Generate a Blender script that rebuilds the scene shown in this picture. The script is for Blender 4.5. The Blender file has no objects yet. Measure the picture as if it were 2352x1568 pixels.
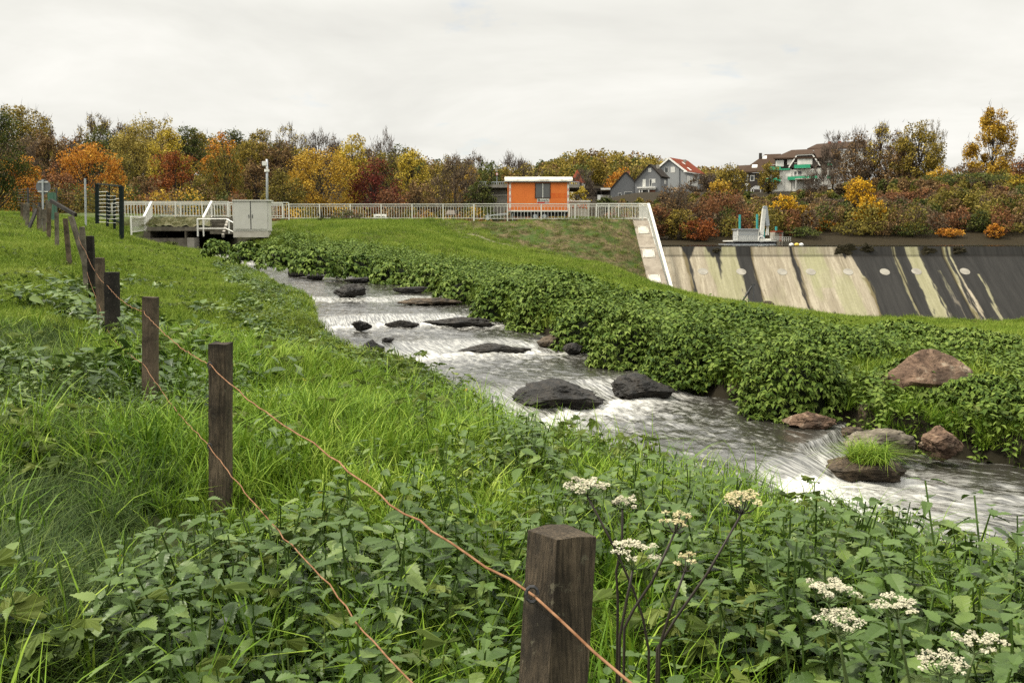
import bpy, bmesh, math, random
import numpy as np
from mathutils import Vector, Matrix, noise as mnoise

SC = bpy.context.scene
COL = SC.collection
rng = np.random.default_rng(11)
random.seed(11)

# ------------------------------------------------------------------ camera maths
K = 1024 / 2352          # layout units -> picture pixels
F = 963.0                # focal length in picture pixels
PITCH = math.atan(98.8 / 963)
CP, SP = math.cos(PITCH), math.sin(PITCH)

def ray(X, Y):
    u = (X - 1176) * K; w = (784 - Y) * K
    return np.array([u, F * CP + w * SP, -F * SP + w * CP])
def P(X, Y, D):
    d = ray(X, Y); return d * (D / d[1])
def Pz(X, Y, z):
    d = ray(X, Y); return d * (z / d[2])

cam = bpy.data.objects.new('camera', bpy.data.cameras.new('camera'))
COL.objects.link(cam)
cam.data.sensor_width = 36; cam.data.lens = 36 * F / 1024
cam.data.clip_start = 0.05; cam.data.clip_end = 6000
cam.rotation_euler = (math.pi / 2 - PITCH, 0, 0)
SC.camera = cam

# ------------------------------------------------------------------ noise (numpy)
def _hash(ix, iy, seed):
    n = (ix.astype(np.int64) * 374761393 + iy.astype(np.int64) * 668265263 + seed * 974634721) & 0xFFFFFFFF
    n = ((n ^ (n >> 13)) * 1274126177) & 0xFFFFFFFF
    n = n ^ (n >> 16)
    return (n & 0xFFFF) / 65535.0
def vnoise(x, y, seed=0):
    x = np.asarray(x, float); y = np.asarray(y, float)
    ix = np.floor(x); iy = np.floor(y); fx = x - ix; fy = y - iy
    fx = fx * fx * (3 - 2 * fx); fy = fy * fy * (3 - 2 * fy)
    a = _hash(ix, iy, seed); b = _hash(ix + 1, iy, seed); c = _hash(ix, iy + 1, seed); d = _hash(ix + 1, iy + 1, seed)
    return (a * (1 - fx) + b * fx) * (1 - fy) + (c * (1 - fx) + d * fx) * fy
def fnoise(x, y, seed=0, oct=4):
    s = 0; a = 1; t = 0
    for i in range(oct):
        s = s + a * vnoise(np.asarray(x) * 2 ** i, np.asarray(y) * 2 ** i, seed + i * 17); t += a; a *= .5
    return s / t
def sstep(a, b, x):
    t = np.clip((np.asarray(x, float) - a) / (b - a), 0, 1); return t * t * (3 - 2 * t)

# ------------------------------------------------------------------ object helpers
def tag(o, label=None, cat=None, group=None, kind=None):
    if label: o['label'] = label
    if cat: o['category'] = cat
    if group: o['group'] = group
    if kind: o['kind'] = kind
    return o
def empty(name, loc, label=None, cat=None, group=None, rz=0):
    o = bpy.data.objects.new(name, None); COL.objects.link(o)
    o.location = loc; o.rotation_euler = (0, 0, rz); o.empty_display_size = .2
    return tag(o, label, cat, group)
def wm(o):
    m = Matrix.LocRotScale(o.location, o.rotation_euler, o.scale)
    return m if o.parent is None else wm(o.parent) @ m
def mesh_np(name, V, Fs, mats=(), midx=None, smooth=False, attrs=None):
    """V (n,3); Fs list of (m,k) index arrays"""
    V = np.asarray(V, np.float32)
    me = bpy.data.meshes.new(name)
    me.vertices.add(len(V)); me.vertices.foreach_set('co', V.ravel())
    Fs = [np.asarray(f, np.int32) for f in Fs if len(f)]
    nl = sum(f.size for f in Fs); npoly = sum(len(f) for f in Fs)
    me.loops.add(nl); me.polygons.add(npoly)
    me.loops.foreach_set('vertex_index', np.concatenate([f.ravel() for f in Fs]))
    tot = np.concatenate([np.full(len(f), f.shape[1], np.int32) for f in Fs])
    st = np.concatenate([[0], np.cumsum(tot)[:-1]]).astype(np.int32)
    me.polygons.foreach_set('loop_start', st)
    try: me.polygons.foreach_set('loop_total', tot)
    except Exception: pass
    me.polygons.foreach_set('use_smooth', np.full(npoly, bool(smooth)))
    for m in mats: me.materials.append(m)
    if midx is not None: me.polygons.foreach_set('material_index', np.asarray(midx, np.int32))
    for k, a in (attrs or {}).items():
        a = np.asarray(a, np.float32)
        if a.ndim == 1:
            t = me.attributes.new(k, 'FLOAT', 'POINT'); t.data.foreach_set('value', a)
        else:
            t = me.attributes.new(k, 'FLOAT_VECTOR', 'POINT'); t.data.foreach_set('vector', a.ravel())
    me.update(calc_edges=True); me.validate()
    return me
def link(name, me, parent=None, loc=None):
    o = bpy.data.objects.new(name, me); COL.objects.link(o)
    if parent is not None: o.parent = parent
    if loc is not None: o.location = loc
    return o
def link_np(name, V, Fs, mat, parent=None, origin=None, smooth=False, attrs=None, midx=None):
    V = np.asarray(V, float)
    mats = mat if isinstance(mat, (list, tuple)) else [mat]
    if parent is not None:
        if not (parent.rotation_euler.z or parent.parent):
            V = V - np.array(parent.location)
        else:
            m = np.array(wm(parent).inverted()); V = V @ m[:3, :3].T + m[:3, 3]
        return link(name, mesh_np(name, V, Fs, mats, midx, smooth, attrs), parent)
    if origin is None:
        origin = np.array([(V[:, 0].min() + V[:, 0].max()) / 2, (V[:, 1].min() + V[:, 1].max()) / 2, V[:, 2].min()])
    return link(name, mesh_np(name, V - origin, Fs, mats, midx, smooth, attrs), None, tuple(origin))

class MB:
    """collects shapes in world space"""
    def __init__(self): self.v = []; self.f = []
    def add(self, vs, fs):
        n = len(self.v); self.v += [tuple(map(float, q)) for q in vs]; self.f += [tuple(i + n for i in f) for f in fs]; return self
    def box(self, c, s, rz=0, ax=None):
        c = np.array(c, float); hx, hy, hz = np.array(s) / 2
        if ax is None:
            ex = np.array([math.cos(rz), math.sin(rz), 0]); ey = np.array([-math.sin(rz), math.cos(rz), 0]); ez = np.array([0, 0, 1.])
        else: ex, ey, ez = [np.array(a, float) for a in ax]
        vs = [c + a * hx * ex + b * hy * ey + d * hz * ez for d in (-1, 1) for (a, b) in ((-1, -1), (1, -1), (1, 1), (-1, 1))]
        return self.add(vs, [(3, 2, 1, 0), (4, 5, 6, 7), (0, 1, 5, 4), (1, 2, 6, 5), (2, 3, 7, 6), (3, 0, 4, 7)])
    def beam(self, a, b, w, h=None):
        a = np.array(a, float); b = np.array(b, float); h = h or w
        d = b - a; L = np.linalg.norm(d); d /= L
        up = np.array([0, 0, 1.]) if abs(d[2]) < .95 else np.array([0, 1., 0])
        x = np.cross(d, up); x /= np.linalg.norm(x); z = np.cross(x, d)
        return self.box((a + b) / 2, (w, L, h), ax=(x, d, z))
    def tube(self, pts, r, n=8, cap=True):
        pts = [np.array(p, float) for p in pts]; m = len(pts)
        rs = list(r) if hasattr(r, '__len__') else [r] * m
        vs = []; up = np.array([.0, .0, 1.])
        px = None
        for i, p in enumerate(pts):
            d = pts[min(i + 1, m - 1)] - pts[max(i - 1, 0)]; d = d / (np.linalg.norm(d) + 1e-9)
            if px is None:
                q = up if abs(d[2]) < .9 else np.array([1., 0, 0]); x = np.cross(d, q)
            else: x = px - d * np.dot(px, d)
            x /= np.linalg.norm(x) + 1e-9; y = np.cross(d, x); px = x
            for k in range(n):
                a = 2 * math.pi * k / n; vs.append(p + rs[i] * (math.cos(a) * x + math.sin(a) * y))
        fs = [(i * n + k, i * n + (k + 1) % n, (i + 1) * n + (k + 1) % n, (i + 1) * n + k) for i in range(m - 1) for k in range(n)]
        if cap: fs += [tuple(range(n - 1, -1, -1)), tuple((m - 1) * n + k for k in range(n))]
        return self.add(vs, fs)
    def prism(self, poly, vec):
        poly = [np.array(p, float) for p in poly]; n = len(poly); vec = np.array(vec, float)
        vs = poly + [p + vec for p in poly]
        return self.add(vs, [tuple(range(n - 1, -1, -1)), tuple(range(n, 2 * n))] + [(i, (i + 1) % n, n + (i + 1) % n, n + i) for i in range(n)])
    def disc(self, c, r, t, axis, n=20):
        axis = np.array(axis, float); axis /= np.linalg.norm(axis)
        return self.tube([np.array(c) - axis * t / 2, np.array(c) + axis * t / 2], r, n)
    def build(self, name, mat, parent=None, smooth=False, bevel=0, fix=True):
        V = np.array(self.v, float)
        by = {}
        for f in self.f: by.setdefault(len(f), []).append(f)
        o = link_np(name, V, [np.array(x) for x in by.values()], mat, parent, smooth=smooth)
        if fix:
            bm = bmesh.new(); bm.from_mesh(o.data); bmesh.ops.recalc_face_normals(bm, faces=bm.faces)
            if bevel: bmesh.ops.bevel(bm, geom=list(bm.edges), offset=bevel, segments=2, affect='EDGES', clamp_overlap=True)
            bm.to_mesh(o.data); bm.free()
        return o

# ------------------------------------------------------------------ materials
def newmat(name):
    m = bpy.data.materials.new(name); m.use_nodes = True
    nt = m.node_tree; nt.nodes.clear()
    out = nt.nodes.new('ShaderNodeOutputMaterial')
    return m, nt, out
def nd(nt, t, **kw):
    n = nt.nodes.new(t)
    for k, v in kw.items(): setattr(n, k, v)
    return n
def ramp(nt, stops, fac=None, interp='LINEAR'):
    r = nd(nt, 'ShaderNodeValToRGB'); r.color_ramp.interpolation = interp
    e = r.color_ramp.elements
    while len(e) < len(stops): e.new(.5)
    for i, (p, c) in enumerate(stops):
        e[i].position = p; e[i].color = (*c, 1) if len(c) == 3 else c
    if fac is not None: nt.links.new(fac, r.inputs[0])
    return r
def mixc(nt, fac, a, b, mode='MIX'):
    m = nd(nt, 'ShaderNodeMix', data_type='RGBA', blend_type=mode)
    for sock, v in ((m.inputs[0], fac), (m.inputs[6], a), (m.inputs[7], b)):
        if hasattr(v, 'is_linked') or hasattr(v, 'links'): nt.links.new(v, sock)
        elif isinstance(v, (int, float)): sock.default_value = v
        else: sock.default_value = (*v, 1)
    return m.outputs[2]
def math_(nt, op, a, b=0.0, clamp=False):
    m = nd(nt, 'ShaderNodeMath', operation=op, use_clamp=clamp)
    for s, v in zip(m.inputs, (a, b)):
        if hasattr(v, 'links'): nt.links.new(v, s)
        else: s.default_value = v
    return m.outputs[0]
def noisetex(nt, scale, detail=5, rough=.55, vec=None, dist=0):
    n = nd(nt, 'ShaderNodeTexNoise'); n.inputs['Scale'].default_value = scale; n.inputs['Detail'].default_value = detail
    n.inputs['Roughness'].default_value = rough; n.inputs['Distortion'].default_value = dist
    if vec is not None: nt.links.new(vec, n.inputs['Vector'])
    return n.outputs['Fac']
def coords(nt, which='Object', stretch=None):
    t = nd(nt, 'ShaderNodeTexCoord').outputs[which]
    if stretch is None: return t
    m = nd(nt, 'ShaderNodeMapping'); m.inputs['Scale'].default_value = stretch
    nt.links.new(t, m.inputs['Vector']); return m.outputs[0]
def attr(nt, name, vec=False):
    a = nd(nt, 'ShaderNodeAttribute', attribute_name=name); return a.outputs['Vector' if vec else 'Fac']
def bsdf(nt, out, color, rough=.7, metal=0, spec=.4, normal=None):
    b = nd(nt, 'ShaderNodeBsdfPrincipled')
    if hasattr(color, 'links'): nt.links.new(color, b.inputs['Base Color'])
    else: b.inputs['Base Color'].default_value = (*color, 1)
    if hasattr(rough, 'links'): nt.links.new(rough, b.inputs['Roughness'])
    else: b.inputs['Roughness'].default_value = rough
    b.inputs['Metallic'].default_value = metal; b.inputs['Specular IOR Level'].default_value = spec
    if normal is not None: nt.links.new(normal, b.inputs['Normal'])
    if out is not None: nt.links.new(b.outputs[0], out.inputs[0])
    return b
def bump(nt, h, strength=.4, dist=.02):
    b = nd(nt, 'ShaderNodeBump'); b.inputs['Strength'].default_value = strength; b.inputs['Distance'].default_value = dist
    nt.links.new(h, b.inputs['Height']); return b.outputs[0]
def M(name, c1, c2=None, scale=6, rough=.7, bmp=0, metal=0, spec=.35, stretch=None, lo=.35, hi=.65, c3=None, dist=.02):
    m, nt, out = newmat(name)
    co = coords(nt, 'Object', stretch)
    n = noisetex(nt, scale, 7, .6, co)
    st = [(lo, c1), (hi, c2 or c1)] + ([(min(.98, hi + .15), c3)] if c3 else [])
    col = ramp(nt, st, n).outputs[0]
    nn = bump(nt, noisetex(nt, scale * 4, 5, .6, co), bmp, dist) if bmp else None
    bsdf(nt, out, col, rough, metal, spec, nn)
    return m
def M_leaf(name, stops, trans=.3, rough=.5, spec=.3, objw=.0, clump=0, world=0):
    """foliage: one random shade per leaf, plus per-plant and clump variation"""
    m, nt, out = newmat(name)
    r = nd(nt, 'ShaderNodeNewGeometry').outputs['Random Per Island']
    if objw:
        orr = nd(nt, 'ShaderNodeObjectInfo').outputs['Random']
        r = math_(nt, 'ADD', math_(nt, 'MULTIPLY', r, 1 - objw), math_(nt, 'MULTIPLY', orr, objw))
    if clump:
        nz = noisetex(nt, clump, 2, .5, coords(nt, 'Object'))
        nz = math_(nt, 'MULTIPLY', math_(nt, 'SUBTRACT', nz, .5), 1.5)
        r = math_(nt, 'ADD', r, nz, True)
    if world:
        gp = nd(nt, 'ShaderNodeNewGeometry').outputs['Position']
        nz = math_(nt, 'ADD', math_(nt, 'MULTIPLY', noisetex(nt, .35, 3, .6, gp), .75), math_(nt, 'MULTIPLY', noisetex(nt, 1.6, 2, .5, gp), .45))
        r = math_(nt, 'ADD', r, math_(nt, 'MULTIPLY', math_(nt, 'SUBTRACT', nz, .6), world), True)
    col = ramp(nt, stops, r).outputs[0]
    b = bsdf(nt, None, col, rough, 0, spec)
    t = nd(nt, 'ShaderNodeBsdfTranslucent'); nt.links.new(col, t.inputs[0])
    mx = nd(nt, 'ShaderNodeMixShader'); mx.inputs[0].default_value = trans
    nt.links.new(b.outputs[0], mx.inputs[1]); nt.links.new(t.outputs[0], mx.inputs[2]); nt.links.new(mx.outputs[0], out.inputs[0])
    return m

MAT = {}
MAT['white_steel'] = M('galvanised_white_steel', (.62, .61, .55), (.74, .73, .67), 3, .45, 0, .1)
MAT['grey_steel'] = M('grey_steel', (.33, .36, .38), (.45, .47, .48), 4, .45, 0, .5)
MAT['green_steel'] = M('dark_green_steel', (.006, .012, .011), (.012, .019, .017), 4, .6, 0, 0, .1)
MAT['dark_steel'] = M('dark_steel', (.03, .03, .032), (.05, .05, .05), 4, .5)
MAT['cabinet'] = M('cabinet_grey_paint', (.5, .49, .43), (.56, .55, .49), 2, .5)
MAT['concrete_dark'] = M('old_dark_concrete', (.06, .052, .038), (.14, .125, .095), 2.2, .9, .5, c3=(.2, .18, .14))
MAT['concrete'] = M('grey_concrete', (.2, .185, .155), (.3, .28, .235), 1.6, .9, .3)
MAT['concrete_pale'] = M('pale_concrete', (.4, .375, .31), (.52, .49, .42), 3, .9, .2)
MAT['orange'] = M('orange_trailer_paint', (.7, .165, .028), (.78, .2, .036), 1.2, .5, 0)
MAT['orange_faded'] = M('red_smear_paint', (.62, .1, .014), (.72, .17, .02), 3, .55)
MAT['trailer_roof'] = M('weathered_white_roof', (.34, .32, .26), (.6, .58, .51), 2.5, .7, 0, lo=.36, hi=.5)
MAT['white_paint'] = M('white_paint', (.68, .67, .62), (.78, .77, .72), 2, .5)
MAT['red_paint'] = M('red_paint', (.5, .035, .015), (.42, .03, .015), 3, .5)
MAT['black'] = M('black_rubber', (.012, .012, .012), (.02, .02, .02), 3, .7)
MAT['glass'] = M('dark_window_glass', (.03, .035, .035), (.07, .075, .075), .8, .12, spec=.5)
MAT['glass_grey'] = M('grey_window_shade', (.09, .09, .095), (.13, .13, .13), 1, .4)
MAT['blind'] = M('pale_window_blind', (.5, .5, .46), (.6, .6, .55), 1, .6)
MAT['slate'] = M('grey_slate_cladding', (.125, .13, .135), (.17, .175, .18), 5, .7, stretch=(1, 1, 4))
MAT['slate_pale'] = M('pale_slate_cladding', (.21, .22, .22), (.27, .28, .28), 5, .7, stretch=(1, 1, 4))
MAT['roof_dark'] = M('dark_roof_tiles', (.03, .025, .021), (.055, .047, .04), 4, .9, stretch=(1, 1, 3), spec=.06)
MAT['roof_red'] = M('red_roof_tiles', (.14, .034, .018), (.2, .052, .028), 4, .9, stretch=(1, 1, 3), spec=.06)
MAT['roof_brown'] = M('brown_roof_tiles', (.045, .03, .021), (.075, .05, .036), 4, .9, stretch=(1, 1, 3), spec=.06)
MAT['wall_white'] = M('white_render', (.6, .59, .54), (.68, .67, .61), 1.4, .85)
MAT['wall_dark'] = M('dark_shingle', (.03, .024, .02), (.05, .04, .033), 4, .8)
MAT['green_panel'] = M('green_balcony_panel', (.02, .26, .13), (.03, .32, .17), 2, .5)
MAT['teal'] = M('teal_paint', (.03, .25, .24), (.05, .3, .28), 3, .5)
MAT['brick'] = M('brick', (.2, .08, .05), (.28, .12, .08), 5, .9)
MAT['wood_shed'] = M('grey_boards', (.09, .075, .06), (.16, .13, .1), 4, .85)
MAT['bark'] = M('bark', (.035, .027, .02), (.075, .06, .045), 6, .9)
MAT['bark_pale'] = M('pale_bark', (.16, .14, .12), (.3, .28, .24), 5, .9)
MAT['wire'] = M('rusty_wire', (.14, .068, .034), (.26, .145, .08), 22, .85, spec=.08)
MAT['umbel'] = M('cream_florets', (.31, .29, .19), (.46, .43, .31), 40, .8)
MAT['umbel_old'] = M('faded_florets', (.27, .22, .09), (.46, .41, .24), 40, .8)
MAT['stem_dark'] = M('dark_purple_stem', (.02, .014, .012), (.035, .028, .018), 8, .6)
MAT['stem_green'] = M('green_stem', (.045, .07, .018), (.07, .1, .025), 8, .6)
MAT['moss'] = M('dark_moss', (.014, .011, .005), (.035, .028, .01), 12, .95)

def M_wood(name, dark, light, tip=None):
    m, nt, out = newmat(name)
    co = coords(nt, 'Object')
    g = noisetex(nt, 9, 9, .78, coords(nt, 'Object', (14, 14, .9)), .6)
    b = noisetex(nt, 3.2, 5, .6, co)
    col = ramp(nt, [(.4, dark), (.6, light)], g).outputs[0]
    col = mixc(nt, ramp(nt, [(.42, (0, 0, 0)), (.62, (1, 1, 1))], b).outputs[0], col, tuple(c * .42 for c in dark))
    li = noisetex(nt, 26, 4, .7, co)
    col = mixc(nt, ramp(nt, [(.62, (0, 0, 0)), (.7, (.55, .55, .55))], li).outputs[0], col, tip or (.16, .15, .1))
    bsdf(nt, out, col, .88, 0, .25, bump(nt, g, .8, .01))
    return m
MAT['post_near'] = M_wood('dark_weathered_post_wood', (.032, .025, .016), (.165, .125, .08))
MAT['post_pale'] = M_wood('grey_brown_post_wood', (.075, .056, .036), (.16, .12, .08))
MAT['post_black'] = M_wood('blackened_post_wood', (.009, .008, .006), (.03, .024, .018))
MAT['post_silver'] = M_wood('silvery_post_wood', (.11, .095, .07), (.22, .19, .145))
# ------------------------------------------------------------------ stream course
ST = [((2352, 1290), (2352, 1085), -2.45), ((2000, 1215), (2130, 1040), -2.43), ((1780, 1165), (1985, 1035), -2.42),
      ((1715, 1105), (1945, 1003), -2.2), ((1560, 1085), (1850, 960), -2.18), ((1440, 1030), (1700, 925), -2.17),
      ((1290, 950), (1540, 905), -2.15), ((1180, 893), (1500, 865), -1.97), ((1060, 860), (1400, 830), -1.95),
      ((930, 825), (1340, 800), -1.93), ((850, 790), (1290, 780), -1.79), ((830, 765), (1200, 760), -1.77),
      ((815, 748), (1150, 745), -1.75), ((800, 728), (1120, 725), -1.61), ((800, 700), (1090, 700), -1.58),
      ((780, 690), (1060, 690), -1.56), ((770, 682), (1040, 682), -1.5), ((740, 672), (990, 668), -1.48),
      ((725, 655), (975, 652), -1.36), ((690, 640), (900, 640), -1.33)]
SL = [Pz(*a, z) for a, b, z in ST]; SR = [Pz(*b, z) for a, b, z in ST]
cl0 = [(l + r) / 2 for l, r in zip(SL, SR)]
# downstream of the frame, and the far reach up to the culvert
pre = [np.array([16, 1.5, -2.62]), np.array([11, 4.2, -2.55]), np.array([7.6, 6.9, -2.5])]
post = [np.array(q) for q in [(-7.9, 40.5, -1.24), (-8.6, 42, -1.16), (-10.6, 46, -1.0), (-11.0, 46.7, -.92), (-14, 52.5, -.78), (-14.4, 53.2, -.68), (-17.5, 58.5, -.58), (-20.3, 63.2, -.44), (-22.3, 67, -.42)]]
C = np.array(pre + cl0 + post)
HW = np.array([1.7] * 3 + [np.linalg.norm((l - r)[:2]) / 2 for l, r in zip(SL, SR)] + [1.75, 1.75, 1.7, 1.7, 1.65, 1.65, 1.6, 1.6, 1.6])
HW = np.clip(HW, 1.45, 1.85)
# the near bank is low: the water reaches in under its plants
_wide = np.array([.32 if c[1] < 17 else (.4 if c[1] < 27 else (.62 if c[1] < 48 else .4)) for c in C]); HW = HW + _wide
seg = np.r_[0, np.cumsum(np.linalg.norm(np.diff(C[:, :2], axis=0), axis=1))]
# across-direction: where banks were measured use them, else the normal
NR = []
for i in range(len(C)):
    d = C[min(i + 1, len(C) - 1), :2] - C[max(i - 1, 0), :2]; d /= np.linalg.norm(d)
    NR.append([d[1], -d[0]])        # to the right when looking upstream
NR = np.array(NR)
for j in range(len(ST)):
    q = (SR[j] - SL[j])[:2]; NR[j + 3] = .35 * NR[j + 3] + .65 * q / np.linalg.norm(q)
NR /= np.linalg.norm(NR, axis=1)[:, None]
C[:, :2] -= NR * _wide[:, None]
def _smooth(a, n=2):
    a = a.copy()
    for _ in range(n):
        b = a.copy(); b[1:-1] = .25 * a[:-2] + .5 * a[1:-1] + .25 * a[2:]; a = b
    return a
NR = _smooth(NR, 2); NR /= np.linalg.norm(NR, axis=1)[:, None]
CXY = _smooth(C[:, :2], 1)
def smp(s, A): return np.interp(s, seg, A)
SS = np.arange(0, seg[-1], .25)
SCX = np.c_[smp(SS, CXY[:, 0]), smp(SS, CXY[:, 1])]; SCZ = smp(SS, C[:, 2]); SCW = smp(SS, HW)
SNR = np.c_[smp(SS, NR[:, 0]), smp(SS, NR[:, 1])]
def stream_info(x, y):
    """distance outside the water's edge (negative inside), water level there, side (+1 right bank)"""
    x = np.asarray(x, float).ravel(); y = np.asarray(y, float).ravel()
    d = np.empty(len(x)); z = np.empty(len(x)); sd = np.empty(len(x)); ss = np.empty(len(x))
    for a in range(0, len(x), 20000):
        X = x[a:a + 20000, None] - SCX[None, :, 0]; Y = y[a:a + 20000, None] - SCX[None, :, 1]
        q = X * X + Y * Y; i = q.argmin(1); k = np.arange(len(i))
        d[a:a + 20000] = np.sqrt(q[k, i]) - SCW[i]; z[a:a + 20000] = SCZ[i]; ss[a:a + 20000] = SS[i]
        sd[a:a + 20000] = np.sign(X[k, i] * SNR[i, 0] + Y[k, i] * SNR[i, 1])
    return d, z, sd, ss

# ------------------------------------------------------------------ terrain height
CTRL = []
for q in [(507, 1190, 5), (345, 935, 8.1), (257, 775, 12), (208, 690, 17.3), (150, 570, 30), (110, 540, 38), (60, 512, 50),
          (100, 500, 62), (0, 499, 60), (-300, 500, 60), (200, 522, 50), (300, 562, 45), (400, 568, 54), (325, 548, 58), (250, 645, 25),
          (0, 645, 22), (-300, 640, 22), (0, 910, 8), (-400, 910, 8), (0, 1310, 4), (0, 1580, 3), (1176, 1580, 3.2), (1700, 1590, 3.3), (2352, 1590, 3.4),
          (1500, 1220, 5.5), (1200, 1020, 7.5), (900, 865, 11), (2000, 1370, 4.6), (700, 715, 18), (600, 655, 26), (450, 605, 40), (520, 640, 30),
          (1545, 690, 61.5), (1700, 712, 61), (1900, 732, 60), (2352, 749, 58), (2700, 760, 56), (1700, 738, 32), (1900, 760, 25), (2050, 772, 21), (2352, 782, 19.5), (2800, 800, 18), (1500, 705, 30),
          (1250, 632, 45), (1350, 660, 40), (1000, 563, 45), (900, 522, 60), (800, 510, 67), (1150, 600, 52), (1400, 612, 57),
          (1480, 660, 60.5), (1300, 600, 61.5), (1170, 560, 64), (1000, 520, 67), (700, 509, 69.5), (600, 532, 61), (1000, 507.5, 69), (1200, 508, 68.8), (1460, 508, 68.6),
          (720, 545, 57), (850, 560, 50), (640, 545, 55), (500, 545, 62), (1640, 745, 22), (1760, 770, 18)]:
    CTRL.append(P(*q))
CTRL += [np.array(q) for q in [(0, .5, -1.55), (0, -4, -1.55), (-4, 0, -1.5), (-12, 0, -1.4), (4, .5, -1.68), (8, 0, -1.9), (-4, -4, -1.5), (9, -5, -1.9), (-25, 5, -1.1),
         (-30, 30, -.1), (-40, 60, 1.7), (-60, 40, .8), (-30, 69, 1.6), (-45, 72, 1.8), (-22, 71, 1.55), (-10, 71, 1.55), (0, 71, 1.6), (9, 70, 1.6), (-27, 65, .3), (-21.5, 58, -.5), (-19.5, 55, -.62), (-23.5, 61.5, -.5), (-26, 58, -.1),
         (15, 8, -1.9), (20, 16, -1.95), (30, 25, -2.6), (38, 40, -3.8), (25, 40, -3.6), (14, 45, -3.3), (45, 58, -5.2), (20, 2, -2.0)]]
for i in range(0, len(SS), 8):
    c, w, n, z = SCX[i], SCW[i], SNR[i], SCZ[i]
    if 6 < c[1] < 60:
        CTRL.append(np.array([*(c - n * (w + .4)), z + .14])); CTRL.append(np.array([*(c + n * (w + .7)), z + .35]))
        if c[1] < 32: CTRL.append(np.array([*(c + n * (w + 2.4)), z + (.42 if c[1] < 20 else .5)]))
CTRL = np.array(CTRL)
def _tps_fit(pts, lam=.02):
    X = pts[:, :2] / 10.; n = len(X)
    r2 = ((X[:, None] - X[None]) ** 2).sum(-1); Kk = np.where(r2 > 0, .5 * r2 * np.log(r2 + 1e-12), 0) + lam * np.eye(n)
    Pm = np.c_[np.ones(n), X]; A = np.zeros((n + 3, n + 3)); A[:n, :n] = Kk; A[:n, n:] = Pm; A[n:, :n] = Pm.T
    return np.linalg.solve(A, np.r_[pts[:, 2], 0, 0, 0])
TW = _tps_fit(CTRL)
def _tps(x, y):
    x = np.asarray(x, float).ravel() / 10; y = np.asarray(y, float).ravel() / 10; o = np.empty(len(x)); C0 = CTRL[:, :2] / 10.
    for a in range(0, len(x), 20000):
        r2 = (x[a:a + 20000, None] - C0[None, :, 0]) ** 2 + (y[a:a + 20000, None] - C0[None, :, 1]) ** 2
        o[a:a + 20000] = (.5 * r2 * np.log(r2 + 1e-12)) @ TW[:-3] + TW[-3] + TW[-2] * x[a:a + 20000] + TW[-1] * y[a:a + 20000]
    return o
def far_h(x, y):
    right = sstep(8, 34, x)
    shore = 100 + 6 * right
    b = -2.0 + 2.0 * sstep(shore - 4, shore + 3, y)
    left = sstep(5, -70, x)
    lowr = np.interp(y, [102, 107, 112, 150, 200, 226, 240], [-2, -.6, .7, 4.4, 8.8, 11.4, 12.2]); higr = np.interp(y, [102, 107, 112, 150, 200, 226, 240], [-2, -.5, .9, 7.4, 9.8, 11.8, 12.4])
    q = sstep(48, 62, x); rr = np.where(y > 102, lowr * (1 - q) + higr * q, -2.0)
    h = (b + sstep(shore, 232, y) * (8.0 + 7.5 * left)) * (1 - right) + right * rr
    h = h + 10 * sstep(240, 420, y) * sstep(0, -60, x)
    # distant wooded hill
    h = h + 21 * np.exp(-(((x - 62) / 75.) ** 2 + ((y - 560) / 120.) ** 2))
    h = h + 9 * np.exp(-(((x - 10) / 60.) ** 2 + ((y - 480) / 110.) ** 2))
    h = h + 14 * sstep(300, 900, y) * 0 + (fnoise(x / 22., y / 22., 5, 3) - .5) * 1.0 * sstep(110, 150, y)
    # the far bank seen at the left edge is dry land, no reservoir
    dry = sstep(-24, -32, x) * sstep(130, 100, y)
    return h * (1 - dry) + (1.6 + .5 * left) * dry
def H(x, y):
    shp = np.shape(x); x = np.asarray(x, float).ravel(); y = np.asarray(y, float).ravel()
    x, y = np.broadcast_arrays(x, y)
    hn = np.zeros(len(x)); near = (y < 90) & (abs(x) < 140)
    if near.any():
        xi, yi = x[near], y[near]
        a = _tps(np.clip(xi, -60, 50), np.clip(yi, -6, 76))
        rough = (fnoise(xi * .9, yi * .9, 3, 3) - .5) * .16 + (fnoise(xi * .2, yi * .2, 9, 2) - .5) * .25 * sstep(10, 30, yi)
        a = a + rough
        d, z, sd, ss = stream_info(xi, yi)
        lim_hi = np.where(sd > 0, z + .05 + 1.5 * np.clip(d, 0, 9), z + .05 + 1.2 * np.clip(d, 0, 9))
        outside = np.maximum(np.minimum(a, lim_hi), z + np.minimum(.22, .9 * np.clip(d, 0, 2)) * sstep(6, 2, d) + -50 * sstep(2, 6, d))
        a = np.where(d < 0, z - .12 - np.minimum(.25, -d * .9), np.where(d < 6, outside, a))
        # nothing of the meadow stands in the reservoir behind the weir
        a = np.where((xi > 9.9) & (yi > 63.2), np.minimum(a, -6.0), a)
        # the dike face meets the sloping wing wall flush
        pl = np.interp(yi, [61.2, 61.7, 69.0, 69.5], [9, -3.38, 1.52, 1.52])
        a = np.where((xi > 6.8) & (yi > 61.2) & (yi < 71), np.minimum(a, pl + .75 * np.clip(8.6 - xi, 0, 3)), a)
        hn[near] = a
    f = far_h(x, y)
    hn = np.where((y > 69.6) & (x > -27) & near, np.minimum(hn, 1.5), hn)
    t = np.where(x > 9.9, sstep(67, 68, y), sstep(78, 82, y))
    t = np.where(abs(x) >= 140, sstep(60, 120, y), t)
    out = np.where(near, hn, 0.0 - 1.5 * (y < 90)) * (1 - t) + f * t
    return out.reshape(shp) if shp else float(out[0])
def Hs(x, y): return float(H(np.array([x]), np.array([y]))[0])

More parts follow.
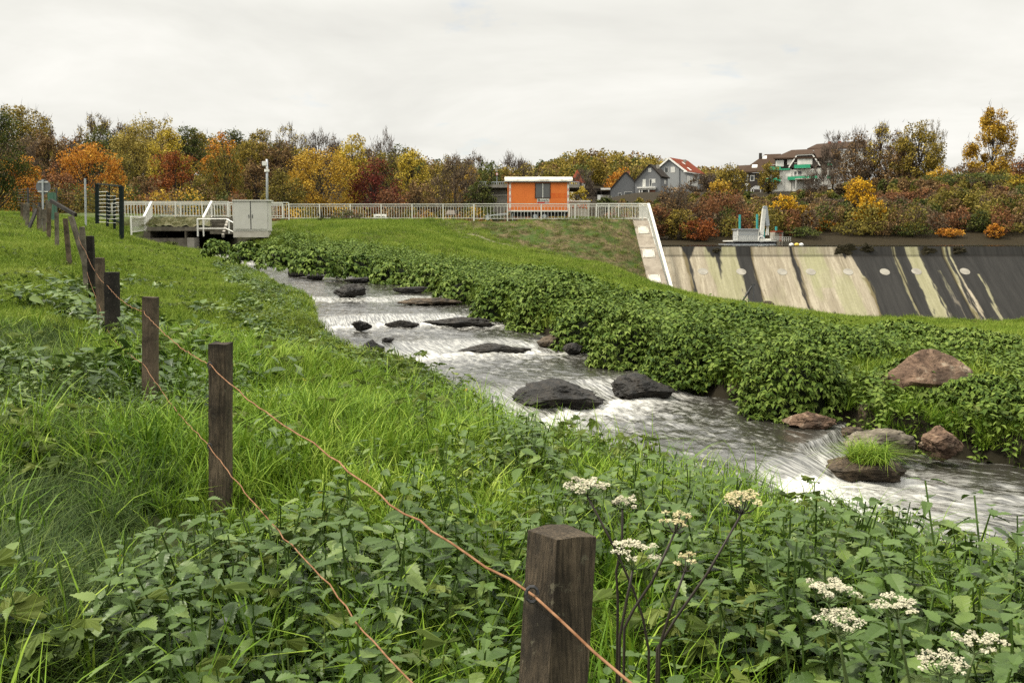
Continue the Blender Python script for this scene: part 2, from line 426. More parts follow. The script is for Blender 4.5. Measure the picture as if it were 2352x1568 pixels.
def axis(knots):
    out = []
    for (a, b, s) in knots: out += list(np.arange(a, b, s))
    return np.array(out)
gx = np.r_[-1500, -900, -500, -300, -220, axis([(-160, -60, 4), (-60, -34, 1.2), (-34, -12, .45), (-12, 13, .22), (13, 40, .6), (40, 130, 3)]), 130, 160, 220, 320, 500, 900, 1500]
gy = np.r_[-300, -60, -20, axis([(-8, 3, .5), (3, 26, .2), (26, 58, .4), (58, 78, .25), (78, 260, 3), (260, 700, 14)]), 700, 900, 1200, 1600]
GX, GY = np.meshgrid(gx, gy)
GZ = H(GX.ravel(), GY.ravel())
nx, ny = len(gx), len(gy)
ii = np.arange(nx * ny).reshape(ny, nx)
quads = np.c_[ii[:-1, :-1].ravel(), ii[:-1, 1:].ravel(), ii[1:, 1:].ravel(), ii[1:, :-1].ravel()]
TRK = np.array([[-9, 69.2], [-5.3, 66.6], [0, 63.8], [3.4, 61.8], [8.2, 60.2], [9.5, 59.9]])
def brown_zone(x, y):
    x = np.asarray(x, float); y = np.asarray(y, float)
    e = y - np.interp(x, TRK[:, 0], TRK[:, 1]) + (fnoise(x * .5, y * .5, 21, 3) - .5) * 2.2
    b = sstep(.2, 1.2, e) * sstep(-6.5, -3, x + (fnoise(x * .4, y * .4, 4, 2) - .5) * 3) * sstep(10.6, 10, x) * sstep(72, 70, y)
    return b
def track_zone(x, y):
    x = np.asarray(x, float); y = np.asarray(y, float)
    e = y - np.interp(x, TRK[:, 0], TRK[:, 1]) + .7
    n = fnoise(x * 1.3, y * 1.3, 8, 3)
    w = (np.exp(-(e / .22) ** 2) + .6 * np.exp(-((e + 1.7) / .2) ** 2)) * sstep(-7, -3, x) * sstep(8.5, 5, x)
    return np.clip(w * sstep(.38, .55, n), 0, 1)
sd_d, sd_z, sd_s, _ = stream_info(GX.ravel(), GY.ravel())
mud = sstep(1.6, .2, sd_d) * (GY.ravel() < 70)
farw = sstep(78, 90, GY.ravel())
m, nt, out = newmat('meadow_ground')
co = coords(nt, 'Object')
n1 = noisetex(nt, 1.1, 6, .6, co); n2 = noisetex(nt, 7, 5, .7, co); n3 = noisetex(nt, .22, 4, .6, co)
gr = mixc(nt, ramp(nt, [(.35, (0, 0, 0)), (.65, (1, 1, 1))], n2).outputs[0], (.02, .03, .008), (.06, .082, .018))
gr = mixc(nt, ramp(nt, [(.4, (0, 0, 0)), (.62, (1, 1, 1))], n1).outputs[0], gr, (.075, .092, .022))
br = ramp(nt, [(.3, (.03, .024, .012)), (.5, (.095, .075, .036)), (.7, (.2, .16, .085))], n2).outputs[0]
br = mixc(nt, ramp(nt, [(.46, (0, 0, 0)), (.6, (1, 1, 1))], noisetex(nt, .9, 5, .65, co)).outputs[0], br, (.045, .07, .016))
c = mixc(nt, attr(nt, 'brown'), gr, br)
c = mixc(nt, attr(nt, 'track'), c, (.24, .21, .14))
c = mixc(nt, attr(nt, 'mud'), c, (.018, .015, .009))
c = mixc(nt, attr(nt, 'near'), c, (.012, .015, .006))  # ground close by painted darker, as shade under the plants
c = mixc(nt, attr(nt, 'far'), c, ramp(nt, [(.3, (.01, .008, .004)), (.7, (.035, .026, .013))], n2).outputs[0])
bsdf(nt, out, c, .95, 0, .1, bump(nt, n2, .6, .05))
MAT['ground'] = m
g = link('ground', mesh_np('ground', np.c_[GX.ravel(), GY.ravel(), GZ], [quads], [MAT['ground']], smooth=True,
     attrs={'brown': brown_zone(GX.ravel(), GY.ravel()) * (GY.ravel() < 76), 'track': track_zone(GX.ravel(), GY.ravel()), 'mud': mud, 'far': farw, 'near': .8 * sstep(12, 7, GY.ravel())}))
tag(g, 'grassy meadow, stream banks and dike slope', None, kind='structure')

# ------------------------------------------------------------------ stream water
drops = []           # (s of foot, s of crest, height)
for i in range(len(C) - 1):
    if C[i + 1, 2] - C[i, 2] > .055 and seg[i + 1] - seg[i] < 1.6: drops.append((seg[i], seg[i + 1], C[i + 1, 2] - C[i, 2]))
sv = [0.3]
while sv[-1] < seg[-1] - .1:
    yq = float(smp(sv[-1], CXY[:, 1])); sv.append(sv[-1] + np.clip(.0042 * yq, .035, .16))
sv = np.array(sv); nt_ = 84
tv = np.linspace(-1.18, 1.18, nt_)
S2, T2 = np.meshgrid(sv, tv, indexing='ij')
wdt = smp(S2, HW); TM = T2 * wdt
# irregular crest lines: the level profile is shifted along the stream, differently across it
shift = (fnoise(TM * 1.1 + 5, S2 * .12, 31, 3) - .5) * .9
zc = np.interp((S2 + shift * np.exp(-np.min([np.abs(S2 - (a + b) / 2) for a, b, _ in drops], axis=0) / 1.5)).ravel(), seg, C[:, 2]).reshape(S2.shape)
foam = np.zeros_like(S2); fall = np.zeros_like(S2); turb = np.zeros_like(S2)
Sx = S2 + shift
for a, b, hgt in drops:
    k = np.clip(hgt / .16, .5, 1.3)
    dn = a - Sx        # metres downstream of the foot
    foam += np.where(dn > -.1, np.exp(-np.clip(dn, 0, 9) / (.8 * k)), 0) * k
    turb += np.where(dn > -.1, np.exp(-np.clip(dn, 0, 9) / 1.4), np.exp(-np.clip(-dn, 0, 9) / .3)) * k
    fall += np.exp(-((Sx - (a + b) / 2) / (max(b - a, .2) * .62)) ** 2)
    up = Sx - b
    zc += .03 * k * np.exp(-(up / .5) ** 2) * (up > -.3) * (fnoise(TM * 1.6, S2 * .3, 77, 2) - .3)
sdep = fnoise(TM * 3.2, S2 * 1.5, 41, 4) - .5
rip = fnoise(TM * 5.5 + S2 * 1.2, S2 * 3.2, 43, 3) - .5
fine = fnoise(TM * 15 + S2 * 3, S2 * 9, 47, 2) - .5
calm = sstep(.15, .8, T2) * sstep(17, 14, smp(S2.ravel(), CXY[:, 1]).reshape(S2.shape)); foam = foam * (1 - .75 * calm); ck_ = 1 - .5 * calm
zw = zc + ck_ * (sdep * (.02 + .075 * np.clip(turb, 0, 1.3)) + rip * (.026 + .045 * np.clip(turb, 0, 1)) + fine * (.016 + .03 * np.clip(turb, 0, 1)))
cx = smp(S2, CXY[:, 0]) + smp(S2, NR[:, 0]) * TM; cy = smp(S2, CXY[:, 1]) + smp(S2, NR[:, 1]) * TM
n0, n1_ = S2.shape; ii = np.arange(n0 * n1_).reshape(n0, n1_)
wq = np.c_[ii[:-1, :-1].ravel(), ii[:-1, 1:].ravel(), ii[1:, 1:].ravel(), ii[1:, :-1].ravel()]
m, nt, out = newmat('stream_water')
st = attr(nt, 'st', True)
mp = nd(nt, 'ShaderNodeMapping'); mp.inputs['Scale'].default_value = (1.0, 3.2, 1); nt.links.new(st, mp.inputs['Vector'])
mp2 = nd(nt, 'ShaderNodeMapping'); mp2.inputs['Scale'].default_value = (1.6, 9.0, 1); nt.links.new(st, mp2.inputs['Vector'])
na = noisetex(nt, 2.6, 8, .68, mp.outputs[0], .6); nb = noisetex(nt, 3.0, 6, .65, mp2.outputs[0], .3)
nr = noisetex(nt, 9, 5, .6, st, .4)
foamv = attr(nt, 'foam'); fallv = attr(nt, 'fall')
fm = math_(nt, 'ADD', math_(nt, 'ADD', math_(nt, 'MULTIPLY', foamv, .56), .0), math_(nt, 'ADD', math_(nt, 'MULTIPLY', math_(nt, 'SUBTRACT', na, .5), 1.7), math_(nt, 'MULTIPLY', math_(nt, 'SUBTRACT', nr, .5), .9)))
fm = ramp(nt, [(.08, (0, 0, 0)), (.38, (.3, .3, .3)), (.6, (.62, .62, .62)), (.95, (1, 1, 1))], fm).outputs[0]
fl = math_(nt, 'MULTIPLY', fallv, ramp(nt, [(.42, (0, 0, 0)), (.62, (1, 1, 1))], nb).outputs[0])
flk = ramp(nt, [(.655, (0, 0, 0)), (.7, (1, 1, 1))], noisetex(nt, 7, 6, .7, mp.outputs[0], .8)).outputs[0]
fo = math_(nt, 'ADD', math_(nt, 'ADD', fm, math_(nt, 'MULTIPLY', fl, .6)), math_(nt, 'MULTIPLY', flk, .45), True)
nb_ = nd(nt, 'ShaderNodeBump'); nb_.inputs['Strength'].default_value = .55; nb_.inputs['Distance'].default_value = .02; nt.links.new(nr, nb_.inputs['Height'])
wb = bsdf(nt, None, (.03, .028, .022), .12, 0, .5, nb_.outputs[0]); wb.inputs['IOR'].default_value = 1.75
fb = bsdf(nt, None, (.66, .65, .6), .55, 0, .4, nb_.outputs[0])
mx = nd(nt, 'ShaderNodeMixShader'); nt.links.new(math_(nt, 'MULTIPLY', fo, .9), mx.inputs[0])
nt.links.new(wb.outputs[0], mx.inputs[1]); nt.links.new(fb.outputs[0], mx.inputs[2]); nt.links.new(mx.outputs[0], out.inputs[0])
MAT['water'] = m
w = link('stream_water', mesh_np('stream_water', np.c_[cx.ravel(), cy.ravel(), zw.ravel()], [wq], [m], smooth=True,
     attrs={'st': np.c_[S2.ravel(), TM.ravel(), 0 * TM.ravel()], 'foam': np.clip(foam, 0, 1.4).ravel(), 'fall': np.clip(fall, 0, 1).ravel()}))
tag(w, 'fast shallow stream running down stone steps', None, kind='structure')
def wz(x, y):
    d, z, s_, ss = stream_info(np.array([x]), np.array([y])); return float(z[0])

# reservoir
m, nt, out = newmat('reservoir_water')
bsdf(nt, out, (.012, .014, .01), .08, 0, .5, bump(nt, noisetex(nt, 1.2, 4, .6, coords(nt, 'Object', (1, 3, 1))), .25, .05))
rw = MB().add([(10.2, 66.95, -.235), (150, 66.95, -.235), (150, 118, -.235), (-27, 118, -.235), (-27, 77, -.235), (10.2, 77, -.235)], [(0, 1, 2, 3, 4, 5)]).build('reservoir_water', m)
tag(rw, 'dark still reservoir behind the weir', None, kind='structure')

# ------------------------------------------------------------------ stones and driftwood
def M_rock(name, a, b, wet=None, rough=.85, c3=None):
    m, nt, out = newmat(name)
    co = coords(nt, 'Object'); n = noisetex(nt, 3.5, 10, .72, co, .8); n2 = noisetex(nt, 1.8, 5, .6, co)
    col = ramp(nt, [(.4, a), (.55, b)] + ([(.64, c3)] if c3 else []), n).outputs[0]
    col = mixc(nt, ramp(nt, [(.5, (0, 0, 0)), (.62, (.85, .85, .85))], n2).outputs[0], col, tuple(v * .4 for v in a))
    ck = noisetex(nt, 5, 4, .5, coords(nt, 'Object', (1, 1, 2.2)), 1.5)
    col = mixc(nt, ramp(nt, [(.47, (0, 0, 0)), (.495, (.9, .9, .9)), (.52, (0, 0, 0))], ck).outputs[0], col, tuple(v * .25 for v in a))
    bsdf(nt, out, col, rough, 0, .25, bump(nt, noisetex(nt, 14, 7, .7, co), .9, .025)); return m
MAT['rock_dark'] = M_rock('wet_black_rock', (.007, .006, .0045), (.026, .021, .015), rough=.5)
MAT['rock_brown'] = M_rock('brown_rock', (.04, .03, .019), (.11, .08, .05), rough=.7)
MAT['rock_red'] = M_rock('red_brown_sandstone', (.09, .055, .036), (.2, .13, .085), c3=(.36, .3, .22))
MAT['rock_pale'] = M_rock('pale_grey_stone', (.08, .066, .048), (.19, .165, .12), c3=(.25, .22, .17))
def rock_mesh(size, seed, facets=11, rough=.14, sub=5):
    rr = random.Random(seed); bm = bmesh.new(); bmesh.ops.create_icosphere(bm, subdivisions=sub, radius=1)
    pl = []
    for _ in range(facets):
        n = Vector((rr.uniform(-1, 1), rr.uniform(-1, 1), rr.uniform(-.4, 1))).normalized(); pl.append((n, rr.uniform(.55, .85)))
    off = Vector((seed * 3.1, seed * 1.7, 0))
    for v in bm.verts:
        p = v.co.copy()
        for n, d in pl:
            e = p.dot(n) - d
            if e > 0: p -= n * e * .93
        k = mnoise.fractal(p * 1.7 + off, 1, 2, 5) * rough * 1.4 + (abs(mnoise.fractal(p * 3.5 + off, 1, 2, 4)) - .3) * rough * .9 + mnoise.fractal(p * 9 + off, 1, 2, 3) * rough * .3
        p *= 1 + k
        v.co = Vector((p.x * size[0], p.y * size[1], p.z * size[2]))
    me = bpy.data.meshes.new('boulder'); bm.to_mesh(me); bm.free()
    return me
def boulder(X0, X1, Y0, Y1, z, mat, label, seed, group=None, depth=.8, name='boulder', rz=0, sink=.3, facets=9, D=None, rough=.12):
    """X0..X1, Y0..Y1 the stone's outline in the layout; z the level its foot rests on"""
    foot = Pz((X0 + X1) / 2, Y1, z) if D is None else P((X0 + X1) / 2, Y1, D)
    D = foot[1]; s = D * K / F
    wx = (X1 - X0) / 2 * s * 1.06; hz = (Y1 - Y0) * s
    top = hz * .97
    hh = top / (2 - sink) * 1.12
    me = rock_mesh((wx, wx * depth, hh), seed, facets, rough)
    me.materials.append(MAT[mat]) if isinstance(mat, str) else me.materials.append(mat)
    o = link(name, me, None, (foot[0], D + wx * depth * .75, foot[2] + top - hh * .84)); o.rotation_euler = (0, 0, rz)
    return tag(o, label, 'boulder', group)
GB = 'stones lying in and beside the stream'
boulder(1168, 1388, 882, 940, -2.13, 'rock_dark', 'big black wet boulder in midstream with a mossy top, water passing on its right', 3, GB, .6)
boulder(1412, 1550, 866, 916, -2.13, 'rock_dark', 'dark slab of rock jutting from the nettle bank, right of the narrow chute', 5, GB, .7)
b_t = boulder(1892, 2112, 1052, 1108, -2.42, 'rock_brown', 'flat brown rock with a clump of grass growing on it', 8, GB, .55)
boulder(1935, 2112, 986, 1046, -2.3, 'rock_pale', 'pale flat-topped stone at the water edge behind the grassy rock', 12, GB, .6)
boulder(2122, 2215, 983, 1046, -2.3, 'rock_red', 'reddish round stone beside the pale flat-topped stone', 14, GB, .8)
boulder(2046, 2250, 818, 925, -1.95, 'rock_red', 'big sandstone boulder sitting among the nettles on the far bank', 21, GB, .7, facets=5, rough=.055)
boulder(1978, 2034, 926, 972, -2.15, 'rock_brown', 'small brown stone under the nettles left of the sandstone boulder', 23, GB)
boulder(1812, 1925, 948, 985, -2.18, 'rock_red', 'low rusty brown slab at the foot of the nettle bank', 25, GB, .6)
boulder(1672, 1745, 876, 918, -2.15, 'rock_brown', 'brown stone half hidden under the overhanging nettles', 27, GB)
boulder(1930, 1990, 982, 1005, -2.2, 'rock_brown', 'small flat stone lying just above the pale flat-topped stone', 28, GB)
boulder(764, 836, 655, 679, -1.46, 'rock_dark', 'dark boulder with a raised brown head standing in the upper rapids', 31, GB, .5, facets=6)
boulder(916, 1072, 684, 700, -1.56, 'rock_brown', 'long low brown ledge with leaves on it reaching out from the far bank', 33, GB, .35)
boulder(806, 852, 738, 757, -1.73, 'rock_dark', 'black wet stone at the left end of the middle water step', 35, GB)
boulder(815, 884, 784, 812, -1.9, 'rock_dark', 'black wet stone under the leaves on the near bank', 37, GB)
boulder(876, 906, 774, 786, -1.78, 'rock_dark', 'small black stone breaking the surface of the pool', 38, GB)
boulder(1232, 1330, 768, 800, -1.88, 'rock_brown', 'brown stony ledge with dry weeds at the foot of the far bank', 40, GB, .6)
boulder(1296, 1345, 790, 812, -1.9, 'rock_dark', 'dark stone just below the weedy brown ledge', 41, GB)
boulder(700, 745, 629, 641, -1.3, 'rock_dark', 'low dark stone behind the driftwood log', 43, GB, .5)
boulder(790, 850, 636, 648, -1.32, 'rock_dark', 'dark low stones below the driftwood log', 44, GB, .5)
boulder(668, 720, 617, 628, -1.24, 'rock_dark', 'far dark stone across the upper stream', 46, GB, .4)
boulder(455, 492, 553, 571, -.45, 'rock_pale', 'pale stone block beside the culvert pillar', 48, GB, .7)
boulder(418, 470, 565, 574, -.5, 'rock_brown', 'flat brown stone in the water below the culvert', 49, GB, .5)
boulder(240, 295, 560, 585, -.2, 'rock_brown', 'mossy stone in the grass by the gate', 50, GB, .7, D=44)
for X0, X1, Y0, Y1, z, lab, sd in [(985, 1128, 731, 750, -1.75, 'long dark rock ledge under the right half of the middle water step', 71), (888, 960, 734, 750, -1.75, 'short dark rock ledge under the left half of the middle water step', 72),
        (1055, 1215, 789, 813, -1.93, 'broad dark rock ledge under the wide white water step', 73), (905, 985, 657, 673, -1.48, 'dark rock ledge under the upper water step', 74), (1180, 1300, 778, 796, -1.92, 'dark ledge at the right end of the wide white water step', 75)]:
    boulder(X0, X1, Y0, Y1, z, 'rock_dark', lab, sd, GB, .22, sink=.5, facets=6)
# driftwood log
a = Pz(668, 634, -1.28) + np.array([0, 0, .1]); b = Pz(782, 637, -1.28) + np.array([0, 0, .08])
lm = MB(); lm.tube([a, a * .7 + b * .3 + [0, 0, .07], a * .4 + b * .6 + [0, 0, .13], b], [.16, .17, .13, .05], 10)
lm.tube([a * .5 + b * .5 + [0, 0, .1], a * .42 + b * .58 + [.1, -.3, -.02]], [.05, .03], 6)
tag(lm.build('driftwood_log', MAT['rock_dark'], smooth=True), 'dark driftwood log lying across the upper stream', 'log')
# ------------------------------------------------------------------ plant prototypes (never placed in the scene on their own)
def grad(*cs): return [(i / (len(cs) - 1), c) for i, c in enumerate(cs)]
MAT['grass'] = M_leaf('meadow_grass', grad((.03, .07, .006), (.085, .165, .012), (.165, .26, .022), (.3, .38, .06)), .2, .55, .1, .35, 0, 1.2)
MAT['grass_dark'] = M_leaf('lank_dark_grass', grad((.014, .03, .007), (.035, .064, .012), (.07, .11, .02), (.15, .19, .05)), .18, .55, .1, .35, 0, .8)
MAT['grass_far'] = M_leaf('distant_meadow_grass', grad((.045, .085, .01), (.11, .17, .018), (.18, .25, .03), (.28, .32, .07)), .25, .6, .08, .35, 0, 1.5)
MAT['grass_dry'] = M_leaf('dry_slope_grass', grad((.035, .055, .011), (.075, .085, .022), (.125, .115, .042), (.19, .16, .08)), .3, .6, .2, .4)
MAT['nettle'] = M_leaf('nettle_leaves', grad((.02, .043, .008), (.06, .102, .014), (.115, .168, .025), (.19, .245, .055)), .12, .55, .1, .25)
MAT['nettle_light'] = M_leaf('young_nettle_leaves', grad((.012, .028, .006), (.035, .068, .011), (.07, .12, .02), (.15, .205, .05)), .14, .45, .28, .15, 0, .9)
MAT['broadleaf'] = M_leaf('broad_lobed_leaves', grad((.03, .055, .01), (.07, .105, .018), (.12, .16, .03), (.19, .225, .055)), .3, .5, .15, .4)
MAT['dock'] = M_leaf('dock_leaves', grad((.07, .13, .015), (.11, .19, .02), (.16, .25, .03)), .35, .4, .4, .4)

MAT['under'] = M('mound_core_shade', (.008, .013, .004), (.02, .028, .008), 14, .95)  # near-black green of the mounds' inner hull, shade put into the colour
def blades(n, hmin, hmax, spread, lean, wid, r, segs=3, comb=None):
    V = []; F4 = []; F3 = []
    for _ in range(n):
        a = r.uniform(0, 2 * math.pi); rad = spread * math.sqrt(r.random()); bx, by = rad * math.cos(a), rad * math.sin(a)
        th = r.uniform(0, 2 * math.pi) if comb is None else r.gauss(0, comb); dx, dy = math.cos(th), math.sin(th); sx, sy = -dy, dx
        h = r.uniform(hmin, hmax); ln = r.uniform(.15, 1) * lean * h; w = wid * r.uniform(.6, 1.2)
        b0 = len(V); tw = r.uniform(-.6, .6)
        for i in range(segs + 1):
            t = i / segs; px = bx + dx * ln * t * t; py = by + dy * ln * t * t; pz = h * (t - .42 * (ln / h) * t ** 2.6) - .02
            ww = w * (1 - t ** 1.6) * .5; q = tw * t; s2x, s2y = sx * math.cos(q) - sy * math.sin(q), sx * math.sin(q) + sy * math.cos(q)
            if i < segs: V += [(px - s2x * ww, py - s2y * ww, pz), (px + s2x * ww, py + s2y * ww, pz)]
            else: V += [(px, py, pz)]
        for i in range(segs - 1): F4.append((b0 + 2 * i, b0 + 2 * i + 1, b0 + 2 * i + 3, b0 + 2 * i + 2))
        i = segs - 1; F3.append((b0 + 2 * i, b0 + 2 * i + 1, b0 + 2 * i + 2))
    return np.array(V), [np.array(F4), np.array(F3)]
def leaf_shape(L, Wd, teeth=0, droop=.25, fold=.25, n=5):
    """one leaf along +x, folded at the midrib, drooping at the tip; returns V, tri faces"""
    V = []; F = []
    N = n if not teeth else teeth
    prof = lambda t: math.sin(math.pi * min(1, t ** .62)) * (1 - .25 * t)
    mid = []
    for i in range(N + 1):
        t = i / N; mid.append(len(V)); V.append((L * t, 0, -droop * L * t * t))
    for sgn in (1, -1):
        prev = mid[0]
        for i in range(1, N + 1):
            t = (i - .45) / N; w = Wd * .5 * prof(t)
            e = len(V); V.append((L * t + (L / N * .35 if teeth else 0), sgn * w, -droop * L * t * t + fold * w))
            F.append((mid[i - 1], prev, e) if sgn < 0 else (mid[i - 1], e, prev))
            F.append((mid[i - 1], e, mid[i]) if sgn < 0 else (mid[i - 1], mid[i], e))
            if teeth and i < N:
                t2 = (i + .05) / N; w2 = Wd * .5 * prof(t2) * .78; e2 = len(V)
                V.append((L * t2, sgn * w2, -droop * L * t2 * t2 + fold * w2))
                F.append((mid[i], e, e2) if sgn < 0 else (mid[i], e2, e)); prev = e2
            else: prev = e
    return np.array(V, float), np.array(F)
def lobed_leaf(R, r, lobes=5):
    V = [(0, 0, .0)]; F = []
    pts = []
    for k in range(lobes):
        a0 = (k - (lobes - 1) / 2) * 2.1 / (lobes - 1) * 1.15
        ln = R * (1 - .16 * abs(k - (lobes - 1) / 2)) * r.uniform(.9, 1.1); hw = .26
        pts += [(a0 - hw * 1.05, ln * .68), (a0 - hw * .8, ln * .82), (a0 - hw * .5, ln * .8), (a0 - hw * .25, ln * .95), (a0, ln), (a0 + hw * .25, ln * .92), (a0 + hw * .5, ln * .82), (a0 + hw * .8, ln * .8)]
    pts += [((pts[-1][0]) + .25, R * .42)]
    for a, l in pts:
        V.append((l * math.cos(a), l * math.sin(a), .12 * R * math.sin(3 * a) - .25 * l * l / R + r.uniform(-.01, .01)))
    for i in range(1, len(pts)): F.append((0, i, i + 1))
    V = np.array(V); V[:, 0] -= 0
    return V, np.array(F)
def rotm(yaw, pitch, roll=0):
    cy, sy = math.cos(yaw), math.sin(yaw); cp, sp = math.cos(pitch), math.sin(pitch); cr, sr = math.cos(roll), math.sin(roll)
    Rz = np.array([[cy, -sy, 0], [sy, cy, 0], [0, 0, 1]]); Ry = np.array([[cp, 0, -sp], [0, 1, 0], [sp, 0, cp]]); Rx = np.array([[1, 0, 0], [0, cr, -sr], [0, sr, cr]])
    return Rz @ Ry @ Rx
class Acc:
    def __init__(self): self.V = []; self.F = {}; self.n = 0
    def add(self, V, Fs):
        for f in Fs:
            f = np.asarray(f)
            if len(f): self.F.setdefault(f.shape[1], []).append(f + self.n)
        self.V.append(np.asarray(V, float)); self.n += len(V)
    def get(self): return np.concatenate(self.V), [np.concatenate(f) for f in self.F.values()]
def tri_stem(a, b, r0, r1):
    a = np.array(a, float); b = np.array(b, float); d = b - a; d = d / (np.linalg.norm(d) + 1e-9)
    q = np.array([0, 0, 1.]) if abs(d[2]) < .9 else np.array([1., 0, 0]); x = np.cross(d, q); x /= np.linalg.norm(x); y = np.cross(d, x)
    V = [p + rr * (math.cos(k * 2.094) * x + math.sin(k * 2.094) * y) for p, rr in ((a, r0), (b, r1)) for k in range(3)]
    return np.array(V), [np.array([(0, 1, 4, 3), (1, 2, 5, 4), (2, 0, 3, 5)])]
def nettle_plant(h, r, hi=True, leafscale=1.0):
    A = Acc(); lean = (r.uniform(-.2, .2) * h, r.uniform(-.2, .2) * h)
    nn = max(4, int(h / .055)); az = r.uniform(0, 3)
    A.add(*tri_stem((0, 0, -.03), (lean[0], lean[1], h), .004, .0025))
    for i in range(nn):
        t = .3 + .7 * (i / (nn - 1)) ** .75; az += math.pi / 2 + r.uniform(-.3, .3)
        L = leafscale * (.055 + .06 * math.sin(math.pi * min(1, (1.08 - t) ** .8))) * r.uniform(.8, 1.2)
        for k in (0, math.pi):
            V, Fc = leaf_shape(L, L * .66, 6 if hi else 0, r.uniform(.08, .38), r.uniform(.05, .3), 4)
            R = rotm(az + k + r.uniform(-.25, .25), r.uniform(-.28, .14) + (.2 if t > .9 else 0), r.uniform(-.22, .22))
            o = np.array([lean[0] * t, lean[1] * t, h * t]); V = V.copy(); V[:, 0] += L * .25
            A.add(V @ R.T + o, [Fc])
    return A.get()
def broad_plant(r, n=5, R=.11):
    A = Acc()
    for i in range(n):
        a = r.uniform(0, 6.28); l = r.uniform(.08, .26); hh = r.uniform(.1, .3); tip = np.array([math.cos(a) * l, math.sin(a) * l, hh])
        A.add(*tri_stem((0, 0, -.02), tip, .004, .003))
        V, Fc = lobed_leaf(R * r.uniform(.7, 1.25), r); A.add(V @ rotm(a + r.uniform(-.5, .5), r.uniform(-.35, .25), r.uniform(-.3, .3)).T + tip, [Fc])
    return A.get()
def dock_plant(r, n=8, L=.3):
    A = Acc()
    for i in range(n):
        a = r.uniform(0, 6.28); l = L * r.uniform(.6, 1.1)
        V, Fc = leaf_shape(l, l * .36, 0, r.uniform(.3, .9), .25, 6); A.add(V @ rotm(a, r.uniform(.5, 1.2), r.uniform(-.3, .3)).T, [Fc])
    return A.get()

def protos(name, items, mat):
    """a collection of plant meshes that only the scatter nodes use"""
    c = bpy.data.collections.new(name)
    for i, (V, Fs) in enumerate(items):
        me = mesh_np(f'{name}_{i:02d}', V, Fs, [mat] if not isinstance(mat, list) else [mat[i]])
        c.objects.link(bpy.data.objects.new(f'{name}_{i:02d}', me))
    return c, len(items)
def scatter(name, pts, rot, scl, idx, col, label):
    me = bpy.data.meshes.new(name); N = len(pts)
    me.vertices.add(N); me.vertices.foreach_set('co', np.asarray(pts, np.float32).ravel())
    a = me.attributes.new('idx', 'INT', 'POINT'); a.data.foreach_set('value', np.asarray(idx, np.int32))
    a = me.attributes.new('scl', 'FLOAT_VECTOR', 'POINT'); a.data.foreach_set('vector', np.asarray(scl, np.float32).ravel())
    a = me.attributes.new('rot', 'FLOAT_VECTOR', 'POINT'); a.data.foreach_set('vector', np.asarray(rot, np.float32).ravel())
    o = link(name, me)
    ng = bpy.data.node_groups.new(name, 'GeometryNodeTree')
    ng.interface.new_socket('Geometry', in_out='INPUT', socket_type='NodeSocketGeometry'); ng.interface.new_socket('Geometry', in_out='OUTPUT', socket_type='NodeSocketGeometry')
    n = ng.nodes; l = ng.links
    gi = n.new('NodeGroupInput'); go = n.new('NodeGroupOutput'); ip = n.new('GeometryNodeInstanceOnPoints'); ci = n.new('GeometryNodeCollectionInfo')
    ci.inputs['Collection'].default_value = col; ci.inputs['Separate Children'].default_value = True; ci.inputs['Reset Children'].default_value = True
    def at(nm, t):
        q = n.new('GeometryNodeInputNamedAttribute'); q.data_type = t; q.inputs['Name'].default_value = nm; return [s for s in q.outputs if s.enabled][0]
    l.new(gi.outputs[0], ip.inputs['Points']); l.new(ci.outputs[0], ip.inputs['Instance']); ip.inputs['Pick Instance'].default_value = True
    l.new(at('idx', 'INT'), ip.inputs['Instance Index']); l.new(at('rot', 'FLOAT_VECTOR'), ip.inputs['Rotation']); l.new(at('scl', 'FLOAT_VECTOR'), ip.inputs['Scale'])
    l.new(ip.outputs[0], go.inputs[0])
    o.modifiers.new('scatter', 'NODES').node_group = ng
    return tag(o, label, None, None, 'stuff')

R_ = random.Random(5)
near_tufts = protos('grass_tuft', [blades(18, .12, .28, .055, .95, .0105, R_) for _ in range(4)] + [blades(14, .2, .4, .05, 1.05, .0125, R_) for _ in range(4)], MAT['grass'])
long_tufts = protos('long_tuft', [blades(10, .26, .55, .06, 1.2, .0125, R_, 4) for _ in range(6)], MAT['grass'])
dark_tufts = protos('lank_tuft', [blades(26, .12, .26, .07, 1.5, .0062, R_, 3, .7) for _ in range(5)] + [blades(18, .18, .34, .06, 1.5, .0072, R_, 4, .9) for _ in range(2)], MAT['grass_dark'])
far_tufts = protos('turf_tuft', [blades(30, .07, .17, .17, .8, .013, R_, 2) for _ in range(5)], MAT['grass_far'])
dry_tufts = protos('dry_tuft', [blades(26, .08, .2, .2, .9, .016, R_, 2) for _ in range(4)], MAT['grass_dry'])
nettles = protos('nettle', [nettle_plant(R_.uniform(.12, .32), R_, True, .58) for _ in range(10)], MAT['nettle_light'])
nettles_far = protos('bank_nettle', [nettle_plant(R_.uniform(.16, .3), R_, False, 1.25) for _ in range(7)], MAT['nettle_light'])
nettles_bank = protos('thick_nettle', [nettle_plant(R_.uniform(.2, .36), R_, False, .75) for _ in range(7)], MAT['nettle'])
broads = protos('broadleaf', [broad_plant(R_, R_.randint(3, 6)) for _ in range(6)], MAT['broadleaf'])

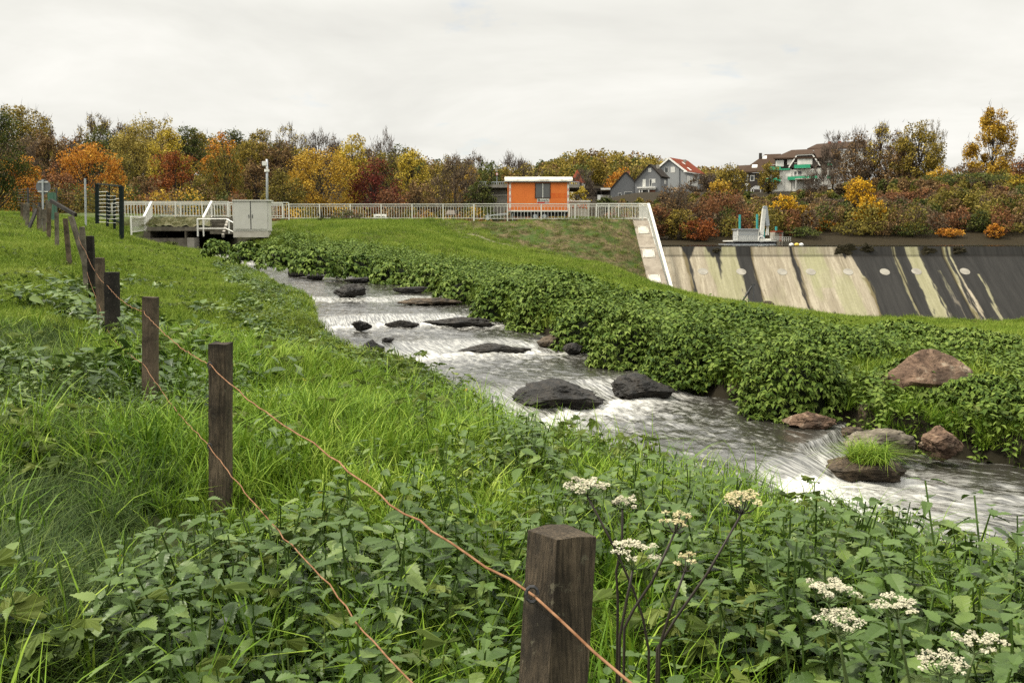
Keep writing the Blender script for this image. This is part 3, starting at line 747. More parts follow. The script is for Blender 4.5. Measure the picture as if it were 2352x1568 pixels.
def wedge(dmin, dmax, dens, half=40, rg=rng):
    """uniform points on the ground in a fan in front of the photographer"""
    ha = math.radians(half); A = ha * (dmax ** 2 - dmin ** 2); N = int(A * dens)
    r = np.sqrt(rg.uniform(dmin ** 2, dmax ** 2, N)); a = rg.uniform(-ha, ha, N)
    return r * np.sin(a), r * np.cos(a)
def blocked(x, y):
    b = (x < -15.5) & (x > -26) & (y > 60.8)
    b |= (x > 8.8) & (x < 10.6) & (y > 61)
    b |= (y > 69.6)
    b |= (x > 9.9) & (y > 62.8)
    return b
def randrot(N, tilt=.2): return np.c_[rng.normal(0, tilt, N), rng.normal(0, tilt, N), rng.uniform(0, 6.283, N)]
def low_edge(d, sd): return np.where(sd < 0, .36 + .64 * sstep(.2, 2.4, d), 1.0)
POSTXY = [P(X, Y, D)[:2] for X, Y, D in ((507, 1188, 5.0), (345, 935, 8.1), (257, 768, 11.9), (229, 735, 13.9))]
def put(name, x, y, keep, s, pc, label, tilt=.2, sink=0, idx=None, flow=False):
    x = x[keep]; y = y[keep]; s = np.broadcast_to(s, keep.shape)[keep] if np.ndim(s) else np.full(len(x), s)
    z = H(x, y) - sink
    s = s * rng.uniform(.75, 1.25, len(x))
    for px_, py_ in POSTXY: s = s * (1 - .72 * np.exp(-((x - px_) / .4) ** 2 - ((y - py_ + .45) / .75) ** 2))
    scl = np.c_[s, s, s * rng.uniform(.8, 1.2, len(x))]
    rot = randrot(len(x), tilt)
    if flow: rot[:, 2] = fnoise(x * .55, y * .55, 99, 2) * 11 + rng.normal(0, .5, len(x))
    return scatter(name, np.c_[x, y, z], rot, scl, rng.integers(0, pc[1], len(x)) if idx is None else idx[keep], pc[0], label)
def nettle_mask(x, y):
    """where leafy ground cover takes over from grass on the near side"""
    n = fnoise(x * .55 + 3, y * .4 + 1, 61, 4)
    right = sstep(.1, 1.6, x) * sstep(6.5, 3.2, y)                        # the leafy corner by the flowers
    line = x - (-.49 * y + .95)                                           # along the fence
    fence = np.exp(-((line + .15) / .75) ** 2) * sstep(.38, .56, fnoise(x * .8, y * .5, 66, 3)) * sstep(.5, 2.6, y)
    d, z, sd, ss = stream_info(x, y)
    bank = sstep(2.2, .4, d) * (sd < 0)
    midp = sstep(.585, .64, n) * .9
    return np.clip(np.maximum.reduce([right * .85, fence * .75, bank * .8, midp * .55]), 0, 1)

# meadow grass, near
x, y = wedge(.7, 13, 260); d, z, sd, ss = stream_info(x, y); nm = nettle_mask(x, y)
darkside = sstep(.1, -.8, x + .49 * y - .95)                             # lank grass on the field side of the fence
u = rng.random(len(x)); ok = (d > .05) & ~blocked(x, y)
gcl = sstep(.3, .5, fnoise(x * 2.6, y * 2.0, 70, 3))
put('meadow_grass', x, y, ok & (u > nm * .82) & (rng.random(len(x)) < .25 + .75 * gcl) & (rng.random(len(x)) > darkside * .88), (.62 + .75 * fnoise(x * .7, y * .7, 71, 3) - .3 * (sd > 0)) * low_edge(d, sd), near_tufts, 'fresh green meadow grass on the stream side of the fence')
put('lank_grass', x, y, ok & (rng.random(len(x)) < darkside * .97) & (u > nm * .8), .75 + .7 * fnoise(x * .8, y * .8, 72, 3), dark_tufts, 'dark lank grass left of the fence', .2, flow=True)
x, y = wedge(13, 36, 110); d, z, sd, ss = stream_info(x, y); nm = nettle_mask(x, y); ok = (d > .1) & ~blocked(x, y)
put('distant_grass', x, y, ok & (rng.random(len(x)) > nm * .6), .8 + .6 * fnoise(x * .4, y * .4, 73, 3), far_tufts, 'meadow grass further up the slope')
x, y = wedge(36, 76, 26, 34); d, z, sd, ss = stream_info(x, y); ok = (d > .3) & ~blocked(x, y); bz = brown_zone(x, y)
put('dike_grass', x, y, ok & (rng.random(len(x)) > bz * .85) & (rng.random(len(x)) > track_zone(x, y)), (1.1 + .7 * fnoise(x * .25, y * .25, 74, 3)), far_tufts, 'grass on the dike and the far meadow')
put('dry_grass', x, y, ok & (rng.random(len(x)) < np.maximum(bz * .42, .2 * (fnoise(x * .3, y * .3, 91, 3) > .55))) & (fnoise(x * .8, y * .8, 75, 3) > .40), 1.1, dry_tufts, 'dry tufts and leaf litter on the dike face')
# long arching blades
x, y = wedge(1.0, 11, 26); d, z, sd, ss = stream_info(x, y)
put('long_grass', x, y, (d > .1) & (rng.random(len(x)) < sstep(.35, .6, fnoise(x * .6, y * .6, 79, 3)) + .5 * (d < 1.2)), .8 + .3 * fnoise(x, y, 78, 2), long_tufts, 'long arching grass blades between the leafy plants', .15)
# leafy ground cover
x, y = wedge(1.1, 9, 260); d, z, sd, ss = stream_info(x, y); nm = nettle_mask(x, y)
put('nettle_cover', x, y, (d > .0) & (rng.random(len(x)) < nm ** 1.3 * .95 * sstep(.3, .46, fnoise(x * 2.2, y * 1.8, 68, 3))), (1.0 + .4 * fnoise(x, y, 81, 2) + .25 * sstep(.4, 1.5, x) * sstep(6, 4, y)) * low_edge(d, sd), nettles, 'young nettles growing through the near bank')
x, y = wedge(9, 40, 60); d, z, sd, ss = stream_info(x, y); nm = nettle_mask(x, y); ok = (sd < 0) & (d > -.1)
put('bank_nettles', x, y, ok & (rng.random(len(x)) < np.maximum(sstep(1.9, .3, d) * .95, nm * .55 * sstep(26, 12, y))), (1.0 + .3 * fnoise(x, y, 82, 2)) * low_edge(d, sd), nettles_far, 'nettles along the near edge of the stream', .3)
x, y = wedge(1.2, 13, 16); d, z, sd, ss = stream_info(x, y); n = fnoise(x * .6, y * .6, 83, 3)
put('broadleaf_cover', x, y, (d > .3) & (rng.random(len(x)) < np.clip(nettle_mask(x, y) * .5 + sstep(.5, .6, n) * .6, 0, 1)), .9, broads, 'broad lobed leaves scattered in the grass', .2)
x, y = wedge(13, 45, 2.6, 36); d, z, sd, ss = stream_info(x, y); n = fnoise(x * .35, y * .35, 86, 3)
put('meadow_herbs', x, y, (d > .6) & ~blocked(x, y) & (sd < 0) & (rng.random(len(x)) < sstep(.4, .6, n)), .8, broads, 'pale leafy herbs dotted over the meadow slope', .25)
# verge grass beyond the far-bank nettles and along the far meadow is taller
x, y = wedge(14, 40, 75, 36); d, z, sd, ss = stream_info(x, y)
put('verge_grass', x, y, (sd > 0) & (d > 1.6) & (d < 9), 1.35, far_tufts, 'tall pale grass behind the far-bank nettles', .25)

x, y = wedge(9, 60, 110, 36); d, z, sd, ss = stream_info(x, y); bx = P(2148, 900, 12.6); ok = (sd > 0) & (d > -.05) & ~blocked(x, y) & (np.hypot(x - bx[0], y - bx[1] - .3) > 1.15) & (np.hypot(x - bx[0] + .1, y - bx[1] + .9) > .8)
put('far_bank_nettles', x, y, ok & (rng.random(len(x)) < sstep(3.6 + 2.4 * sstep(20, 13, y), 2.0 + 2.2 * sstep(20, 13, y), d + (fnoise(x, y, 95, 3) - .5) * 2.2 + .03 * (y - 14))) & (rng.random(len(x)) < np.clip(20 / y, .2, 1)), (.8 + .011 * y) * (.75 + .5 * fnoise(x * .9, y * .9, 97, 2)), nettles_bank, 'nettles filling the far bank between the mounds', .3)
# ------------------------------------------------------------------ nettle bushes along the far bank
def nettle_bush(X0, X1, Yt, Yb, label, k, depth=.85, dens=1.0, z=None):
    Xm = (X0 + X1) / 2
    # foot: where the line of sight at (Xm, Yb) meets the water
    zz = -1.7
    for _ in range(6):
        f = Pz(Xm, Yb, zz) if zz / ray(Xm, Yb)[2] > 0 else P(Xm, Yb, 60)
        zz = wz(f[0], f[1]) + .03 if z is None else z
    D = f[1]; s = D * K / F; rx = (X1 - X0) / 2 * s * 1.18; ry = max(.5, rx * depth)
    top = P(Xm, Yt, D + ry * .8)[2]; hz = max(.33, (top - f[2]) * .93)
    cx, cy, cz = f[0], D + ry * .85, f[2] - .02
    rg = np.random.default_rng(100 + k)
    L = np.clip(.0051 * D, .068, .24); area = 2.2 * (rx * hz + ry * hz + rx * ry)
    ns = int(min(6000, area * dens / (L * L) * 1.5))
    th = rg.uniform(0, 2 * math.pi, ns); ph = np.arccos(rg.uniform(-.08, 1, ns))
    nrm = np.c_[np.sin(ph) * np.cos(th), np.sin(ph) * np.sin(th), np.cos(ph)]
    lump = .86 + .2 * fnoise(th * 2.2 + k, ph * 2.6, 7 + k, 3); rr = lump * rg.choice([1, .9, .8], ns, p=[.6, .25, .15]) * rg.uniform(.95, 1.05, ns)
    pos = nrm * rr[:, None] * np.array([rx, ry, hz]) + np.array([cx, cy, cz])
    gz = H(pos[:, 0], pos[:, 1]); dd = stream_info(pos[:, 0], pos[:, 1])
    r2 = np.clip(1 - nrm[:, 0] ** 2 - nrm[:, 1] ** 2, 0, 1) ** .5 * lump
    cover = np.where(dd[0] < 0, dd[1] + rg.uniform(.02, .1, ns), gz + (.06 + .42 * r2) * np.clip(rr, .7, 1.05))
    pos[:, 2] = np.maximum(pos[:, 2], cover)
    Vl = np.array([(0, 0, 0), (.45, 0, -.03), (1, 0, -.3), (.36, .31, .06), (.36, -.31, .06)]); Fl = np.array([(0, 1, 3), (1, 2, 3), (0, 4, 1), (1, 4, 2)])
    m_ = 7; nl = ns * m_
    P0 = np.repeat(pos, m_, 0); N0 = np.repeat(nrm, m_, 0)
    axis_ = N0 * .5 + np.array([0, 0, .95]) + rg.normal(0, .2, (nl, 3)); axis_ /= np.linalg.norm(axis_, axis=1)[:, None]
    az = rg.uniform(0, 6.283, nl); ref = np.cross(axis_, rg.normal(0, 1, (nl, 3))); ref /= np.linalg.norm(ref, axis=1)[:, None]
    d = ref + axis_ * rg.uniform(-.35, .25, nl)[:, None] + np.array([0, 0, -.28]); d /= np.linalg.norm(d, axis=1)[:, None]
    side = np.cross(axis_, d); side /= np.linalg.norm(side, axis=1)[:, None]; up = np.cross(d, side)
    sz = L * rg.uniform(.6, 1.25, nl)
    V = P0[:, None, :] + sz[:, None, None] * (Vl[None, :, 0:1] * d[:, None, :] + Vl[None, :, 1:2] * side[:, None, :] + Vl[None, :, 2:3] * up[:, None, :])
    A = Acc(); nv = len(Vl)
    A.add(V.reshape(-1, 3), [(Fl[None] + (np.arange(nl) * nv)[:, None, None]).reshape(-1, 3)])
    # added dark hull inside, its colour stands in for the shade between the leaves
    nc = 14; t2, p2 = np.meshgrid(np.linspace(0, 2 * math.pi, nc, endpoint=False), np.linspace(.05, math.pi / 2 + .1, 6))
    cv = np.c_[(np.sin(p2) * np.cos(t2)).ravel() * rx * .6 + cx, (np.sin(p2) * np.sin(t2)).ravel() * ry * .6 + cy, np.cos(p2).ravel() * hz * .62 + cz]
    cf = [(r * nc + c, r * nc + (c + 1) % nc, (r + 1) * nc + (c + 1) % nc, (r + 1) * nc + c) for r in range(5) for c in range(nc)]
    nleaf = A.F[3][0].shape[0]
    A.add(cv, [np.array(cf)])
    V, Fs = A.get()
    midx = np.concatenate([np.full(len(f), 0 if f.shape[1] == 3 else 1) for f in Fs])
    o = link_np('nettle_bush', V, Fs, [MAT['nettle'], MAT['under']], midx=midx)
    return tag(o, label, 'nettle bush', 'nettle bushes along the far bank')
NB = [(462, 520, 543, 581, 'nettle mound nearest the culvert pillar on the far bank'), (515, 600, 548, 594, 'small nettle mound beside the farthest visible water'),
      (585, 680, 557, 608, 'nettle mound facing the far end of the rapids, below the cabinet'), (660, 770, 562, 617, 'low nettle mound behind the far dark stone in the water'),
      (745, 862, 575, 630, 'nettle mound directly behind the driftwood log'), (850, 955, 588, 650, 'nettle mound above the right end of the log pool'),
      (925, 1060, 594, 668, 'nettle mound above the upper water step'), (1000, 1120, 616, 696, 'nettle mound hanging over the long low brown ledge'),
      (1085, 1200, 638, 742, 'steep nettle mound at the right end of the middle water step'), (1130, 1260, 606, 690, 'nettle mound set back, below the grassy dike slope'),
      (1180, 1365, 628, 762, 'tall rounded nettle mound in the middle of the far bank'), (1275, 1430, 684, 808, 'nettle mound behind the weedy brown ledge'),
      (1368, 1530, 692, 846, 'nettle mound left of the biggest overhanging bush'), (1500, 1735, 726, 893, 'biggest nettle bush overhanging the dark pool'),
      (1440, 1640, 688, 780, 'broad nettle mound behind the biggest overhanging bush, by the wing wall foot'), (1735, 1960, 752, 965, 'wide nettle bush hanging down left of the sandstone boulder'),
      (1640, 1850, 735, 830, 'flat nettle mound under the pale verge grass'), (1850, 2060, 776, 900, 'nettle mound directly behind the sandstone boulder on its left'),
      (2040, 2260, 880, 1010, 'nettle bush in front of the sandstone boulder, above the reddish stone'), (2200, 2440, 846, 1040, 'nettle bush cut by the right picture edge above the dark water'),
      (2180, 2420, 786, 880, 'nettle mound behind the sandstone boulder on its right'), (2010, 2200, 780, 850, 'low nettle mound just above the sandstone boulder'),
      (1255, 1375, 652, 735, 'small nettle mound between the rounded mound and the dike grass')]
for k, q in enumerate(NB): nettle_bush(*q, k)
# ------------------------------------------------------------------ trees
PAL = {
 'orange': grad((.2, .07, .012), (.42, .16, .02), (.56, .25, .03), (.62, .34, .05)),
 'gold': grad((.16, .085, .012), (.36, .21, .022), (.5, .31, .036), (.6, .42, .07)),
 'yellow': grad((.2, .14, .02), (.38, .28, .03), (.5, .38, .045), (.6, .47, .08)),
 'brightgold': grad((.3, .14, .01), (.5, .27, .015), (.62, .36, .02), (.7, .46, .04)),
 'rust': grad((.07, .02, .008), (.16, .045, .013), (.25, .075, .018), (.34, .12, .03)),
 'maroon': grad((.05, .012, .01), (.1, .02, .014), (.16, .035, .022), (.23, .06, .035)),
 'olive': grad((.05, .046, .012), (.12, .105, .02), (.2, .165, .032), (.3, .235, .05)),
 'paleolive': grad((.12, .1, .028), (.24, .19, .042), (.36, .28, .06), (.48, .38, .1)),
 'green': grad((.02, .03, .008), (.048, .062, .014), (.085, .1, .022), (.14, .145, .035)),
 'midgreen': grad((.03, .045, .012), (.065, .085, .018), (.1, .12, .028), (.15, .16, .04)),
 'brown': grad((.05, .032, .017), (.115, .07, .031), (.19, .116, .047), (.29, .185, .077)),
 'twig': grad((.045, .031, .02), (.095, .066, .04), (.155, .11, .065), (.23, .17, .09)),
 'redbrown': grad((.055, .026, .014), (.12, .054, .025), (.2, .086, .036), (.3, .145, .06)),
 'olivegold': grad((.07, .06, .014), (.16, .125, .022), (.27, .2, .035), (.38, .28, .05)),
}
PM = {k: M_leaf('foliage_' + k, v, .25, .7, .12, .0, .55) for k, v in PAL.items()}
MAT['bark_far'] = M('dark_bark_far', (.03, .022, .016), (.06, .046, .033), 3, .9)
MAT['twig_far'] = M('grey_brown_twigs', (.065, .048, .034), (.12, .09, .065), 2, .9)
MAT['birch_bark'] = M('white_birch_bark', (.3, .28, .25), (.5, .48, .44), 2, .8)

def tubes(A, p0, p1, p2, r0, r1, n=3):
    """a curved limb p0-p1-p2 as a thin three-sided tube"""
    pr = None
    for i in range(n + 1):
        t = i / n; c = (1 - t) ** 2 * p0 + 2 * t * (1 - t) * p1 + t * t * p2
        if pr is not None: A.add(*tri_stem(pr, c, r0 + (r1 - r0) * (i - 1) / n, r0 + (r1 - r0) * t))
        pr = c
def twigs_np(A, a, b, r):
    """many straight thin twigs at once, (n,3) each"""
    d = b - a; d = d / (np.linalg.norm(d, axis=1)[:, None] + 1e-9)
    q = np.where(np.abs(d[:, 2:3]) < .9, np.array([[0, 0, 1.]]), np.array([[1., 0, 0]])); x = np.cross(d, q); x /= np.linalg.norm(x, axis=1)[:, None] + 1e-9
    y = np.cross(d, x); n = len(a)
    V = np.stack([a + r * x, a - r * .5 * x + r * .87 * y, a - r * .5 * x - r * .87 * y, b], 1).reshape(-1, 3)
    o = (np.arange(n) * 4)[:, None]
    F3 = np.concatenate([o + [0, 1, 3], o + [1, 2, 3], o + [2, 0, 3]])
    A.add(V, [F3])
def tree(X, Yt, W, D, pal, label, kind='round', cb=.18, name=None, cat='tree', group=None, leaf=1.0, dens=1.0, trunk='bark_far', base=None, seed=None, Yb=None):
    global _tk
    seed = seed if seed is not None else int(X * 7 + Yt * 3 + D)
    rg = np.random.default_rng(seed); s = D * K / F
    b = P(X, 784, D); x0 = b[0]
    z0 = Hs(x0, D) - .1 if Yb is None else P(X, Yb, D)[2]
    zt = P(X, Yt, D)[2]; Ht = max(zt - z0, 1.2); R = W / 2 * s
    root = empty(name or ('shrub' if kind in ('bush', 'twigbush') else 'tree'), (x0, D, z0), label, cat, group)
    zc0 = z0 + Ht * cb; hz = (zt - zc0) / 2; cz = (zt + zc0) / 2
    wpx = W * K; hpx = 2 * hz / s * K
    full = {'round': 1, 'bush': 1.05, 'sparse': .3, 'bare': 0, 'weep': 1.0, 'birch': 1.3, 'twigbush': .5, 'fir': 1.1}[kind]
    nl = int(np.clip(wpx * hpx * 2.0 * dens, 900, 17000) * full)
    ls = 1.45 * D / F * leaf
    nc = {'round': 110, 'bush': 90, 'sparse': 60, 'bare': 46, 'weep': 60, 'birch': 70, 'twigbush': 60, 'fir': 60}[kind]
    # clump centres: towards the outside of an uneven envelope
    u = rg.normal(0, 1, (nc, 3)); u /= np.linalg.norm(u, axis=1)[:, None]
    rad = rg.uniform(.35, .95, nc) ** .6
    ang = np.arctan2(u[:, 1], u[:, 0]); env = .86 + .28 * fnoise(ang * 1.3 + seed, u[:, 2] * 2.2, seed % 97, 3)
    if kind == 'birch': tap = np.clip(1.05 - .65 * np.clip(u[:, 2] * rad, -.6, 1), .35, 1.2)
    elif kind == 'fir': tap = np.clip(.55 - .6 * u[:, 2] * rad, .12, 1.2)
    else: tap = 1 + .12 * (u[:, 2] < 0)
    cc = np.c_[u[:, 0] * R * tap, u[:, 1] * R * tap * .9, u[:, 2] * hz] * (rad * np.minimum(env, 1.06))[:, None] + np.array([x0, D, cz])
    A = Acc(); top = np.array([x0 + rg.normal(0, .04) * R, D, zt - Ht * .12]); foot = np.array([x0, D, z0 - .2])
    r0 = np.clip(Ht * .014, .06, .3) * (1 if kind not in ('bush', 'twigbush') else .5)
    multi = 1 if kind not in ('bush', 'twigbush') else 5
    mid = foot + (top - foot) * .5 + np.r_[rg.normal(0, .03, 2) * Ht, 0]
    tubes(A, foot, mid, top, r0, r0 * .25, 5)
    for q in range(multi - 1):
        tip = np.array([x0 + rg.uniform(-.6, .6) * R, D + rg.uniform(-.5, .5) * R, z0 + Ht * rg.uniform(.5, .85)]); tubes(A, foot + np.r_[rg.uniform(-.2, .2, 2) * R, 0], (foot * .4 + tip * .6) + np.r_[0, 0, .1 * Ht], tip, r0, r0 * .3, 4)
    for c in cc:
        t = np.clip((c[2] - z0) / Ht - .12 - .45 * np.linalg.norm(c[:2] - [x0, D]) / max(R, .1) * .6, .06, .86)
        st = (1 - t) ** 2 * foot + 2 * t * (1 - t) * mid + t * t * top
        md = (st + c) / 2 + np.array([0, 0, -.03 * Ht if kind != 'weep' else .1 * Ht])
        tubes(A, st, md, c, r0 * .32, r0 * .1, 3)
    # fine twigs
    ntw = {'bare': 26, 'sparse': 18, 'twigbush': 20, 'birch': 4}.get(kind, 2)
    a = np.repeat(cc, ntw, 0) + rg.normal(0, .09, (nc * ntw, 3)) * [R, R, hz]
    out_ = a - np.array([x0, D, cz - hz * .7]); out_ /= np.linalg.norm(out_, axis=1)[:, None] + 1e-9
    dr = out_ + rg.normal(0, .55, a.shape) + np.array([0, 0, .35 if kind != 'weep' else -.6]); dr /= np.linalg.norm(dr, axis=1)[:, None]
    ln = rg.uniform(.1, .3, len(a))[:, None] * min(R, hz)
    twigs_np(A, a - dr * ln * .4, a + dr * ln, max(.012, .23 * D / F))
    V, Fs = A.get(); link_np('trunk', V, Fs, MAT['twig_far'] if kind in ('bare', 'twigbush', 'sparse') and trunk == 'bark_far' else MAT[trunk], root)
    if nl:
        wts = rg.uniform(.4, 1.6, nc); wts /= wts.sum(); ci = rg.choice(nc, nl, p=wts)
        cr = rg.uniform(.17, .3, nc)[ci][:, None]
        off = rg.normal(0, 1, (nl, 3)); off /= np.linalg.norm(off, axis=1)[:, None]; off *= rg.uniform(.2, 1, nl)[:, None] ** .5
        if kind == 'weep':
            pos = cc[ci] + off * cr * np.array([R * .55, R * .55, hz * .3]); pos[:, 2] -= rg.uniform(0, 1, nl) ** 1.3 * hz * .55
            strand = np.round(off[:, 0] * 7) / 7; pos[:, 0] = cc[ci, 0] + strand * cr[:, 0] * R * .7 + rg.normal(0, .02 * R, nl)
        elif kind == 'birch':
            pos = cc[ci] + off * cr * np.array([R * .9, R * .9, hz * .42]); pos[:, 2] -= rg.uniform(0, 1, nl) ** 2 * hz * .18
        else:
            pos = cc[ci] + off * cr * np.array([R * 1.05, R * 1.05, min(hz, R * 1.1) * .85])
        pos[:, 2] = np.maximum(pos[:, 2], z0 + .05 * Ht)
        nrm = rg.normal(0, 1, (nl, 3)) + np.array([0, 0, .7]) + off * .6; nrm /= np.linalg.norm(nrm, axis=1)[:, None]
        q = rg.normal(0, 1, (nl, 3)); e1 = np.cross(nrm, q); e1 /= np.linalg.norm(e1, axis=1)[:, None]; e2 = np.cross(nrm, e1)
        sz = (ls * rg.uniform(.6, 1.35, nl))[:, None]
        if kind == 'weep': e1 = e1 * .4 + np.array([0, 0, -.9])
        V = np.stack([pos + e1 * sz * .62, pos + e2 * sz * .42, pos - e1 * sz * .62, pos - e2 * sz * .42], 1).reshape(-1, 3)
        link_np('crown', V, [np.arange(nl * 4).reshape(-1, 4)], PM[pal], root)
    return root
GL = 'autumn trees beyond the dike, left of the trailer'
for q in [
 # front row, just behind the dike
 (-6, 226, 190, 82, 'green', 'dark green tree with yellowing edge at the left picture border', 'round', .08),
 (64, 352, 100, 98, 'orange', 'orange-yellow leafy tree right behind the round sign', 'round', .0),
 (152, 372, 90, 112, 'redbrown', 'red-brown bushy tree between the round sign and the bright orange tree', 'round', .0),
 (214, 316, 150, 122, 'orange', 'bright orange tree above the green metal gate', 'round', .15),
 (296, 356, 84, 138, 'olive', 'dull olive tree between the bright orange tree and the rust-red tree', 'round', .05),
 (350, 408, 90, 112, 'brown', 'low brown shrubby tree left of the rust-red tree', 'round', .0),
 (410, 341, 116, 118, 'rust', 'rust-red domed tree behind the culvert railing', 'round', .1),
 (470, 402, 70, 112, 'olive', 'small olive tree between the rust-red tree and the weeping tree', 'round', .0),
 (528, 318, 128, 126, 'olive', 'weeping olive-green tree behind the grey cabinet', 'weep', .1),
 (600, 352, 84, 132, 'brown', 'brown tree behind the floodlight mast', 'round', .05),
 (660, 384, 104, 116, 'olive', 'dark olive tree left of the golden dome', 'round', .0),
 (745, 326, 158, 122, 'gold', 'large golden dome-shaped tree', 'round', .06),
 (690, 398, 80, 128, 'green', 'shady green tree filling the foot of the golden dome', 'round', .0),
 (868, 368, 118, 124, 'maroon', 'dark maroon tree right of the golden dome', 'round', .12),
 (905, 430, 96, 112, 'redbrown', 'low red-brown bushy tree under the maroon tree', 'round', .0),
 (965, 412, 86, 118, 'brown', 'brown bushy tree right of the maroon tree', 'round', .0),
 (1048, 356, 118, 128, 'twig', 'grey-brown twiggy round tree left of the road bridge', 'twigbush', .06, 'tree'),
 (1000, 400, 80, 136, 'olivegold', 'olive-gold tree behind the grey-brown twiggy tree', 'round', .0),
 (1104, 402, 74, 118, 'green', 'dark green tree right in front of the road bridge end', 'round', .0),
 # middle row
 (62, 292, 108, 150, 'twig', 'grey-brown half bare tree behind the left border tree', 'sparse', .1),
 (128, 302, 100, 156, 'brown', 'brown tree above the red-brown bushy tree', 'round', .1),
 (182, 300, 70, 168, 'redbrown', 'reddish thin-leaved tree left of the dark green clump', 'sparse', .1),
 (256, 288, 96, 176, 'green', 'dark green spreading tree on the left ridge', 'round', .2),
 (330, 290, 140, 158, 'paleolive', 'tall pale olive tree right of the bright orange tree', 'round', .1),
 (404, 292, 92, 150, 'yellow', 'yellow-green tree above the rust-red tree', 'round', .1),
 (446, 286, 66, 180, 'green', 'small dark green tree on the ridge above the yellow-green tree', 'round', .2),
 (522, 308, 84, 150, 'orange', 'orange-topped tree behind the weeping tree', 'round', .2),
 (588, 312, 90, 160, 'olivegold', 'olive-gold tree above the brown tree by the mast', 'round', .1),
 (650, 318, 84, 160, 'brown', 'light brown tree behind the golden dome on its left', 'round', .1),
 (816, 306, 92, 160, 'yellow', 'tall yellow tree behind the maroon tree', 'round', .1),
 (880, 300, 82, 166, 'twig', 'leafless tree standing up against the sky above the maroon tree', 'bare', .15),
 (884, 340, 76, 150, 'olive', 'olive tree under the leafless tree', 'round', .1),
 (952, 337, 84, 156, 'yellow', 'yellow tree between the leafless tree and the twiggy round tree', 'round', .1),
 (1010, 372, 70, 160, 'olivegold', 'olive-yellow small tree behind the brown bushy tree', 'round', .1),
 (1072, 372, 74, 165, 'gold', 'gold-brown tree behind the twiggy round tree', 'round', .1),
 (1128, 366, 72, 160, 'midgreen', 'green tree above the road bridge', 'round', .1),
 # back row on the ridge
 (74, 242, 132, 196, 'olivegold', 'olive-brown tree standing tallest on the left ridge', 'round', .1),
 (120, 268, 70, 206, 'brown', 'brown tree on the ridge right of the tallest one', 'sparse', .1),
 (240, 258, 78, 206, 'paleolive', 'thin pale yellow tree above the dark green clump', 'sparse', .1),
 (300, 276, 70, 200, 'twig', 'thin bare-topped tree left of the tall pale tree', 'sparse', .1),
 (368, 262, 116, 200, 'paleolive', 'tall pale yellow tree forming the highest ridge top', 'round', .1, 'tree', .55),
 (480, 302, 90, 200, 'olive', 'dull olive tree on the ridge behind the small dark green tree', 'round', .1),
 (548, 294, 70, 200, 'green', 'dark green tree on the ridge above the weeping tree', 'round', .1),
 (612, 296, 80, 205, 'olivegold', 'olive tree on the ridge above the mast', 'round', .1),
 (676, 294, 84, 205, 'paleolive', 'pale half-bare tree on the ridge left of the golden dome top', 'sparse', .1),
 (738, 290, 66, 210, 'twig', 'bare grey tree on the ridge right above the golden dome', 'bare', .1),
 (782, 312, 70, 200, 'twig', 'thin bare tree beside the tall yellow tree', 'sparse', .1),
 (924, 334, 70, 205, 'green', 'small dark green tree on the ridge behind the yellow tree', 'round', .1),
 (1034, 352, 80, 205, 'paleolive', 'pale yellow tree on the ridge left of the road bridge', 'sparse', .1),
 (1092, 352, 70, 210, 'twig', 'bare tree on the ridge left of the road bridge', 'sparse', .1),
 (1180, 352, 92, 215, 'twig', 'pale leafless tree on the ridge above the trailer', 'bare', .1),
 (1160, 384, 110, 190, 'olivegold', 'olive-gold tree mass behind the left end of the trailer', 'round', .1),
 (1216, 376, 90, 210, 'paleolive', 'brownish half-bare tree behind the trailer roof', 'sparse', .1),
 (1262, 386, 60, 240, 'olive', 'olive tree just above the right half of the trailer roof', 'round', .1),
]:
    q = list(q); extra = q[9:] ; nm = q[8] if len(q) > 8 else 'tree'
    tree(*q[:8], name=nm, group=GL, dens=extra[0] if extra else 1.0)
# between the trailer and the houses
GC = 'trees around the houses in the middle distance'
tree(1322, 418, 54, 175, 'yellow', 'yellow leafy shrub tree beside the right end of the trailer', 'round', .0, group=GC)
tree(1338, 388, 62, 190, 'twig', 'thin bare tree in front of the spired tower', 'bare', .1, group=GC)
tree(1420, 384, 66, 330, 'orange', 'orange tree behind the left grey house', 'round', .05, group=GC)
tree(1450, 380, 60, 360, 'olive', 'dull green tree between the two gables', 'round', .05, group=GC)
tree(1500, 378, 60, 380, 'midgreen', 'dark pointed green tree behind the middle grey house', 'round', .05, group=GC)
tree(1478, 464, 76, 150, 'olive', 'low olive shrub on the slope below the middle grey house', 'bush', 0, group=GC, cat='shrub')
tree(1436, 468, 70, 160, 'brown', 'low brown shrub below the left grey house', 'bush', 0, group=GC, cat='shrub')
tree(1390, 452, 50, 180, 'green', 'low dark green shrub at the corner of the left grey house', 'bush', 0, group=GC, cat='shrub')
tree(1520, 462, 70, 170, 'redbrown', 'low red-brown hedge shrub below the middle house', 'bush', 0, group=GC, cat='shrub')
tree(1632, 394, 60, 300, 'twig', 'bare thin tree right of the red-roofed house', 'bare', .0, group=GC)
tree(1600, 398, 54, 260, 'twig', 'bare bush in front of the red-roofed house', 'twigbush', .0, group=GC)
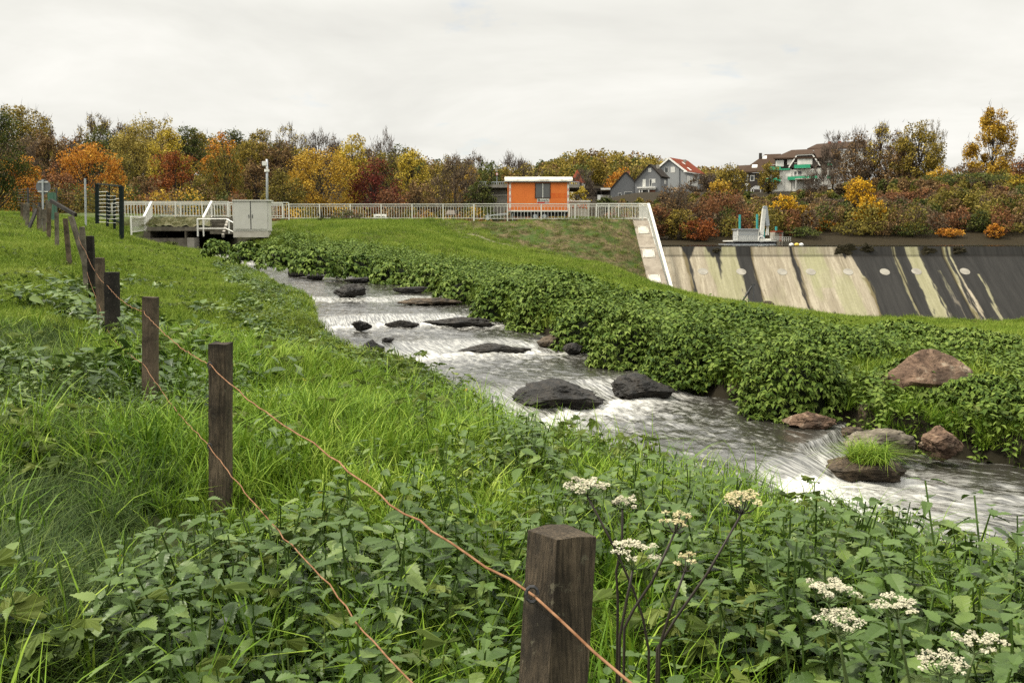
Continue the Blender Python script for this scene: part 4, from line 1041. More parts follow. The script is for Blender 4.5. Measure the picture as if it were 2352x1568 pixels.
# the far bank right of the dike
GR = 'autumn trees and bushes on the bank across the reservoir'
for q in [
 (1546, 424, 104, 116, 'brown', 'brown twiggy tree close behind the railing corner', 'twigbush', .05),
 (1560, 478, 70, 112, 'olivegold', 'yellow-green bush low behind the railing corner', 'bush', .0),
 (1512, 470, 60, 113, 'redbrown', 'dark red bush half hidden by the sloping railing', 'bush', .0),
 (1640, 436, 138, 118, 'redbrown', 'large red-brown dome-shaped bush left of the grey pontoon cabin', 'bush', .0),
 (1600, 500, 90, 111, 'rust', 'rusty low bush at the water left of the pontoon', 'bush', .0),
 (1716, 486, 90, 128, 'olive', 'dark olive bush behind the grey pontoon cabin', 'bush', .0),
 (1700, 510, 70, 116, 'redbrown', 'small rust-brown bush at the pontoon cabin wall', 'bush', .0),
 (1672, 376, 74, 205, 'olivegold', 'round-topped green and orange tree left of the dark house', 'round', .0),
 (1648, 410, 54, 195, 'gold', 'low golden shrub below the round-topped tree', 'bush', .0),
 (1756, 368, 50, 215, 'olivegold', 'yellow-green tree between the dark house and the balcony block', 'round', .0),
 (1795, 446, 62, 117, 'brightgold', 'golden-yellow small tree on the slope below the balcony block', 'round', .42),
 (1836, 462, 38, 116, 'gold', 'small orange bush beside the golden-yellow small tree', 'bush', .0),
 (1790, 486, 100, 126, 'green', 'dark shady bush behind the crane arm', 'bush', .0),
 (1740, 452, 80, 168, 'olive', 'olive bush on the slope under the dark house', 'bush', .0),
 (1868, 378, 70, 172, 'twig', 'bare thin tree in front of the balcony block', 'bare', .1),
 (1840, 432, 60, 178, 'midgreen', 'green hedge bush at the foot of the balcony block', 'bush', .0),
 (1900, 300, 60, 198, 'twig', 'tall thin leafless tree left of the big brown tree', 'bare', .1),
 (1950, 286, 108, 190, 'brown', 'tall brown tree with bare pale twigs beside the balcony block', 'sparse', .05),
 (1950, 350, 90, 186, 'brown', 'brown bushy growth right of the balcony block', 'twigbush', .0),
 (1962, 408, 62, 118, 'brightgold', 'brilliant golden-yellow maple top on the slope', 'round', .45),
 (1986, 436, 66, 116, 'brightgold', 'hanging golden-orange tree below the golden maple', 'birch', .18),
 (1908, 452, 84, 140, 'twig', 'grey-brown twig bush left of the golden trees', 'twigbush', .0),
 (1850, 492, 100, 126, 'olive', 'olive bush at the foot of the slope right of the hut', 'bush', .0),
 (1886, 500, 56, 119, 'orange', 'orange-brown bush above the weir on the left', 'bush', .0),
 (1838, 520, 70, 112, 'midgreen', 'low dark green bush beside the hut on the pontoon', 'bush', .0),
 (1946, 506, 90, 114, 'olive', 'low olive bush at the water under the golden trees', 'bush', .0),
 (2006, 280, 70, 186, 'yellow', 'thin pale yellow tree top on the right ridge', 'sparse', .3),
 (2056, 322, 110, 182, 'brown', 'big brown tree left of the slim white birch', 'round', .0),
 (2096, 277, 112, 178, 'olivegold', 'olive-gold tree on the ridge behind the slim white birch', 'round', .1),
 (2050, 300, 70, 214, 'brown', 'brown half-bare tree behind the big brown tree', 'sparse', .1),
 (2142, 382, 60, 165, 'gold', 'small golden bush at the foot of the slim white birch', 'bush', .0),
 (2190, 372, 90, 172, 'brown', 'brown bush right of the slim white birch', 'bush', .0),
 (2214, 396, 90, 166, 'olivegold', 'olive shrub under the tall golden birch', 'bush', .0),
 (2312, 396, 80, 158, 'yellow', 'yellow shrub right of the tall golden birch', 'bush', .0),
 (2350, 352, 96, 158, 'redbrown', 'red-brown tree at the right picture border', 'round', .0),
 (2340, 420, 50, 140, 'midgreen', 'bright green bush at the right picture border', 'bush', .0),
 (2050, 430, 120, 132, 'redbrown', 'large red-brown bush right of the golden trees', 'bush', .0),
 (2136, 424, 110, 136, 'brown', 'large brown bush in the middle of the right slope', 'bush', .0),
 (2220, 432, 120, 134, 'olive', 'large dark olive bush on the right slope under the golden birch', 'bush', .0),
 (2310, 438, 120, 130, 'brown', 'brown thicket on the slope near the right border', 'bush', .0),
 (2012, 506, 84, 114, 'brown', 'brown bush at the water right of the low olive bush', 'bush', .0),
 (2084, 510, 90, 113, 'green', 'dark green bush at the water in the middle of the weir', 'bush', .0),
 (2150, 486, 90, 117, 'redbrown', 'dull red bush above the middle of the weir', 'bush', .0),
 (2170, 524, 60, 112, 'orange', 'small orange bush at the water on the right', 'bush', .0),
 (2230, 496, 100, 116, 'green', 'dark bush above the dark part of the weir', 'bush', .0),
 (2298, 508, 90, 114, 'olive', 'olive brown bush near the water at the right border', 'bush', .0),
 (2272, 514, 44, 111, 'orange', 'little orange sprig bush near the right border', 'bush', .0),
 (2360, 480, 90, 117, 'brown', 'brown bush cut by the right border above the weir', 'bush', .0),
]:
    k = q[6]
    tree(*q[:8], name='tree' if q[6] in ('round', 'bare', 'sparse', 'birch') else 'bush', group=GR, cat='tree' if q[6] in ('round', 'bare', 'sparse', 'birch') else 'bush', dens=1.15)
tree(2130, 276, 44, 184, 'twig', 'slim bare birch with a white trunk on the right ridge', 'bare', .25, group=GR, trunk='birch_bark', dens=.7)
tree(2256, 228, 112, 188, 'gold', 'tall golden-brown weeping birch rising highest on the right', 'birch', .02, group=GR, dens=1.3)
# far-off woods: one mass each
def woods(name, x0, x1, y0, y1, n, pals, hgt, label, seed):
    rg = np.random.default_rng(seed); A = Acc(); mi = []
    for i in range(n):
        x = rg.uniform(x0, x1); y = rg.uniform(y0, y1); z = Hs(x, y); r = hgt * rg.uniform(.3, .5); h = hgt * rg.uniform(.8, 1.2); m_ = 400
        u = rg.normal(0, 1, (m_, 3)); u /= np.linalg.norm(u, axis=1)[:, None]; pos = u * rg.uniform(.6, 1, (m_, 1)) * [r, r, h * .5] + [x, y, z + h * .5]
        nrm = rg.normal(0, 1, (m_, 3)); e1 = np.cross(nrm, rg.normal(0, 1, (m_, 3))); e1 /= np.linalg.norm(e1, axis=1)[:, None]; e2 = np.cross(nrm / np.linalg.norm(nrm, axis=1)[:, None], e1)
        s = (1.05 * y / F * rg.uniform(.7, 1.4, m_))[:, None]
        A.add(np.stack([pos + e1 * s, pos + e2 * s * .7, pos - e1 * s, pos - e2 * s * .7], 1).reshape(-1, 3), [np.arange(m_ * 4).reshape(-1, 4)]); mi += [rg.integers(0, len(pals))] * m_
    V, Fs = A.get()
    return tag(link_np(name, V, Fs, [PM[p] for p in pals], midx=mi), label, None, None, 'stuff')
woods('distant_woods', -70, 150, 420, 600, 420, ['brown', 'olive', 'paleolive', 'midgreen', 'olivegold', 'olivegold'], 12, 'wooded hill far behind the houses', 4)  # muted palettes put the haze of distance into the leaf colours
woods('undergrowth', -75, 8, 92, 112, 260, ['brown', 'green', 'olive', 'redbrown', 'gold'], 3.6, 'shady undergrowth at the foot of the trees behind the dike', 5)
woods('bank_scrub', 12, 85, 112, 136, 210, ['brown', 'green', 'twig', 'redbrown', 'olive', 'olive'], 3.3, 'scrub covering the slope between the bushes across the reservoir', 6)
woods('slope_scrub', 17, 76, 136, 176, 230, ['brown', 'green', 'twig', 'olive', 'brown'], 2.3, 'brown scrub on the upper slope below the houses', 9)
woods('ridge_woods', -150, 4, 180, 250, 260, ['brown', 'olive', 'green', 'olivegold'], 8, 'wood filling the hillside behind the trees on the left', 7)
woods('ridge_scrub', 78, 150, 165, 240, 70, ['brown', 'olive', 'green', 'olivegold'], 4, 'scrub along the ridge behind the houses on the right', 8)
# ------------------------------------------------------------------ fence
GF = 'wooden fence posts along the meadow'
def fence_post(top, bot, w, mat, label, rz=.3, d=None, hidden=.25, name='fence_post', twist=0):
    """square post between two world points, cut slightly uneven at the top"""
    a = np.array(bot, float); b = np.array(top, float); ax = b - a; L = np.linalg.norm(ax); ax /= L; a = a - ax * hidden; L += hidden
    ex = np.array([math.cos(rz), math.sin(rz), 0]); ex -= ax * ex.dot(ax); ex /= np.linalg.norm(ex); ey = np.cross(ax, ex)
    d = d or w; V = []; n = 14; rr = random.Random(int(abs(b[0] * 91 + b[1] * 37) * 10))
    bm = bmesh.new(); rings = []
    for i in range(n + 1):
        t = i / n; ring = []
        for (sx, sy) in ((-1, -1), (0, -1.0), (1, -1), (1.0, 0), (1, 1), (0, 1.0), (-1, 1), (-1.0, 0)):
            k = .94 if abs(sx) == 1 and abs(sy) == 1 else 1.0
            j = rr.uniform(-.022, .022)
            zz = L * t + (rr.uniform(-.006, .003) if i == n else 0)
            q = a + ex * (sx * k + j) * w / 2 + ey * (sy * k + j) * d / 2 + ax * zz
            ring.append(bm.verts.new(q))
        rings.append(ring)
    for i in range(n):
        for k in range(8): bm.faces.new((rings[i][k], rings[i][(k + 1) % 8], rings[i + 1][(k + 1) % 8], rings[i + 1][k]))
    c = bm.verts.new(sum((v.co for v in rings[-1]), Vector()) / 8 + Vector(ax) * .004)
    for k in range(8): bm.faces.new((rings[-1][k], rings[-1][(k + 1) % 8], c))
    bm.faces.new(list(reversed(rings[0])))
    org = Vector(a)
    for v in bm.verts: v.co -= org
    me = bpy.data.meshes.new(name); bm.to_mesh(me); bm.free(); me.materials.append(MAT[mat])
    o = link(name, me, None, org)
    return tag(o, label, 'fence post', GF)
p1t = P(1291, 1218, 1.80); p1b = P(1272, 1700, 1.74); p1b[2] = -1.55
k_ = (p1t - P(1270, 1568, 1.77)); k_ /= k_[2]
fence_post(p1t, p1t - k_ * .98, .1, 'post_near', 'thick square weathered post nearest the viewer, its cut top seen from above', rz=.6)
SPECS = [ # X, Ytop, Xbot, Ybot, D, width px, mat, label
 (507, 787, 507, 1188, 5.0, 50, 'post_near', 'dark mossy post standing second from the viewer'),
 (346, 682, 345, 935, 8.1, 33, 'post_pale', 'pale brown post standing third from the viewer'),
 (257, 625, 259, 768, 11.9, 30, 'post_black', 'blackened post standing fourth from the viewer'),
 (229, 592, 234, 735, 13.9, 19, 'post_pale', 'brown post just left of the blackened fourth post'),
 (207, 542, 213, 685, 17.0, 17, 'post_black', 'tall black post with a pale left edge, fifth gap up the fence'),
 (188, 521, 196, 620, 19.5, 13, 'post_silver', 'grey post left of the tall black post'),
 (163, 497, 197, 610, 21.5, 12, 'post_silver', 'grey knotty post leaning far over to the left'),
 (150, 502, 156, 566, 27, 11, 'post_pale', 'short brown post left of the leaning grey post'),
 (130, 488, 131, 559, 30, 9.5, 'post_silver', 'slim grey post below the green box'),
 (113, 478, 112, 541, 34, 8.5, 'post_pale', 'brown post right of the sign pole'),
 (116, 462, 113, 500, 40, 7.5, 'post_silver', 'weathered grey post holding the top of the black strut'),
 (101, 481, 102, 534, 37, 8, 'post_silver', 'grey post directly under the round sign'),
 (93, 478, 92, 533, 39, 6.5, 'post_silver', 'gnarled grey post left of the sign pole'),
 (88, 475, 88, 530, 41, 6, 'post_pale', 'crooked brown post in the cluster left of the sign pole'),
 (108, 460, 107, 495, 46, 5.5, 'post_silver', 'far thin grey post behind the sign pole'),
 (64, 467, 62, 522, 43, 7, 'post_silver', 'grey post at the left end of the fence with a dark wire pole behind'),
 (57, 468, 56, 514, 46, 6, 'post_silver', 'grey post second from the left end of the fence'),
 (51, 468, 50, 509, 48, 6.5, 'post_pale', 'leftmost grey-brown fence post'),
 (78, 468, 77, 510, 50, 5, 'post_silver', 'far grey post between the left end and the black prop'),
]
tops = [p1t]
for i, (X, Yt, Xb, Yb, D, wp, mt, lab) in enumerate(SPECS):
    t = P(X, Yt, D); b = P(Xb, Yb, D); g = Hs(b[0], D); b = b + (b - t) * max(0, (b[2] - g)) / max(.1, (t[2] - b[2]))
    w = wp * K * D / F / 1.14
    fence_post(t, b, w, mt, lab, rz=-.12 if i < 4 else .1 * (i % 3), hidden=.15)
    if i < 8: tops.append(t)
pr = MB().beam(P(84, 482, 43), P(66, 526, 41), .1, .14).build('timber_prop', MAT['post_black']); tag(pr, 'black timber prop leaning against the far fence', 'prop')
pr = MB().beam(P(117, 461, 40), P(174, 494, 38), .11, .14).build('timber_strut', MAT['post_black']); tag(pr, 'black timber strut slanting down to the right from the grey post', 'strut')
# the two rusty wires, one object each, stapled on the posts
def wire(pix, r, label):
    pts = [P(*q) for q in pix]; out = []; rr = random.Random(len(pix))
    for a, b in zip(pts[:-1], pts[1:]):
        L = np.linalg.norm(b - a); n = max(3, int(L / .1))
        for i in range(n):
            t = i / n; sag = -4 * t * (1 - t) * .012 * L
            out.append(a + (b - a) * t + np.array([rr.uniform(-1, 1), 0, rr.uniform(-1, 1)]) * .005 + [0, 0, sag])
    out.append(pts[-1])
    o = MB().tube(out, r, 6).build('fence_wire', MAT['wire'], smooth=True); return tag(o, label, 'wire', 'rusty fence wires')
wire([(1700, 1800, 1.25), (1452, 1568, 1.45), (1220, 1362, 1.725), (740, 1030, 3.1), (483, 838, 4.93), (330, 716, 8.02), (246, 655, 11.8), (222, 628, 13.8), (196, 575, 16.9), (180, 545, 19.3)], .0027, 'upper rusty wire sagging from post to post up the meadow')
wire([(1050, 1720, 1.8), (945, 1568, 2.1), (760, 1345, 2.9), (482, 1024, 4.93), (330, 835, 8.02), (246, 757, 11.8), (228, 700, 13.8), (200, 625, 16.9)], .0025, 'lower rusty wire close to the grass')
for X, Y, D, lab in [(1222, 1362, 1.722, 'dark wire staple on the nearest post'), (482, 838, 4.925, 'upper dark staple on the second post'), (482, 1024, 4.925, 'lower dark staple on the second post')]:
    c = P(X, Y, D); s_ = D * K / F * 1.0
    pts = [c + np.array([math.cos(a) * .011, -.004, math.sin(a) * .015]) for a in np.linspace(0, 5.6, 10)]
    tag(MB().tube(pts, .0035, 6).build('wire_staple', MAT['dark_steel']), lab, 'staple', 'wire staples')

# ------------------------------------------------------------------ round sign, poles, gate
D = 44; sp = empty('road_sign', P(98, 540, D), 'round road sign seen from behind on a thin steel pole', 'sign')
MB().tube([P(99, 545, D), P(98, 412, D)], .045, 8).build('pole', MAT['grey_steel'], sp)
c = P(98, 429, D); MB().disc(c + [0, .06, 0], 16.5 * K * D / F, .02, (0, 1, 0), 28).build('sign_plate', M('sign_back_grey', (.12, .13, .14), (.16, .17, .18), 3, .6), sp)
cl_ = MB()
for Y in (418.5, 440): cl_.box(P(98, Y, D) + [0, .03, 0], (.45, .04, .04))
cl_.build('clamp', MAT['white_steel'], sp)
for X, Yt, Yb, D, r, mt, lab in [(64, 431, 472, 52, .05, 'dark_steel', 'dark wire-fence pole at the left end behind the fence'), (129, 431, 478, 54, .05, 'dark_steel', 'dark wire-fence pole right of the round sign'), (90, 465, 520, 44, .06, 'dark_steel', 'short dark pole beside the round sign'), (195.5, 410, 500, 56, .06, 'grey_steel', 'tall thin grey pole left of the green gate')]:
    b = P(X, Yb, D); b[2] = min(b[2], Hs(b[0], D)) - .1
    tag(MB().tube([b, P(X, Yt, D)], r, 8).build('fence_pole', MAT[mt]), lab, 'pole', 'steel poles by the meadow fence')
D = 52; gx0 = P(121, 488, D); tag(MB().box((gx0[0], D, gx0[2] + .3), (.34, .3, 1.5)).build('green_box', M('green_box_paint', (.05, .12, .08), (.07, .15, .1)), bevel=.02), 'small green utility box behind the fence', 'box')
wm_ = MB()
for k in range(7):
    wm_.tube([P(40, 436 + 6 * k, 52.5), P(64, 434 + 6.5 * k, 52.2), P(129, 434 + 6.5 * k, 54), P(195, 436 + 8 * k, 56.1), P(222, 436 + 9 * k, 51.4)], .008, 3)
tag(wm_.build('wire_fence', MAT['dark_steel']), 'thin strained wires between the dark poles', 'wire fence')
gate = empty('metal_gate', P(250, 540, 48), 'dark green metal gate with mesh and ladder bars beside the culvert', 'gate')
gl, gr_ = P(223, 422, 50.5), P(280, 428, 46.5)
for (X, Yt, Yb, D, w) in ((223, 422, 500, 50.5, .16), (279, 428, 546, 46.5, .17)):
    b = P(X, Yb, D); t = P(X, Yt, D); MB().beam(b - [0, 0, .3], t, w).build('gate_post', MAT['green_steel'], gate)
fr = MB(); fr.beam(gl, gr_, .07); fr.beam(P(251, 425, 48.4), P(252, 500, 48.4), .05)
fr.beam(P(223, 492, 50.5), P(279, 512, 46.5), .06); fr.build('gate_frame', MAT['green_steel'], gate)
me_ = MB()
for k in range(1, 26):
    t = k / 26; a = gl * (1 - t) + gr_ * t; b = P(223, 492, 50.5) * (1 - t) + P(279, 512, 46.5) * t; me_.beam(a, b, .012)
for k in range(1, 9):
    t = k / 9; me_.beam(gl * (1 - t) + P(223, 492, 50.5) * t, gr_ * (1 - t) + P(279, 512, 46.5) * t, .014)
me_.build('mesh_panel', MAT['green_steel'], gate)
ld = MB()
for X, Yt, Yb in ((247, 442, 520), (263, 450, 526)):
    b = P(X, Yb, 47.2); ld.beam(b, P(X, Yt, 47.2), .1)
ld.build('ladder_upright', MAT['green_steel'], gate)
lb = MB()
for k in range(9): lb.beam(P(228, 441 + 8.6 * k, 48.3), P(247, 440 + 8.8 * k, 47.1), .022)
for k in range(8): lb.beam(P(248, 450 + 8.8 * k, 47.1), P(266, 450 + 8.8 * k, 47.0), .022)
for k in range(6): lb.beam(P(264, 457 + 9 * k, 47.0), P(278, 456 + 9 * k, 46.6), .022)
lb.build('ladder_rung', MAT['white_steel'], gate)

# ------------------------------------------------------------------ railings
def railing(name, label, base, height, bay, bars, mat='white_steel', post=.085, rail=.06, group='steel railings along the dike', second=.86, lower=.1, base_rail=True, posts_at=None, slope_cap=None):
    """base: list of world points along the foot"""
    base = [np.array(b, float) for b in base]; o = empty(name, tuple(base[0]), label, 'railing', group)
    Lc = np.r_[0, np.cumsum([np.linalg.norm(b - a) for a, b in zip(base[:-1], base[1:])])]
    at = lambda s: np.array([np.interp(s, Lc, [b[k] for b in base]) for k in range(3)])
    up = np.array([0, 0, 1.])
    n = max(1, int(round(Lc[-1] / bay))); ps = posts_at if posts_at is not None else np.linspace(0, Lc[-1], n + 1)
    hr = MB()
    for a, b in zip(base[:-1], base[1:]): hr.beam(a + up * height, b + up * height, rail * 1.35, rail)
    hr.build('handrail', MAT[mat], o)
    for s_ in ps:
        q = at(s_); MB().box(q + up * (height / 2 - .06), (post, post, height + .05)).build('post', MAT[mat], o)
    for s0, s1 in zip(ps[:-1], ps[1:]):
        a, b = at(s0), at(s1); m_ = MB(); d = (b - a) / max(1e-6, np.linalg.norm(b - a)); a2 = a + d * post * .52; b2 = b - d * post * .52
        m_.beam(a2 + up * height * second, b2 + up * height * second, .04); m_.beam(a2 + up * lower, b2 + up * lower, .045)
        k = max(1, int(round((s1 - s0) / bars)))
        for i in range(1, k): m_.beam(a + (b - a) * i / k + up * lower, a + (b - a) * i / k + up * height * second, .024)
        m_.build('bar_panel', MAT[mat], o)
    return o
up = np.array([0, 0, 1.])
def rb(X, Y, D): return P(X, Y, D)
railing('dike_railing', 'white railing in the middle of the dike crest, bench behind it', [rb(664, 504, 73), rb(1089, 504, 72.5)], 1.13, 2.2, .2, posts_at=None)
railing('dike_railing', 'white railing on the right in front of the orange trailer', [rb(1088, 505, 69), rb(1470, 505.5, 69), rb(1489, 506, 68.6)], 1.12, 2.23, .25, posts_at=list(np.linspace(0, 12.0, 6)))
railing('dike_railing', 'rear railing seen through the right railing beside the grey container', [rb(1370, 503, 72.6), rb(1468, 503, 72.6), rb(1487, 505, 69.2)], 1.14, 1.6, .14)
ws0, ws1 = rb(1489, 505, 68.5), P(1543, 671, 61.8)
railing('sloping_railing', 'railing running steeply down the wing wall beside the weir', [ws0, ws1 - up * .9], 1.12, 2.0, .16, post=.09, rail=.12)
railing('dike_railing', 'white railing left of the grey cabinet, along the culvert top', [rb(282, 500, 70.5), rb(526, 500, 70.5)], 1.15, 2.2, .21)
railing('dike_railing', 'far white railing behind the culvert railing', [rb(258, 497, 75), rb(650, 499, 75)], 1.05, 2.4, .24)
railing('dike_railing', 'short white railing between the cabinet and the middle railing', [rb(524, 504, 69), rb(664, 504, 70)], 1.2, 2.0, .16)
# slanted culvert railings
sa, sb, sc_ = rb(349, 500, 70), rb(332, 537, 64.5), rb(302, 537, 63.6)
railing('culvert_railing', 'slanting railing going down at the left side of the culvert', [sa, sb, sc_], 1.12, 1.6, .13, rail=.1)
railing('culvert_railing', 'slanting handrail on the right side of the culvert', [rb(487, 500, 70), rb(468, 540, 64)], 1.15, 5, .9, rail=.1)
hs = empty('stair_handrail', P(454, 540, 63), 'low white tube handrail in front of the concrete stairs', 'railing', 'steel railings along the dike')
t = MB(); t.tube([P(453, 503, 63), P(520, 503, 62.5), P(545, 516, 60.4)], .04, 8); t.build('handrail', MAT['white_steel'], hs)
t = MB(); t.tube([P(455, 525, 63), P(520, 525, 62.5), P(537, 533, 60.6)], .03, 8); t.build('lower_rail', MAT['white_steel'], hs)
for X, Y0, Y1, D in ((454, 503, 543, 63), (526, 505, 536, 62.3), (544, 515, 534, 60.4)): MB().box((P(X, Y0, D) + P(X, Y1, D)) / 2, (.09, .09, (Y1 - Y0) * K * D / F)).build('post', MAT['white_steel'], hs)

# ------------------------------------------------------------------ culvert, stairs, cabinet, mast
cu = empty('culvert', P(395, 570, 64), 'dark concrete culvert with a grassy top where the stream comes through the dike', 'culvert')
def pxbox(mb, X0, X1, Y0, Y1, D, depth, dz=0):
    a = P((X0 + X1) / 2, (Y0 + Y1) / 2, D); s = D * K / F
    mb.box((a[0], D + depth / 2, a[2] + dz), ((X1 - X0) * s, depth, (Y1 - Y0) * s)); return mb
pxbox(MB(), 337, 490, 521, 531, 64, 6.5).build('concrete_beam', MAT['concrete_dark'], cu, bevel=.03)
pxbox(MB(), 322, 430, 547, 576, 63.5, .6).build('front_wall', MAT['concrete_dark'], cu, bevel=.03)
pxbox(MB(), 429.5, 447, 546, 572, 63.2, 1.0).build('pillar', MAT['concrete'], cu, bevel=.03)
wl = MB(); pxbox(wl, 330, 345, 531, 549, 64.1, 6); pxbox(wl, 424, 428, 531, 549, 64.1, 6); wl.build('side_wall', MAT['concrete_dark'], cu)
pxbox(MB(), 322, 490, 528, 590, 70.2, .5).build('back_wall', MAT['wall_dark'], cu)
# black panel on the wall, painted stand-in for the dark inside the water outlet
op = pxbox(MB(), 371, 399, 556, 574, 63.44, .05).build('dark_opening_panel', MAT['black'], cu)
gt = MB(); a = P(345, 520, 64.2); b = P(486, 520, 64.2); c = P(486, 499, 70.2); d = P(352, 499, 70.2)
nxx = 24; vs = []; fs = []
for j in range(9):
    for i in range(nxx + 1):
        q = (a * (1 - i / nxx) + b * (i / nxx)) * (1 - j / 8) + (d * (1 - i / nxx) + c * (i / nxx)) * (j / 8); vs.append(q + up * float((fnoise(i * .5, j * .5, 3, 3) - .4) * .35))
for j in range(8):
    for i in range(nxx): k = j * (nxx + 1) + i; fs.append((k, k + 1, k + nxx + 2, k + nxx + 1))
MB().add(vs, fs).build('grass_cover', M('mossy_culvert_top', (.045, .055, .014), (.12, .1, .045), 2.5, .95, .8, c3=(.06, .09, .02)), cu)
qx, qy = rng.uniform(-26.8, -21.2, 500), rng.uniform(64.4, 70, 500)
vv = np.array(vs); zq = np.interp(qy, [64.2, 70.2], [a[2], c[2]]) + .0
scatter('culvert_grass', np.c_[qx, qy, zq], randrot(500, .3), np.c_[np.full(500, .9), np.full(500, .9), rng.uniform(.6, 1.4, 500)], rng.integers(0, 4, 500), dry_tufts[0], 'dry grass on the culvert top')
stp = empty('stairs', P(500, 540, 64), 'dark concrete steps between the culvert and the grey cabinet', 'stairs')
for k in range(6):
    Y0 = 538 - 6.6 * k; Dk = 62.6 + .8 * k
    pxbox(MB(), 482 - 0 * k, 524, Y0 - 6.2, Y0, Dk, 5.5 - .8 * k).build('step', MAT['concrete_dark'], stp, bevel=.02)
MB().beam(P(512, 542, 62.4), P(524, 505, 66.4), .16, .2).build('stringer', MAT['concrete'], stp)
# retaining slope body under the railings so that nothing floats
cab = empty('utility_cabinet', P(576, 535, 60), 'big grey double-door utility cabinet in front of the railing', 'cabinet')
pxbox(MB(), 535, 617, 462, 530.5, 60, .75).build('body', MAT['cabinet'], cab, bevel=.02)
pxbox(MB(), 533, 619, 459, 462.2, 59.9, .95).build('top', MAT['cabinet'], cab, bevel=.01)
pxbox(MB(), 536, 616, 530.3, 545, 60.03, .68).build('plinth', MAT['concrete_pale'], cab)
for X0, X1, hx in ((538.5, 574.5, 571.5), (577, 613.5, 579.5)):
    dr = pxbox(MB(), X0, X1, 464, 526, 59.96, .03).build('door', MAT['cabinet'], cab, bevel=.008)
    pxbox(MB(), hx - .7, hx + .7, 493, 500, 59.92, .05).build('handle', MAT['dark_steel'], dr)
pxbox(MB(), 574.8, 576.6, 464, 526, 59.985, .02).build('door_gap', MAT['dark_steel'], cab)
D = 62.5; ma = empty('floodlight_mast', P(613, 470, D), 'slim grey mast with a white floodlight behind the cabinet', 'lamp mast')
b = P(614, 535, D); MB().tube([b, P(613.5, 418, D), P(613, 366, D)], [.085, .075, .065], 10).build('pole', MAT['grey_steel'], ma, smooth=True)
fl = MB(); q = P(607.5, 376, D); fl.box(q, (.3, .3, .28), .2); fl.beam(q + [.1, 0, 0], P(613, 378, D), .06); fl.build('floodlight', MAT['white_paint'], ma, bevel=.03)
MB().tube([P(612, 386, D), P(615, 386, D)], .12, 10).build('camera_dome', MAT['white_paint'], ma); MB().disc(P(613, 392, D), .16, .16, (0, 0, 1), 12).build('bracket', MAT['white_paint'], ma)
bench = empty('park_bench', P(872, 503, 76), 'white park bench seen through the middle railing', 'bench')
pxbox(MB(), 858, 888, 492, 496, 76, .05).build('backrest', MAT['white_paint'], bench); pxbox(MB(), 858, 888, 498.5, 500, 75.5, .45).build('seat', MAT['white_paint'], bench)
for X in (861, 885): pxbox(MB(), X - .7, X + .7, 496, 507, 75.7, .1).build('leg', MAT['white_steel'], bench)
ib = empty('information_board', P(1034, 500, 75.5), 'small dark desk-shaped information board behind the railing', 'information board')
a = P(1024, 494, 75.2); b = P(1046, 494, 75.2); MB().prism([a, b, b + [-.1, .5, .34], a + [.1, .5, .34]], (0, 0, .06)).build('panel', MAT['wood_shed'], ib)
for X in (1028, 1042): MB().beam(P(X, 512, 75.3), P(X, 494, 75.3), .1).build('leg', MAT['dark_steel'], ib)
# weedy mounds on the dike crest
tree(796, 480, 86, 67.5, 'midgreen', 'grey-green weedy bush on the dike crest before the railing', 'twigbush', 0, name='weed_bush', cat='bush', leaf=.9)
tree(745, 500, 30, 66, 'midgreen', 'small weed clump left of the weedy bush', 'bush', 0, name='weed_bush', cat='bush', leaf=.9)
tree(2240, 738, 44, 52, 'olive', 'small dark weed bush in the grass at the foot of the dark weir', 'bush', 0, name='weed_bush', cat='bush', leaf=.8)
tree(398, 553, 36, 60, 'midgreen', 'small yellow-green bush before the culvert wall', 'bush', 0, name='weed_bush', cat='bush', leaf=.8)

# ------------------------------------------------------------------ orange site trailer
D = 73.5; s = D * K / F
tr = empty('site_trailer', P(1236, 505, D), 'orange site trailer with a white rounded roof behind the railing', 'trailer')
def W(X, Y, dy=0): q = P(X, Y, D); return np.array([q[0], D + dy, q[2]])
Lw = W(1166, 485); Rw = W(1308, 485)
body = MB(); body.box((W(1169, 417) + W(1306, 483)) / 2 + [0, 1.1, 0], (137 * s, 2.2, 66 * s)); body.build('body', MAT['orange'], tr, bevel=.02)
rf = MB(); x0, x1 = W(1159, 414)[0], W(1315, 414)[0]; zb = W(1236, 417.5)[2]; prof = []
for k in range(13):
    a = math.pi * k / 12; prof.append((x0, D + 1.1 - 1.28 * math.cos(a), zb + .42 * math.sin(a) ** .75))
rf.prism(prof, (x1 - x0, 0, 0)); rf.build('roof', MAT['trailer_roof'], tr, smooth=False)
ed = MB(); ed.box(((x0 + x1) / 2, D - .19, zb - .02), (x1 - x0 - .02, .05, .07)); ed.build('roof_edge', MAT['dark_steel'], tr)
ends = MB(); ends.box((W(1166.5, 450) + [0, 1.1, 0]), (.06, 2.16, 70 * s)); ends.build('end_panel', MAT['orange'], tr)
for X in (1171.5, 1305):
    m_ = pxbox(MB(), X - 2, X + 2, 417, 484, D - .03, .05).build('corner_strip', MAT['white_paint'], tr)
    r_ = MB()
    for k in range(5): pxbox(r_, X - .9, X + .9, 417.5 + 15 * k, 424 + 15 * k, D - .04, .03)
    r_.build('reflector', MAT['red_paint'], m_)
pxbox(MB(), 1169, 1308, 483, 486, D - .02, .1).build('sill', MAT['white_paint'], tr)
wf = pxbox(MB(), 1229, 1264.5, 421, 455.5, D - .05, .07).build('window', M('brown_window_frame', (.06, .025, .016), (.08, .035, .02), 3, .6), tr)
pxbox(MB(), 1231, 1262.5, 422.5, 454, D - .058, .04).build('shutter', MAT['glass_grey'], wf); pxbox(MB(), 1246, 1247.6, 422, 454, D - .07, .04).build('mullion', MAT['white_paint'], wf)
